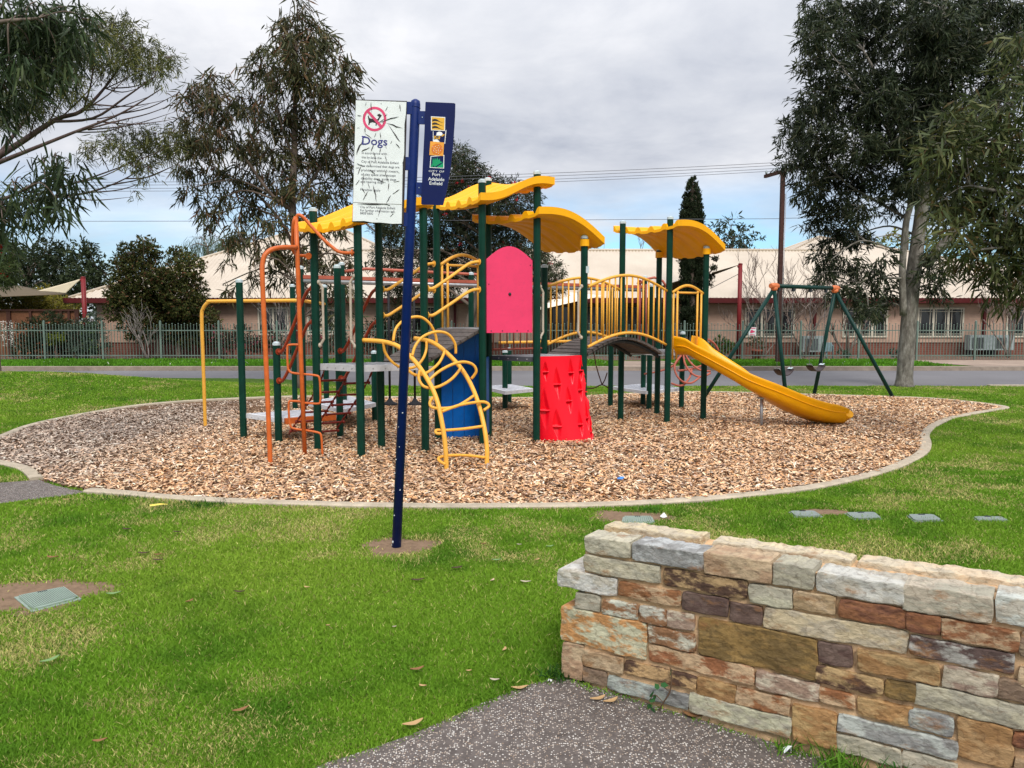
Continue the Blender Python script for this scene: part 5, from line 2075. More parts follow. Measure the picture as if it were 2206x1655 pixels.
b = MB()
b.box(p + V((0, -0.005, 0.115)), (0.22, 0.002, 0.035))
b.box(p + V((0, -0.005, -0.125)), (0.19, 0.002, 0.025))
b.slab([p + V((x, -0.006, z)) for x, z in ((-0.09, -0.05), (-0.03, -0.07), (0.06, -0.04), (0.10, 0.0), (0.03, 0.02), (-0.02, 0.06), (-0.07, 0.03))], V((0, 0.002, 0)))
b.build('red_marking', M['symred'], sg)
#==PART4==
# ------------------------------------------------------------------ school building
YW, YE = 32.0, 31.45
ZE = 2.50
SB = empty('school_building', (0, YW, 0.12), 'long pink brick school building with cream steel roofs and maroon gutters', 'building')


def wx(px, Y=YW):
    return at(px, 690, Y)[0]


vx0, vx1 = wx(1178), wx(1455)          # shaded verandah recess
b = MB()
for x0, x1 in ((-17.2, vx0), (vx1, 30.0)):
    b.box(((x0 + x1) / 2, YW + 0.15, 1.60), (x1 - x0, 0.3, 1.84))
b.box((wx(1178) - 0.0 + (vx1 - vx0) / 2, YW + 3.4, 1.3), (vx1 - vx0 + 0.6, 0.3, 2.4))
for x in (vx0 - 0.15, vx1 + 0.15):
    b.box((x, YW + 1.8, 1.3), (0.28, 3.0, 2.4))
b.build('wall', M['brick'], SB)
b = MB()
for x0, x1 in ((-17.2, vx0), (vx1, 30.0)):
    b.box(((x0 + x1) / 2, YW + 0.13, 0.38), (x1 - x0, 0.32, 0.60))
b.build('brick_base', M['brickdark'], SB)
b = MB()
for x0, x1 in ((-17.2, vx0), (vx1, 30.0)):
    b.box(((x0 + x1) / 2, YW + 0.11, 0.745), (x1 - x0, 0.36, 0.13))
b.build('sill_course', M['brick'], SB)
# fascia and gutter with soffit
b = MB()
b.box((5.9, YE + 0.03, ZE - 0.10), (48.3, 0.09, 0.20))
b.box((5.9, YE + 0.35, ZE - 0.20), (48.3, 0.6, 0.03))
b.box((-18.2, 40, ZE - 0.10), (0.09, 17.0, 0.20))
b.build('gutter', M['maroon'], SB)


def roof_face(mb, pts):
    """corrugated sheet: the quad (eave0, eave1, ridge1, ridge0) is split across the slope into ridged strips"""
    e0, e1, r1, r0 = map(V, pts)
    L = np.linalg.norm(e1 - e0)
    n = int(L / 0.15)
    nor = nrm(np.cross(e1 - e0, r0 - e0))
    vs, fs = [], []
    for k in range(n * 2 + 1):
        f = k / (n * 2)
        h = nor * (0.024 if k % 2 else -0.024)
        vs += [e0 + (e1 - e0) * f + h, r0 + (r1 - r0) * f + h]
    for k in range(n * 2):
        fs.append((k * 2, k * 2 + 2, k * 2 + 3, k * 2 + 1))
    mb.add(vs, fs, 0, True)


def hip_face(mb, e0, e1, apex):
    """triangular or trapezoid hip: strips run straight up the slope and stop at the hips"""
    e0, e1, a = map(V, (e0, e1, apex))
    t = nrm(e1 - e0)
    L = np.linalg.norm(e1 - e0)
    fa = np.dot(a - e0, t) / L
    foot = e0 + (e1 - e0) * fa
    rise = a - foot
    nor = nrm(np.cross(e1 - e0, rise))
    if nor[2] < 0:
        nor = -nor
    n = int(L / 0.17)
    vs, fs = [], []
    for k in range(n * 2 + 1):
        f = k / (n * 2)
        h = nor * (0.024 if k % 2 else -0.024)
        s = f / fa if f < fa else (1 - f) / (1 - fa)
        p = e0 + (e1 - e0) * f + h
        vs += [p, p + rise * s]
    for k in range(n * 2):
        fs.append((k * 2, k * 2 + 2, k * 2 + 3, k * 2 + 1))
    mb.add(vs, fs, 0, True)


def pyramid(x0, x1, depth, apex, name):
    b = MB()
    y0, y1 = YE, YE + depth
    c = [(x0, y0, ZE), (x1, y0, ZE), (x1, y1, ZE), (x0, y1, ZE)]
    for k in range(4):
        hip_face(b, c[k], c[(k + 1) % 4], apex)
    # ridge caps along the hips
    for k in range(4):
        b.tube([V(c[k]) + V((0, 0, 0.02)), V(apex) + V((0, 0, 0.03))], 0.06, 6)
    return b.build(name, M['roofsteel'], SB)


xl = wx(150, YE)
pyramid(xl, xl + 17.2, 17.2, (xl + 8.5, YE + 8.4, 6.6), 'roof')
xr = wx(1492, YE)
pyramid(xr, xr + 20.0, 17.0, (15.75, YE + 8.5, 5.85), 'roof')
b = MB()
roof_face(b, [(xl + 9.0, YE, ZE), (xr + 8.0, YE, ZE), (xr + 8.0, YE + 4.6, 4.82), (xl + 9.0, YE + 4.6, 4.82)])
roof_face(b, [(xr + 8.0, YE + 9.2, ZE), (xl + 9.0, YE + 9.2, ZE), (xl + 9.0, YE + 4.6, 4.82), (xr + 8.0, YE + 4.6, 4.82)])
b.tube([(xl + 9.0, YE + 4.6, 4.84), (xr + 8.0, YE + 4.6, 4.84)], 0.07, 6)
b.build('roof', M['roofsteel'], SB)


def window(px0, px1, py0, py1, lights, wide=None):
    x0, x1 = wx(px0, YW - .02), wx(px1, YW - .02)
    z1, z0 = at(0, py0, YW)[2], at(0, py1, YW)[2]
    b = MB()
    y = YW - 0.01
    fw = 0.07
    cx, w = (x0 + x1) / 2, x1 - x0
    b.box((cx, y, z1 - fw / 2), (w, 0.10, fw))
    b.box((cx, y, z0 + fw / 2), (w, 0.10, fw))
    for k in range(lights + 1):
        x = x0 + fw / 2 + (w - fw) * k / lights
        b.box((x, y, (z0 + z1) / 2), (fw * (1.3 if 0 < k < lights else 1), 0.096, z1 - z0 - 2 * fw))
    # slender security bars
    for k in range(lights):
        a = x0 + w * k / lights
        ww = w / lights
        for f in (0.2, 0.8):
            b.box((a + ww * f, y - 0.03, (z0 + z1) / 2), (0.022, 0.02, z1 - z0 - 2 * fw))
        for z in (z1 - 0.16, z0 + 0.14):
            b.box((a + ww / 2, y - 0.032, z), (ww - fw, 0.02, 0.022))
    fr = b.build('window', M['frame'], SB)
    b = MB()
    b.box((cx, y - 0.012, (z0 + z1) / 2), (w - 0.02, 0.03, z1 - z0 - 0.02))
    b.build('pane', M['glass'], fr)


for a in ((1976, 2076, 663, 727, 3), (1815, 1912, 663, 727, 3), (1604, 1712, 663, 727, 3), (2168, 2260, 663, 727, 2), (556, 622, 662, 722, 2), (662, 722, 662, 722, 2), (880, 960, 660, 722, 2)):
    window(*a)
for px in (1122, 1300, 1380):
    pass
b = MB()
for px0, px1 in ((1190, 1225), (1250, 1310), (1330, 1395)):
    b = MB()
    b.box((wx((px0 + px1) / 2, YW + 3.2), YW + 3.22, 1.45), (wx(px1, YW + 3.2) - wx(px0, YW + 3.2), 0.06, 1.5))
    b.build('verandah_glazing', M['glass'], SB)
b = MB()
for px in (2122, 1756, 640, 980):
    x = wx(px, YW - .1)
    b = MB()
    b.box((x, YW - 0.06, 1.2), (0.10, 0.10, 2.1))
    b.build('downpipe', M['maroon'], SB)

# garden items
FN2 = empty('timber_fence', (wx(60, 31), 31, 0.12), 'brown panelled timber fence at the far left behind shrubs', 'fence')
b = MB()
x0, x1 = wx(-250, 31), wx(165, 31)
b.box(((x0 + x1) / 2, 31, 1.05), (x1 - x0, 0.05, 1.85))
b.build('board_panel', M['brownfence'], FN2)
for px in (165, 148, 131, 110, 65, 18, -40, -120):
    b = MB()
    b.box((wx(px, 30.9), 30.94, 1.07), (0.16 if px in (165, 18) else 0.10, 0.07, 1.94))
    b.build('post', M['darkbrown'], FN2)
b = MB()
b.box(((x0 + x1) / 2, 30.93, 2.0), (x1 - x0, 0.09, 0.07))
b.build('top_rail', M['darkbrown'], FN2)


def sail(name, corners, mat, label, sagf=0.10):
    """triangular or four-cornered cloth with hollowed edges, thin but solid"""
    C = [V(p) for p in corners]
    n = 12
    b = MB()
    c = sum(C) / len(C)
    k = len(C)
    rim = []
    for i in range(k):
        a, d = C[i], C[(i + 1) % k]
        for j in range(n):
            f = j / n
            p = a + (d - a) * f
            rim.append(p + (c - p) * sagf * 4 * f * (1 - f))
    m = len(rim)
    rings = 5
    vs = []
    for r_ in range(rings):
        s = 1 - r_ / rings
        for p in rim:
            q = c + (p - c) * s
            q = q - V((0, 0, 0.05 * (1 - s * s)))
            vs.append(q)
    vs.append(c - V((0, 0, 0.05)))
    fs = []
    for r_ in range(rings - 1):
        for i in range(m):
            i2 = (i + 1) % m
            fs.append((r_ * m + i, r_ * m + i2, (r_ + 1) * m + i2, (r_ + 1) * m + i))
    for i in range(m):
        fs.append(((rings - 1) * m + i, (rings - 1) * m + (i + 1) % m, len(vs) - 1))
    b.add(vs, fs, 0, True)
    o = b.build(name, mat)
    md = o.modifiers.new('thick', 'SOLIDIFY')
    md.thickness = 0.01
    return tag(o, label, 'shade sail')


def red_post(px, py0, Y, label, r=0.085):
    p = V(at(px, py0, Y))
    root = empty('sail_post', (p[0], p[1], 0.12), label, 'post')
    b = MB()
    b.tube([(p[0], p[1], 0.1), (p[0], p[1], p[2])], r, 12)
    b.build('shaft', M['redpost'], root)
    b = MB()
    b.tube([(p[0], p[1], p[2]), (p[0], p[1], p[2] + 0.03), (p[0], p[1], p[2] + 0.05)], [r * 1.08, r * 1.08, r * 0.4], 12)
    b.ball((p[0] - r, p[1] - 0.02, p[2] - 0.08), 0.05, 6)
    b.build('cap', M['redpost'], root)
    return p


rp = red_post(179, 599, 29.6, 'red steel post holding the cream sail at left')
rp2 = red_post(1595, 570, 29.4, 'tall red steel post behind the swing set', 0.08)
rp3 = red_post(1378, 606, 30.2, 'red steel post seen through the bridge railing', 0.07)
sail('shade_sail', [at(177, 600, 29.7), at(80, 627, 31.5), at(142, 632, 30.3)], M['sail'], 'small bright cream shade sail tied to the red post', 0.06)
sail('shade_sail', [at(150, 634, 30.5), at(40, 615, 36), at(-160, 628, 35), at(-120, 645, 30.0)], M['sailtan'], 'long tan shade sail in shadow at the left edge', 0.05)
sail('shade_sail', [at(1150, 671, 30.2), at(1210, 628, 32.4), at(1300, 637, 30.6)], M['sailwhite'], 'pale triangular shade sail under the eaves beyond the bridge', 0.03)
sail('shade_sail', [at(1420, 617, 30.6), at(1475, 600, 30.4), at(1470, 640, 32.0)], M['sailtan'], 'brown shade sail corner beside the cypress', 0.05)
sail('shade_sail', [at(1592, 571, 29.4), at(1533, 588, 29.9), at(1534, 593, 30.6)], M['sailtan'], 'thin brown sail corner tied to the tall red post', 0.03)


def cable(pts, label, r=0.012, name='cable', mat=None, sag=0.0, group=None):
    b = MB()
    P = []
    a, d = V(pts[0]), V(pts[1])
    for f in np.linspace(0, 1, 24):
        P.append(a + (d - a) * f - V((0, 0, sag * 4 * f * (1 - f))))
    b.tube(P, r, 5)
    o = b.build(name, mat or M['cable'])
    return tag(o, label, 'cable', group)


cable([at(1592, 590, 29.4), at(1530, 622, 30.4)], 'short dark stay cable from the tall red post down left', 0.012)

# power pole and lines
PPY = 26.6
pp = V(at(1675, 782, PPY))
pp[2] = 0.12
PL_ = empty('power_pole', tuple(pp), 'slim dark brown power pole with a cross arm behind the swing set', 'power pole')
ptz = at(1677, 366, PPY)[2]
b = MB()
b.box((pp[0], pp[1], (ptz + 0.1) / 2), (0.12, 0.16, ptz))
b.build('shaft', M['polewood'], PL_)
b = MB()
for s in (-1, 1):
    b.tube([(pp[0] + 0.11 * 1, pp[1] + 0.05 * s, 0.1), (pp[0] + 0.11, pp[1] + 0.05 * s, ptz - 0.8)], 0.012, 5)
b.build('conduit', M['steel'], PL_)
b = MB()
arm0, arm1 = V((pp[0] - 0.32, pp[1] + 0.9, ptz - 0.06)), V((pp[0] + 0.32, pp[1] - 0.9, ptz - 0.04))
b.box((arm0 + arm1) / 2, (np.linalg.norm(arm1 - arm0), 0.09, 0.11), axes=(arm1 - arm0, np.cross(arm1 - arm0, (0, 0, 1)), (0, 0, 1)))
b.build('cross_arm', M['polewood'], PL_)
b = MB()
ins = []
for f in (0.04, 0.33, 0.67, 0.96):
    p = arm0 + (arm1 - arm0) * f + V((0, 0, 0.06))
    ins.append(p + V((0, 0, 0.1)))
    b.tube([p, p + V((0, 0, 0.06)), p + V((0, 0, .1)), p + V((0, 0, .13))], [0.03, 0.045, 0.035, 0.02], 8)
b.build('insulator', M['acgrey'], PL_)
for k, p in enumerate(ins):
    far = V((-34.0, PPY + (p[1] - PPY), p[2] - 0.25))
    cable([p, far], ['farthest', 'third', 'second', 'nearest'][k] + ' of the four overhead wires left of the power pole', 0.008, 'overhead_wire', None, 0.55, 'overhead wires from the power pole')
    far = V((30.0, PPY - 6 + (p[1] - PPY), p[2] + 0.4))
    cable([p, far], ['farthest', 'third', 'second', 'nearest'][k] + ' of the overhead wires running right behind the big gum', 0.008, 'overhead_wire', None, 0.3, 'overhead wires from the power pole')
cable([V((pp[0], pp[1], 5.05)), V((-34.0, PPY, 5.0))], 'single low telephone wire left of the power pole', 0.009, 'telephone_wire', None, 0.06)
cable([V((pp[0], pp[1], 5.06)), V((30, PPY - 5, 5.2))], 'single low telephone wire right of the power pole', 0.009, 'telephone_wire', None, 0.1)


def ac_unit(px0, px1, py0, py1, Y, label, fans):
    x0, x1 = wx(px0, Y), wx(px1, Y)
    z1, z0 = at(0, py0, Y)[2], at(0, py1, Y)[2]
    rt = empty('air_conditioner', ((x0 + x1) / 2, Y, 0.12), label, 'air conditioner', 'air conditioner units on the wall')
    b = MB()
    b.box(((x0 + x1) / 2, Y, (z0 + z1) / 2), (x1 - x0, 0.4, z1 - z0))
    b.build('case', M['acgrey'], rt)
    b = MB()
    w = (x1 - x0) * 0.55
    cx = x0 + (x1 - x0) * 0.36
    for k in range(9):
        b.box((cx - w / 2 + w * (k + 0.5) / 9, Y - 0.206, (z0 + z1) / 2 - 0.02), (w / 9 * 0.6, 0.016, (z1 - z0) * 0.74))
    b.build('grille', M['acdark'], rt)
    b = MB()
    for x in (x0 + 0.08, x1 - 0.08):
        b.box((x, Y, (z0 + 0.12) / 2 + 0.0), (0.06, 0.3, max(0.04, z0 - 0.12)))
    b.build('foot', M['acdark'], rt)


ac_unit(2086, 2134, 722, 754, 31.4, 'left grey air conditioner outside the right wall', 1)
ac_unit(2136, 2180, 722, 754, 31.4, 'right grey air conditioner outside the right wall', 1)
ac_unit(1727, 1778, 724, 758, 31.4, 'grey air conditioner behind the right swing', 1)
b = MB()
p = at(1783, 756, 29.4)
b.box((p[0], p[1], 0.58), (0.26, 0.16, 0.34))
b.tube([(p[0] + 0.2, p[1], 0.12), (p[0] + 0.2, p[1], 0.62), (p[0] + 0.12, p[1], 0.66)], 0.03, 8)
b.tube([(p[0] - 0.05, p[1], 0.12), (p[0] - 0.05, p[1], 0.42)], 0.03, 8)
tag(b.build('meter_box', paint('bluegrey_box', (0.2, 0.3, 0.33), 0.5)), 'blue grey gas meter box behind the right swing leg', 'meter box')


def pot(px, py, Y, r, h, label):
    p = at(px, py, Y)
    rt = empty('plant_pot', (p[0], p[1], 0.12), label, 'pot')
    b = MB()
    b.tube([(p[0], p[1], 0.12), (p[0], p[1], 0.12 + h * 0.8), (p[0], p[1], 0.12 + h * 0.8), (p[0], p[1], 0.12 + h)], [r * 0.72, r * 0.95, r * 1.06, r * 1.06], 14)
    b.build('tub', M['terracotta'], rt)


pot(1630, 770, 29.3, 0.21, 0.36, 'terracotta pot behind the fence sign')

# ------------------------------------------------------------------ trees and shrubs
def mixcols(n, pal_, wts):
    pal_ = np.array(pal_)
    c = pal_[rg.choice(len(pal_), n, p=np.array(wts) / sum(wts))]
    return c * (0.65 + 0.7 * rg.random(n))[:, None]


def clump_points(c, R, nl, L, wd, droop, outw_, k=7, core=0.45):
    """leaves of one clump: sprigs spread through an ellipsoid, leaves along each sprig"""
    ns = max(1, nl // k)
    u = rg.normal(size=(ns, 3))
    u /= np.linalg.norm(u, axis=1, keepdims=True)
    rad = rg.random(ns) ** core
    P = c + u * rad[:, None] * R
    d = u * outw_ + np.array([0, 0, -1.0]) * droop + rg.normal(0, 0.35, (ns, 3))
    d /= np.linalg.norm(d, axis=1, keepdims=True)
    t = rg.random((ns, k)) * L * 1.5
    B = P[:, None, :] + d[:, None, :] * t[..., None] + rg.normal(0, L * 0.22, (ns, k, 3))
    D = d[:, None, :] + rg.normal(0, 0.75, (ns, k, 3)) + np.array([0, 0, -1.0]) * droop * 0.6
    n = ns * k
    return B.reshape(-1, 3), D.reshape(-1, 3), P


def px_clumps(lst, Y, spread, seed):
    r = random.Random(seed)
    out = []
    for q in lst:
        px, py, rp_ = q[:3]
        y = Y + (q[3] if len(q) > 3 else r.uniform(-spread, spread))
        out.append((V(at(px, py, y)), rp_ * y / FPX))
    return out


def tree(name, label, cat, base, trunk, limbs, clumps, leaf, pal_, wts, dens, barkm, droop=0.8, group=None, squash=0.85, twig=0.012, core=0.45, outw_=0.45, branch_r=0.035, extra=0.0, lmat='leaf', k=7, dark=None):
    """trunk / limbs: lists of (point, radius); clumps: (centre, radius)"""
    root = empty(name, tuple(base), label, cat, group)
    b = MB()
    skel = []
    for j, ln in enumerate([trunk] + limbs):
        P = smooth_path([p for p, r_ in ln], 4)
        rr = np.interp(np.linspace(0, len(ln) - 1, len(P)), np.arange(len(ln)), [r_ for p, r_ in ln])
        if j == 0 and len(P) > 4:
            rr[0] *= 1.35
            rr[1] *= 1.12
        b.tube(P, rr, 12 if j == 0 else 8)
        skel += [(p, q_) for p, q_ in zip(P, rr)][(3 if j == 0 else 0):]
    SK = np.array([p for p, _ in skel])
    r = random.Random(hash(label) % 1000 if False else len(label) * 7 + len(clumps))
    BB, DD, CC = [], [], []
    Lf, Wf = leaf
    for c, R in clumps:
        nl = int(6.0 * dens * R * R / (Lf * Wf))
        cc = V((R, R, R * squash)) * 0.92
        B_, D_, P_ = clump_points(c, cc, nl, Lf, Wf, droop, outw_, k, core)
        BB.append(B_)
        DD.append(D_)
        CC.append(np.full(len(B_), r.uniform(0.72, 1.3)))
        # branch from the nearest lower part of the skeleton into the clump
        dd = np.linalg.norm(SK - c, axis=1) + np.maximum(0, SK[:, 2] - c[2]) * 1.2
        i = int(np.argmin(dd))
        s0 = SK[i]
        mid = (s0 + c) / 2 + V((r.uniform(-.1, .1), r.uniform(-.1, .1), 0.18)) * np.linalg.norm(c - s0)
        L0 = np.linalg.norm(c - s0)
        if L0 > 0.05:
            P = smooth_path([s0, mid, c + V((0, 0, R * 0.2))], 5)
            r0 = min(skel[i][1] * 0.6, branch_r * (0.5 + L0 * 0.35))
            b.tube(P, np.linspace(r0, twig, len(P)), 6)
        for t_ in range(6):
            q_ = P_[r.randrange(len(P_))]
            b.tube(smooth_path([c, (c + q_) / 2 + V((0, 0, 0.1 * R)), q_], 3), np.linspace(twig, twig * 0.35, 7), 4)
    b.build('trunk', barkm, root)
    if BB:
        B_ = np.concatenate(BB)
        D_ = np.concatenate(DD)
        n = len(B_)
        c = mixcols(n, pal_, wts) * np.concatenate(CC)[:, None]
        bend = rg.normal(0, 0.12, (n, 3)) + np.array([0, 0, -0.12 * droop])
        blades('foliage', B_, D_, Lf * (0.65 + 0.7 * rg.random(n)), Wf * (0.7 + 0.6 * rg.random(n)), bend, c, M[lmat], root)
    return root


def PX(px, py, Y):
    return V(at(px, py, Y))


# central gum behind the frame
Y = 17.4
tr = [(PX(645, 843, Y), .10), (PX(650, 720, Y), .09), (PX(646, 580, Y), .085), (PX(630, 455, Y), .085), (PX(634, 330, Y), .07), (PX(636, 200, Y), .045), (PX(640, 60, Y), .015)]
lm = [[(PX(632, 455, Y), .05), (PX(585, 420, Y - .3), .04), (PX(520, 330, Y - .5), .03), (PX(450, 240, Y - .4), .015)],
      [(PX(646, 560, Y), .05), (PX(600, 470, Y + .4), .035), (PX(530, 400, Y + .7), .025), (PX(440, 350, Y + .8), .012)],
      [(PX(632, 440, Y), .045), (PX(690, 360, Y + .4), .035), (PX(725, 260, Y + .5), .02), (PX(735, 160, Y + .4), .01)],
      [(PX(640, 520, Y), .045), (PX(700, 470, Y - .4), .03), (PX(770, 470, Y - .7), .02), (PX(830, 520, Y - .8), .01)],
      [(PX(648, 620, Y), .03), (PX(600, 560, Y - .4), .02), (PX(545, 560, Y - .6), .01)],
      [(PX(634, 350, Y), .03), (PX(600, 250, Y - .3), .02), (PX(575, 150, Y - .3), .01)]]
cl_ = [(640, 22, 42), (618, 60, 42), (668, 66, 44), (595, 110, 42), (690, 100, 40), (640, 110, 55), (730, 130, 42), (560, 150, 36), (600, 175, 46), (665, 165, 50), (715, 195, 48), (745, 180, 30), (548, 235, 38),
       (600, 250, 48), (655, 240, 50), (715, 260, 50), (750, 285, 32), (440, 190, 40), (465, 165, 28), (408, 200, 26), (415, 245, 38), (475, 225, 44), (520, 200, 26), (390, 295, 38), (440, 300, 48), (500, 290, 42), (545, 310, 40),
       (595, 330, 46), (655, 325, 46), (715, 335, 46), (400, 345, 30), (455, 365, 36), (520, 365, 40), (580, 400, 44), (650, 400, 46), (715, 405, 46), (755, 375, 26), (415, 410, 26), (446, 440, 26), (485, 430, 30), (540, 445, 38),
       (600, 470, 40), (660, 465, 34), (715, 470, 36), (460, 470, 18), (505, 500, 30), (550, 520, 38), (600, 545, 40), (655, 540, 36), (705, 545, 38), (490, 550, 14), (535, 580, 20), (592, 592, 24), (645, 600, 26), (700, 605, 30),
       (745, 560, 30), (750, 620, 30), (480, 615, 12), (690, 660, 22), (740, 680, 22), (515, 612, 14)]
tree('gum_tree', 'tall slender gum with drooping bronze tinged leaves behind the left of the frame', 'tree', (PX(645, 843, Y)[0], Y, 0), tr, lm, px_clumps(cl_, Y, 0.9, 3), (0.22, 0.030),
     [(0.062, 0.066, 0.028), (0.038, 0.044, 0.019), (0.12, 0.09, 0.04), (0.15, 0.08, 0.045), (0.10, 0.095, 0.045)], [4, 4, 2, 1.5, 2], 1.9, M['bark_brown'], 0.8, core=0.55, k=14)

# big dark gum on the right
Y = 18.4
tr = [(PX(1947, 836, Y), .185), (PX(1951, 780, Y), .18), (PX(1957, 700, Y), .175), (PX(1967, 600, Y), .17), (PX(1982, 480, Y), .145), (PX(1996, 360, Y), .14), (PX(2006, 220, Y), .11), (PX(2028, 60, Y), .08), (PX(2040, -80, Y), .03)]
lm = [[(PX(1990, 575, Y), .13), (PX(2030, 530, Y - .2), .11), (PX(2070, 480, Y - .4), .09), (PX(2120, 420, Y - .5), .06), (PX(2170, 340, Y - .6), .03)],
      [(PX(1946, 680, Y - .2), .085), (PX(1944, 580, Y - .3), .08), (PX(1952, 480, Y - .35), .075), (PX(1962, 430, Y - .3), .07), (PX(1945, 350, Y - .4), .05), (PX(1900, 260, Y - .6), .03), (PX(1840, 180, Y - .8), .015)],
      [(PX(1948, 550, Y - .3), .022), (PX(1905, 530, Y - .5), .018), (PX(1850, 520, Y - .7), .02), (PX(1790, 560, Y - .9), .01)],
      [(PX(1952, 470, Y - .3), .04), (PX(1900, 440, Y + .3), .035), (PX(1830, 400, Y + .5), .025), (PX(1750, 330, Y + .6), .012)],
      [(PX(1998, 340, Y), .06), (PX(1930, 240, Y + .3), .045), (PX(1860, 110, Y + .4), .03), (PX(1800, 30, Y + .4), .012)],
      [(PX(2004, 240, Y), .05), (PX(2070, 160, Y + .3), .04), (PX(2140, 60, Y + .3), .02)],
      [(PX(1944, 600, Y - .3), .03), (PX(1900, 600, Y - .6), .02), (PX(1850, 610, Y - .8), .01)]]
cl_ = [(1770, 30, 50), (1840, 20, 60), (1930, 20, 60), (2030, 10, 70), (2130, 20, 70), (2200, 60, 60), (1750, 75, 38), (1800, 95, 55), (1880, 90, 60), (1970, 90, 60), (2060, 90, 65), (2150, 110, 65), (1750, 130, 30), (1800, 160, 48),
       (1870, 165, 60), (1950, 170, 60), (2040, 180, 60), (2130, 190, 60), (1760, 215, 42), (1730, 240, 36), (1810, 235, 52), (1890, 245, 60), (1970, 250, 56), (2060, 260, 55), (1715, 285, 38), (1765, 300, 50), (1840, 310, 55),
       (1920, 315, 52), (2000, 310, 50), (1725, 345, 40), (1780, 370, 50), (1850, 380, 52), (1925, 385, 46), (1985, 390, 36), (1740, 405, 34), (1790, 435, 44), (1850, 450, 40), (1765, 480, 28), (1800, 510, 38), (1850, 510, 30), (1780, 555, 30),
       (1825, 570, 30), (1775, 590, 20), (1875, 590, 28), (1905, 555, 20), (1800, 625, 28), (1850, 630, 32), (1900, 635, 28), (1870, 665, 24), (1908, 600, 20), (2010, 580, 34), (2020, 620, 26), (2030, 440, 36), (2040, 380, 40), (2010, 530, 22), (1880, 665, 22), (1925, 440, 22), (1995, 330, 45, -1.2), (2010, 235, 50, -1.2), (2015, 140, 55, -1.2), (2030, 50, 60, -1.2), (1960, 390, 36, -1.1), (1940, 300, 46, -1.2), (1900, 200, 46, -1.3), (1985, 60, 50, -1.1), (2075, 110, 50, -1.0)]
tree('gum_tree', 'largest dark leafy gum with a thick pale trunk standing by the road at right', 'tree', (PX(1947, 836, Y)[0], Y, 0), tr, lm, px_clumps(cl_, Y, 1.1, 5), (0.175, 0.030),
     [(0.032, 0.043, 0.021), (0.019, 0.027, 0.014), (0.055, 0.065, 0.033), (0.085, 0.085, 0.048)], [5, 4, 3, 1], 2.9, M['bark_pale'], 0.5, core=0.55, k=14)

# overhanging foliage of a tree just outside the frame on the right
Y = 9.2
tr = [(PX(2480, 1010, Y), .16), (PX(2470, 700, Y), .14), (PX(2430, 450, Y), .11), (PX(2380, 250, Y), .08), (PX(2340, 60, Y), .05), (PX(2330, -100, Y), .03)]
lm = [[(PX(2440, 470, Y), .06), (PX(2330, 400, Y), .05), (PX(2210, 420, Y - .2), .03), (PX(2090, 400, Y - .3), .012)],
      [(PX(2390, 270, Y), .05), (PX(2290, 280, Y + .3), .035), (PX(2160, 300, Y + .3), .02), (PX(2060, 300, Y + .2), .01)],
      [(PX(2460, 600, Y), .05), (PX(2330, 520, Y - .4), .035), (PX(2200, 530, Y - .4), .02), (PX(2090, 540, Y - .4), .01)]]
cl_ = [(2050, 265, 45), (2110, 250, 60), (2180, 230, 60), (2200, 150, 50), (2030, 310, 40), (2080, 320, 55), (2150, 320, 65), (2215, 320, 60), (2025, 370, 35), (2070, 390, 55), (2140, 400, 60), (2210, 410, 60), (2040, 430, 38), (2100, 455, 55),
       (2170, 470, 60), (2220, 500, 55), (2060, 500, 45), (2120, 530, 50), (2180, 555, 50), (2070, 545, 30), (2140, 590, 34), (2200, 610, 40), (2240, 560, 60), (2160, 620, 16), (2280, 450, 70), (2280, 300, 70), (2290, 180, 70), (2350, 380, 70), (2190, 80, 36)]
tree('gum_tree', 'olive leaved gum branches reaching in from the right edge', 'tree', (PX(2480, 1010, Y)[0], Y, 0), tr, lm, px_clumps(cl_, Y, 0.45, 8), (0.165, 0.026),
     [(0.070, 0.085, 0.030), (0.045, 0.060, 0.022), (0.11, 0.115, 0.045), (0.10, 0.07, 0.03)], [4, 4, 2, 0.7], 2.4, M['bark_pale'], 0.45, twig=0.005, branch_r=0.02)

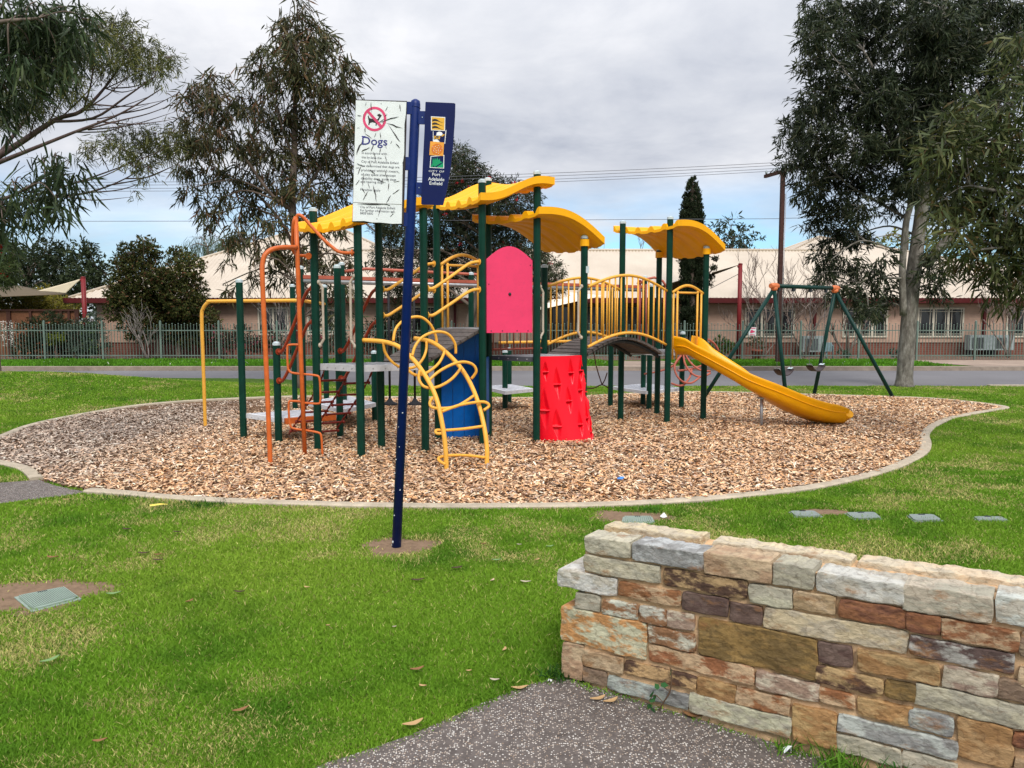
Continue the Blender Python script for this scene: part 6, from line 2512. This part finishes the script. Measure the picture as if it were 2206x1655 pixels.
# big spreading gum on the left
Y = 15.5
tr = [(PX(-330, 880, Y), .34), (PX(-300, 700, Y), .30), (PX(-240, 520, Y), .26), (PX(-160, 430, Y), .20), (PX(-30, 355, Y), .15)]
lm = [[(PX(-60, 370, Y), 0.0806), (PX(40, 310, Y), 0.0589), (PX(120, 258, Y), 0.0465), (PX(175, 240, Y), 0.0372), (PX(225, 190, Y + .2), 0.0248), (PX(275, 120, Y + .3), 0.0124), (PX(300, 80, Y + .3), 0.0050)],
      [(PX(110, 262, Y), 0.0310), (PX(200, 255, Y - .2), 0.0248), (PX(270, 210, Y - .4), 0.0174), (PX(340, 160, Y - .5), 0.0074)],
      [(PX(-40, 365, Y), 0.0558), (PX(60, 325, Y - .3), 0.0372), (PX(160, 285, Y - .4), 0.0279), (PX(260, 245, Y - .5), 0.0186), (PX(350, 190, Y - .6), 0.0074)],
      [(PX(150, 288, Y - .4), 0.0186), (PX(250, 262, Y - .3), 0.0149), (PX(320, 245, Y - .2), 0.0099), (PX(385, 220, Y - .2), 0.0037)],
      [(PX(-120, 470, Y), 0.0558), (PX(0, 450, Y + .3), 0.0372), (PX(100, 428, Y + .4), 0.0310), (PX(190, 415, Y + .5), 0.0217), (PX(270, 385, Y + .5), 0.0124), (PX(360, 330, Y + .5), 0.0050)],
      [(PX(60, 425, Y + .3), 0.0248), (PX(160, 395, Y + .2), 0.0186), (PX(260, 360, Y), 0.0124), (PX(360, 320, Y - .2), 0.0050)],
      [(PX(0, 330, Y), 0.0372), (PX(60, 250, Y + .4), 0.0279), (PX(110, 170, Y + .6), 0.0186), (PX(170, 80, Y + .6), 0.0074)],
      [(PX(180, 238, Y), 0.0186), (PX(198, 170, Y - .2), 0.0155), (PX(200, 110, Y - .4), 0.0099), (PX(215, 50, Y - .5), 0.0050)],
      [(PX(230, 190, Y + .2), 0.0124), (PX(280, 165, Y + .3), 0.0087), (PX(330, 130, Y + .3), 0.0037)]]
fr_ = random.Random(4)
for (x0, y0, x1, y1) in ((175, 240, 290, 150), (180, 238, 330, 205), (200, 225, 360, 215), (225, 190, 300, 190), (160, 285, 300, 262), (190, 280, 380, 240), (210, 262, 385, 255), (150, 262, 320, 225), (130, 255, 240, 130),
                         (100, 270, 150, 170), (60, 300, 90, 190), (190, 415, 330, 385), (230, 400, 390, 350), (160, 395, 290, 345), (270, 385, 370, 360), (120, 420, 280, 425), (240, 190, 340, 165), (260, 245, 385, 200)):
    a_, d_ = PX(x0, y0, Y + fr_.uniform(-.4, .4)), PX(x1, y1, Y + fr_.uniform(-.8, .8))
    m_ = (a_ + d_) / 2 + V((0, 0, -0.08))
    lm.append([(a_, .016), (m_, .011), (d_, .003)])
cl_ = [(205, 45, 36), (245, 60, 40), (285, 75, 34), (215, 90, 44), (265, 105, 44), (310, 110, 40), (345, 130, 30), (365, 125, 20), (235, 140, 40), (290, 140, 32), (330, 155, 28), (170, 120, 44), (120, 90, 60), (130, 150, 48), (80, 140, 60), (40, 180, 55), (95, 200, 46), (150, 180, 34), (60, 230, 40), (20, 250, 40),
       (265, 285, 26), (300, 290, 32), (335, 290, 28), (365, 285, 22), (225, 300, 24), (260, 320, 30), (305, 330, 32), (345, 320, 28), (380, 315, 22), (290, 360, 22), (200, 320, 24), (320, 362, 18), (180, 210, 22), (370, 345, 14), (290, 415, 10)]
tree('gum_tree', 'broad spreading gum with bare reddish limbs reaching in from the left', 'tree', (PX(-330, 880, Y)[0], Y, 0), tr, lm, px_clumps(cl_, Y, 0.8, 9), (0.13, 0.016),
     [(0.11, 0.115, 0.038), (0.07, 0.08, 0.028), (0.17, 0.16, 0.055), (0.045, 0.055, 0.02)], [4, 4, 2, 2], 1.5, M['bark_dark'], 0.45, twig=0.007, branch_r=0.02)

# hanging near foliage top left
Y = 8.0
tr = [(PX(-420, 1100, Y), .2), (PX(-400, 800, Y), .18), (PX(-360, 450, Y), .15), (PX(-300, 150, Y), .11), (PX(-220, -150, Y), .07)]
lm = [[(PX(-330, 280, Y), .07), (PX(-200, 130, Y), .05), (PX(-60, 60, Y - .2), .03), (PX(80, 40, Y - .3), .012)],
      [(PX(-380, 560, Y), .07), (PX(-240, 470, Y), .05), (PX(-80, 450, Y), .03), (PX(30, 420, Y), .015), (PX(110, 370, Y), .008)],
      [(PX(-340, 350, Y), .06), (PX(-180, 300, Y + .3), .04), (PX(-60, 260, Y + .3), .02)]]
cl_ = [(20, 10, 60), (80, 15, 55), (140, 25, 50), (175, 40, 30), (30, 70, 60), (90, 70, 55), (145, 75, 40), (20, 130, 50), (75, 130, 45), (125, 120, 34), (10, 190, 38), (40, 180, 30), (-60, 60, 80), (-60, 180, 70), (150, 95, 26), (5, 250, 20),
       (120, 335, 30), (150, 350, 30), (90, 345, 24), (140, 385, 32), (165, 390, 20), (110, 390, 24), (30, 400, 30), (60, 415, 34), (100, 430, 30), (15, 430, 26), (70, 445, 28), (120, 430, 24), (5, 475, 24), (-40, 440, 50), (45, 385, 18), (20, 480, 16)]
tree('gum_tree', 'nearest dark gum foliage with long hanging leaves in the top left corner', 'tree', (PX(-420, 1100, Y)[0], Y, 0), tr, lm, px_clumps(cl_, Y, 0.35, 10), (0.17, 0.021),
     [(0.040, 0.062, 0.026), (0.026, 0.042, 0.018), (0.065, 0.085, 0.035)], [4, 4, 2], 2.0, M['bark_brown'], 0.95, twig=0.005, branch_r=0.02)


def bush(name, label, cat, lst, Y, leaf, pal_, wts, dens, spread=0.7, base=None, trunkp=None, barkm=None, droop=0.0, group=None, core=0.5, squash=0.9, tr_r=0.06, flowers=None, z0=0.12, outw_=0.7):
    cl2 = px_clumps(lst, Y, spread, len(label))
    cx = sum(c[0] * r_ for c, r_ in cl2) / sum(r_ for c, r_ in cl2)
    bx = trunkp[0][0] if trunkp else cx
    base = (bx, Y, z0)
    top = max(c[2] for c, r_ in cl2)
    if trunkp is None:
        mz = sum(c[2] for c, r_ in cl2) / len(cl2)
        trunkp = [V((bx, Y, z0 - .05)), V((bx * .98 + cx * .02, Y, z0 + (mz - z0) * 0.5)), V((cx, Y, max(z0 + .1, mz)))]
    trk = [(p, tr_r * (1 - 0.75 * i / (len(trunkp) - 1))) for i, p in enumerate(trunkp)]
    rt = tree(name, label, cat, base, trk, [], cl2, leaf, pal_, wts, dens, barkm or M['bark_brown'], droop, group, squash, twig=min(0.015, tr_r * .3), core=core, outw_=outw_, branch_r=tr_r * 0.6, lmat='bushleaf')
    if flowers:
        n, col, L_ = flowers
        P = []
        for k in range(n):
            c, r_ = cl2[rnd.randrange(len(cl2))]
            u = nrm(V((rnd.gauss(0, 1), rnd.gauss(0, 1) - 1.0, rnd.gauss(0, 1))))
            P.append(c + u * r_ * 0.98)
        m = 14
        B_ = np.repeat(np.array(P), m, axis=0) + rg.normal(0, L_ * 0.35, (n * m, 3))
        blades('flowers', B_, rg.normal(0, 1, (n * m, 3)) + V((0, 0, -.5)), np.full(n * m, L_), np.full(n * m, L_ * 0.5), np.zeros((n * m, 3)), np.array(col) * (0.7 + 0.6 * rg.random(n * m))[:, None], M['bushleaf'], rt)
    return rt


DG = [(0.028, 0.042, 0.016), (0.018, 0.028, 0.012), (0.045, 0.058, 0.022)]
# bottlebrush tree behind the roofs
bush('bottlebrush_tree', 'dense bottlebrush tree with red flowers behind the yellow roofs', 'tree',
     [(985, 335, 32), (1000, 370, 45), (960, 390, 40), (1040, 395, 38), (940, 440, 45), (1000, 440, 55), (1060, 440, 45), (1095, 400, 22), (1110, 440, 40), (960, 500, 55), (1030, 500, 60), (1100, 500, 50), (1150, 480, 34), (940, 560, 45),
      (1000, 570, 50), (1070, 560, 55), (1140, 545, 45), (1180, 580, 36), (1190, 620, 24), (1130, 600, 40), (960, 610, 36), (1080, 610, 40), (1165, 620, 30), (905, 520, 36), (905, 590, 36), (1150, 420, 18), (860, 500, 44), (840, 560, 44), (860, 620, 40), (830, 480, 30)],
     27.6, (0.15, 0.026), [(0.045, 0.055, 0.028), (0.028, 0.038, 0.018), (0.075, 0.08, 0.042), (0.11, 0.06, 0.04)], [4, 4, 2, .7], 2.8, 1.0, None,
     [PX(1005, 778, 27.6), PX(1010, 700, 27.6), PX(1030, 620, 27.6), PX(1040, 480, 27.6)], M['bark_brown'], 0.35, tr_r=0.2, flowers=(34, (0.42, 0.02, 0.03), 0.07))
# hedge trees at left
hg = [(0.060, 0.070, 0.018), (0.035, 0.046, 0.014), (0.10, 0.095, 0.026), (0.13, 0.062, 0.03)]
bush('shrub_tree', 'rounded dark green shrub tree with bronze tips, left of a pair by the school', 'tree',
     [(285, 545, 26), (320, 560, 34), (270, 580, 32), (310, 600, 45), (260, 625, 34), (350, 610, 36), (290, 650, 50), (345, 660, 48), (255, 670, 28), (300, 700, 42), (360, 705, 40), (250, 640, 22), (320, 535, 20), (310, 520, 12)],
     29.6, (0.10, 0.05), hg, [4, 4, 2, 1.2], 3.4, 0.7, None, [PX(340, 772, 29.6), PX(338, 720, 29.6), PX(320, 640, 29.6)], tr_r=0.1)
bush('shrub_tree', 'rounded dark green shrub tree with bronze tips, right of a pair by the school', 'tree',
     [(385, 555, 28), (410, 575, 30), (370, 600, 34), (415, 620, 34), (395, 650, 44), (420, 665, 34), (380, 690, 42), (430, 700, 36), (455, 690, 22), (400, 720, 36), (350, 640, 22), (440, 725, 22)],
     30.0, (0.10, 0.05), hg, [4, 4, 2, 1.2], 3.4, 0.7, None, [PX(385, 772, 30), PX(386, 720, 30), PX(390, 640, 30)], tr_r=0.1)


def bare_shrub(name, label, px, py, Y, stems, seed, r0=0.03, z0=0.12, depth=3, spreadf=0.45, mat='bark_grey', lean=None):
    r = random.Random(seed)
    p = V(at(px, py, Y))
    p[2] = z0
    rt = empty(name, tuple(p), label, 'shrub' if 'shrub' in name else 'tree')
    b = MB()

    def grow(p0, d, L, rad, lev):
        n = 5
        P = [p0]
        dd = d
        for k in range(n):
            dd = nrm(dd + V((r.uniform(-1, 1), r.uniform(-1, 1), r.uniform(-.3, .7))) * 0.22)
            P.append(P[-1] + dd * L / n)
        b.tube(P, np.linspace(rad, rad * 0.55, n + 1), 5 if lev else 6)
        if lev < depth:
            for k in range(r.choice((2, 3, 3))):
                i = r.randint(2, n)
                nd = nrm(dd + V((r.uniform(-1, 1), r.uniform(-1, 1), r.uniform(-.1, .8))) * (spreadf + 0.25))
                grow(P[i], nd, L * r.uniform(0.5, 0.8), max(0.0085, rad * 0.62), lev + 1)

    for (dx, dz, L) in stems:
        grow(p, nrm(V((dx, r.uniform(-.3, .3), dz))), L, r0, 0)
    b.build('stem', M[mat], rt)
    return rt


bare_shrub('bare_shrub', 'pale leafless sapling standing before the left hedge trees', 318, 772, 28.3, [(0.02, 1, 1.0), (-0.3, 1, 1.2), (0.2, 1, 1.2)], 4, 0.028)
bare_shrub('bare_shrub', 'wide twiggy leafless bush left of the power pole', 1645, 772, 30.6, [(-0.45, 1, 1.9), (-0.2, 1, 2.2), (0.05, 1, 2.3), (0.25, 1, 2.2), (0.5, 1, 1.9)], 6, 0.03, depth=4, mat='bark_twig')
bare_shrub('bare_shrub', 'twiggy leafless bush between the power pole and the right swing leg', 1735, 772, 30.4, [(-0.4, 1, 1.9), (-0.15, 1, 2.2), (0.1, 1, 2.2), (0.3, 1, 2.2), (0.6, 1, 2.0)], 7, 0.03, depth=4, mat='bark_twig')
bare_shrub('bare_shrub', 'pruned dark gnarled bush behind the right swing leg', 1825, 772, 30.2, [(-0.6, 1, 1.1), (-0.2, 1, 1.0), (0.35, 1, 1.2)], 12, 0.06, depth=2, mat='bark_brown')
bare_shrub('bare_shrub', 'bare spreading bush before the right wall beside the air conditioners', 2172, 772, 30.2, [(-0.7, 1, 1.9), (-0.4, 1, 2.1), (-0.1, 1, 2.0), (0.3, 1, 1.7)], 13, 0.036, depth=4, mat='bark_twig')
bare_shrub('bare_tree', 'leafless pale tree showing above the school roof', 1335, 640, 52, [(-0.5, 1, 3.0), (0, 1, 3.4), (0.5, 1, 3.0)], 15, 0.10, depth=4)
bare_shrub('bare_shrub', 'thin bare crossing stems under the central gum', 600, 772, 30.2, [(-0.4, 1, 1.4), (0.2, 1, 1.5), (0.5, 1, 1.2)], 17, 0.03, depth=3)

# cypress
cyl = []
rr_ = random.Random(2)
for k in range(46):
    f = k / 45
    py = 388 + f * 335
    w = 6 + 21 * min(1, f * 4.0) ** 0.6
    for s in (-1, 0, 1):
        cyl.append((1491 + s * w * 0.55 + rr_.uniform(-2, 2), py + rr_.uniform(-4, 4), max(6, w * 0.52), rr_.uniform(-0.3, 0.3)))
cyl += [(1541, 560, 8), (1538, 580, 9), (1532, 600, 10), (1528, 615, 8)]
bush('cypress_tree', 'tall narrow dark cypress beside the right hand yellow roof', 'tree', cyl, 30.3, (0.055, 0.026), [(0.024, 0.036, 0.016), (0.015, 0.024, 0.010), (0.042, 0.05, 0.022)], [4, 4, 1.5], 3.0, 0.4, None,
     [PX(1490, 778, 30.3), PX(1491, 700, 30.3), PX(1491, 420, 30.3)], M['bark_brown'], -0.9, tr_r=0.22, outw_=0.1)

# distant trees above the roofs
bush('background_tree', 'small round dark gum above the roof right of the cypress', 'tree', [(1545, 500, 22), (1575, 490, 24), (1600, 505, 26), (1560, 520, 22), (1590, 525, 24), (1620, 520, 16), (1540, 530, 18), (1575, 540, 24)], 58, (0.34, 0.10),
     [(0.05, 0.065, 0.04), (0.035, 0.045, 0.028)], [1, 1], 1.2, 1.2, tr_r=0.25, droop=0.4)
bush('background_tree', 'low green tree showing above the roof ridge at centre', 'tree', [(1225, 535, 16), (1250, 530, 18), (1280, 535, 14), (1205, 545, 14), (1270, 548, 16)], 52, (0.3, 0.1), [(0.06, 0.08, 0.03), (0.04, 0.055, 0.02)], [1, 1], 1.6, 1.0, tr_r=0.2)
bush('background_tree', 'yellow green tree tops behind the right roof', 'tree', [(1900, 515, 16), (1930, 510, 18), (1960, 515, 16), (2010, 512, 20), (2040, 505, 20), (1870, 520, 12)], 55, (0.3, 0.1), [(0.22, 0.20, 0.03), (0.12, 0.13, 0.025)], [1, 1], 1.6, 1.0, tr_r=0.2)
BG = [(0.032, 0.045, 0.02), (0.022, 0.032, 0.014), (0.05, 0.062, 0.028)]
bush('background_tree', 'large dark spreading tree on the far left behind the sails', 'tree', [(60, 560, 40), (100, 550, 40), (30, 590, 40), (80, 595, 45), (130, 580, 45), (50, 625, 40), (110, 630, 45), (150, 620, 36), (0, 560, 40), (-40, 600, 50), (20, 545, 24), (140, 548, 26), (0, 650, 40), (-50, 660, 50), (60, 665, 36), (130, 660, 34), (170, 665, 30)], 46, (0.22, 0.09), BG, [4, 4, 2], 2.2, 2.0, tr_r=0.4)
bush('background_tree', 'dark rounded tree behind the red post at left', 'tree', [(175, 550, 30), (205, 570, 30), (180, 595, 38), (215, 605, 26), (160, 630, 34), (200, 640, 34), (225, 590, 18), (190, 530, 14)], 44, (0.22, 0.09), BG, [4, 4, 2], 2.2, 1.6, tr_r=0.35)
bush('background_tree', 'narrow dark conifer tip behind the left shrub tree', 'tree', [(268, 532, 10), (272, 545, 14), (262, 560, 16), (280, 565, 16), (270, 590, 20)], 40, (0.16, 0.06), BG, [4, 4, 2], 2.0, 0.6, tr_r=0.15)
bush('weeping_tree', 'feathery weeping grey green tree above the left roof', 'tree', [(430, 515, 26), (465, 510, 24), (410, 535, 20), (450, 545, 28), (480, 540, 22), (440, 570, 22), (495, 520, 16)], 47, (0.5, 0.03), [(0.08, 0.105, 0.055), (0.05, 0.07, 0.035)], [1, 1], 1.0, 1.0, tr_r=0.25, droop=1.6, outw_=0.5)
bush('background_tree', 'dark tree hugging the left roof slope beside the weeping tree', 'tree', [(490, 530, 20), (515, 520, 18), (505, 545, 18), (470, 555, 16)], 50, (0.22, 0.09), BG, [4, 4, 2], 2.0, 0.8, tr_r=0.2)
bush('bottlebrush_shrub', 'bottlebrush with red drooping flowers at the left edge', 'shrub', [(5, 540, 34), (-20, 580, 50), (15, 590, 20), (0, 510, 20), (-30, 530, 40)], 20.0, (0.12, 0.02), [(0.06, 0.085, 0.025), (0.04, 0.055, 0.018)], [1, 1], 2.2, 0.5, None, tr_r=0.06, droop=0.4, flowers=(16, (0.40, 0.015, 0.012), 0.07), z0=0.0)

# shrubs behind and along the fence
bush('shrub', 'yellow green feathery shrub above the brown timber fence', 'shrub', [(50, 652, 22), (85, 650, 26), (120, 655, 24), (150, 660, 20), (70, 672, 22), (110, 676, 24), (100, 630, 12), (30, 668, 18), (10, 655, 18), (-10, 670, 22), (45, 680, 22), (140, 680, 22)], 33.5, (0.14, 0.03), [(0.22, 0.19, 0.03), (0.14, 0.14, 0.025), (0.28, 0.22, 0.04)], [1, 1, .6], 2.8, 0.5, tr_r=0.05)
bush('shrub', 'dark green shrub mass behind the far left fence', 'shrub', [(70, 715, 30), (105, 705, 34), (90, 745, 34), (55, 750, 26), (125, 745, 30), (140, 715, 26), (115, 690, 20)], 29.5, (0.10, 0.03), DG + [(0.09, 0.05, 0.03)], [4, 4, 2, .6], 2.2, 0.4, tr_r=0.05, flowers=(14, (0.55, 0.2, 0.1), 0.05))
bush('shrub', 'grey green soft shrub behind the fence under the red post', 'shrub', [(165, 715, 26), (195, 710, 30), (180, 745, 32), (210, 745, 26), (155, 750, 22), (200, 690, 16)], 29.5, (0.11, 0.028), [(0.07, 0.10, 0.07), (0.045, 0.07, 0.045), (0.10, 0.13, 0.09)], [4, 4, 2], 2.0, 0.4, tr_r=0.05, flowers=(6, (0.7, 0.6, 0.4), 0.05))
bush('shrub', 'small clipped lime green shrub by a fence post at left', 'shrub', [(108, 727, 10), (120, 725, 10), (132, 727, 9), (112, 735, 9), (126, 735, 9)], 28.9, (0.05, 0.025), [(0.22, 0.25, 0.03), (0.14, 0.18, 0.02)], [1, 1], 2.4, 0.1, tr_r=0.03)
bush('shrub', 'flowering pinkish shrub left of the yellow bar behind the fence', 'shrub', [(470, 720, 22), (495, 735, 26), (520, 720, 22), (475, 750, 20), (540, 740, 20)], 29.4, (0.09, 0.028), DG + [(0.16, 0.05, 0.06)], [3, 3, 2, 1.5], 2.0, 0.3, tr_r=0.04, flowers=(16, (0.45, 0.09, 0.14), 0.05))
bush('shrub', 'flowering pinkish shrub between the green posts behind the fence', 'shrub', [(560, 740, 20), (590, 735, 22), (620, 745, 20), (690, 735, 24), (715, 745, 20), (735, 730, 18)], 29.5, (0.09, 0.028), DG + [(0.16, 0.05, 0.06)], [3, 3, 2, 1.5], 2.0, 0.3, tr_r=0.04, flowers=(14, (0.45, 0.09, 0.14), 0.05))
bush('shrub', 'dark leafy shrub behind the fence below the yellow handrails', 'shrub', [(815, 710, 30), (850, 700, 34), (880, 725, 30), (835, 740, 30), (800, 745, 24), (870, 690, 26)], 29.5, (0.10, 0.03), DG, [4, 4, 2], 2.0, 0.3, tr_r=0.05)
bush('shrub', 'bright green low shrub behind the slide top', 'shrub', [(1553, 738, 14), (1570, 745, 13), (1540, 750, 12), (1560, 755, 12)], 29.3, (0.08, 0.04), [(0.08, 0.16, 0.03), (0.05, 0.10, 0.02)], [1, 1], 2.2, 0.2, tr_r=0.03)
bush('shrub', 'small dark shrub at the fence foot behind the right swing leg', 'shrub', [(1812, 760, 9), (1826, 762, 8)], 29.0, (0.06, 0.03), [(0.04, 0.09, 0.05)], [1], 2.2, 0.1, tr_r=0.02)
bush('shrub', 'small dark shrub at the fence foot left of the big gum trunk', 'shrub', [(1926, 760, 9), (1938, 764, 8)], 29.0, (0.06, 0.03), [(0.04, 0.09, 0.06)], [1], 2.2, 0.1, tr_r=0.02)
bush('potted_plant', 'sparse plant growing in the terracotta pot', 'plant', [(1628, 735, 12), (1620, 745, 9), (1640, 742, 9)], 29.3, (0.08, 0.035), [(0.07, 0.09, 0.03), (0.10, 0.08, 0.03)], [1, 1], 0.9, 0.15, None, [PX(1630, 762, 29.3), PX(1630, 750, 29.3), PX(1629, 735, 29.3)], tr_r=0.015)
# white flower spikes
for px, lb in ((12, 'white flower spike at the left edge behind the fence'), (29, 'white flower spike right beside the one at the left edge')):
    p = V(at(px, 765, 29.2))
    rt = empty('flower_spike', (p[0], p[1], 0.12), lb, 'plant', 'white flower spikes')
    b = MB()
    b.tube([(p[0], p[1], 0.1), (p[0] + .02, p[1], 1.5)], 0.012, 5)
    b.build('stem', M['stem'], rt)
    n = 150
    B_ = np.stack([p[0] + rg.normal(0, .05, n), p[1] + rg.normal(0, .05, n), 0.6 + 1.0 * rg.random(n)], 1)
    blades('flowers', B_, rg.normal(0, 1, (n, 3)), np.full(n, .05), np.full(n, .035), np.zeros((n, 3)), np.tile([0.72, 0.66, 0.58], (n, 1)), M['bushleaf'], rt)

# ------------------------------------------------------------------ sky, sun, camera, render
SUN = nrm((0.14, -0.72, 0.78))
w = bpy.data.worlds.new('World')
SC.world = w
w.use_nodes = True
t = w.node_tree
for q_ in list(t.nodes):
    t.nodes.remove(q_)


def N(typ, **kw):
    q_ = t.nodes.new(typ)
    for k_, v_ in kw.items():
        setattr(q_, k_, v_)
    return q_


def Mth(op, a, b=None, clamp=False):
    q_ = N('ShaderNodeMath', operation=op, use_clamp=clamp)
    for i_, x_ in enumerate((a, b)):
        if x_ is None:
            continue
        if isinstance(x_, (int, float)):
            q_.inputs[i_].default_value = x_
        else:
            t.links.new(x_, q_.inputs[i_])
    return q_.outputs[0]


def Ramp(fac, stops):
    q_ = N('ShaderNodeValToRGB')
    e = q_.color_ramp.elements
    while len(e) < len(stops):
        e.new(0.5)
    for k_, (p_, c_) in zip(e, stops):
        k_.position = p_
        k_.color = (*c_, 1)
    t.links.new(fac, q_.inputs[0])
    return q_.outputs[0]


def Mix(f, a, b, typ='MIX'):
    q_ = N('ShaderNodeMix', data_type='RGBA', blend_type=typ)
    for s_, x_ in ((q_.inputs[0], f), (q_.inputs[6], a), (q_.inputs[7], b)):
        if isinstance(x_, (int, float)):
            s_.default_value = x_
        elif isinstance(x_, tuple):
            s_.default_value = (*x_, 1)
        else:
            t.links.new(x_, s_)
    return q_.outputs[2]


sky = N('ShaderNodeTexSky', sky_type='NISHITA')
sky.sun_disc = False
sky.sun_elevation = math.asin(SUN[2])
sky.sun_rotation = math.atan2(SUN[0], SUN[1])
tc = N('ShaderNodeTexCoord')
sep = N('ShaderNodeSeparateXYZ')
t.links.new(tc.outputs['Generated'], sep.inputs[0])
zc = Mth('MAXIMUM', sep.outputs[2], 0.0)
den = Mth('ADD', zc, 0.16)
cmb = N('ShaderNodeCombineXYZ')
t.links.new(Mth('DIVIDE', sep.outputs[0], den), cmb.inputs[0])
t.links.new(Mth('DIVIDE', sep.outputs[1], den), cmb.inputs[1])
cmb.inputs[2].default_value = 3.7


def Noise(scale, detail, rough, off):
    mp = N('ShaderNodeMapping')
    mp.inputs['Location'].default_value = off
    t.links.new(cmb.outputs[0], mp.inputs[0])
    q_ = N('ShaderNodeTexNoise')
    q_.inputs['Scale'].default_value = scale
    q_.inputs['Detail'].default_value = detail
    q_.inputs['Roughness'].default_value = rough
    q_.inputs['Distortion'].default_value = 0.3
    t.links.new(mp.outputs[0], q_.inputs['Vector'])
    return q_.outputs['Fac']


n1 = Noise(0.85, 6, 0.52, (1.3, 4.2, 0))
n2 = Noise(2.2, 7, 0.6, (7.1, 2.2, 0))
cl1 = Mth('ADD', Mth('MULTIPLY', n1, 0.58), Mth('MULTIPLY', n2, 0.42))
cloud = Ramp(cl1, [(0.38, (0.33, 0.355, 0.415)), (0.46, (0.42, 0.44, 0.49)), (0.54, (0.49, 0.505, 0.545)), (0.64, (0.60, 0.605, 0.63))])
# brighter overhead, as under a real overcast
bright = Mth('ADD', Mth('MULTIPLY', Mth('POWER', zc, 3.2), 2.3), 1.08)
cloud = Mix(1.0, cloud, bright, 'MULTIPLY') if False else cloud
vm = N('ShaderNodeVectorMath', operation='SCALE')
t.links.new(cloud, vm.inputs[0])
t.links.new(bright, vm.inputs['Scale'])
# clear gaps low over the horizon
low = Mth('SUBTRACT', 1.0, Mth('MULTIPLY', Mth('ABSOLUTE', Mth('SUBTRACT', sep.outputs[2], 0.085)), 10.0), True)
gapn = Ramp(Noise(0.55, 5, 0.55, (3.1, 9.4, 0)), [(0.40, (0.12, 0.12, 0.12)), (0.56, (1, 1, 1))])
lft = Mth('MULTIPLY', Mth('SUBTRACT', Mth('MULTIPLY', sep.outputs[0], -1.0), 0.12), 3.0, True)
gap = Mth('MULTIPLY', Mth('MULTIPLY', low, Mth('MAXIMUM', gapn, Mth('MULTIPLY', lft, Noise(1.3, 5, 0.55, (0.4, 5.5, 0))))), 0.95)
gap = Mth('MINIMUM', Mth('MULTIPLY', gap, 1.25), 1.0)
sv = N('ShaderNodeVectorMath', operation='SCALE')
t.links.new(sky.outputs[0], sv.inputs[0])
sv.inputs['Scale'].default_value = 0.115
svc = N('ShaderNodeVectorMath', operation='MULTIPLY')
t.links.new(sv.outputs[0], svc.inputs[0])
svc.inputs[1].default_value = (0.66, 0.95, 1.15)
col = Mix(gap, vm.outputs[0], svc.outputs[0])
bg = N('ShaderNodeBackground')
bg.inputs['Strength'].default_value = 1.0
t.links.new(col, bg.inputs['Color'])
ow = N('ShaderNodeOutputWorld')
t.links.new(bg.outputs[0], ow.inputs['Surface'])

sun = bpy.data.lights.new('sun', 'SUN')
sun.energy = 2.0
sun.angle = math.radians(22)
sun.color = (1.0, 0.96, 0.90)
so = bpy.data.objects.new('sun', sun)
COL.objects.link(so)
so.location = (5, -8, 14)
so.rotation_euler = Vector((-SUN[0], -SUN[1], -SUN[2])).to_track_quat('-Z', 'Y').to_euler()

cam = bpy.data.cameras.new('camera')
cam.sensor_fit = 'HORIZONTAL'
cam.sensor_width = 36.0
cam.lens = 36.0 * FPX / 2206.0
cam.clip_end = 3000
cam.clip_start = 0.05
co = bpy.data.objects.new('camera', cam)
COL.objects.link(co)
co.location = (0, 0, CH)
co.rotation_euler = (PI / 2 - PITCH, 0, 0)
SC.camera = co

SC.view_settings.view_transform = 'Standard'
SC.view_settings.look = 'None'
SC.view_settings.exposure = 0.5
SC.view_settings.gamma = 1.0
SC.render.resolution_x, SC.render.resolution_y = 1024, 768
cy_ = SC.cycles
cy_.max_bounces = 5
cy_.diffuse_bounces = 3
cy_.glossy_bounces = 2
cy_.transmission_bounces = 3
cy_.caustics_reflective = cy_.caustics_refractive = False
cy_.use_denoising = True
try:
    cy_.denoiser = 'OPENIMAGEDENOISE'
except Exception:
    pass
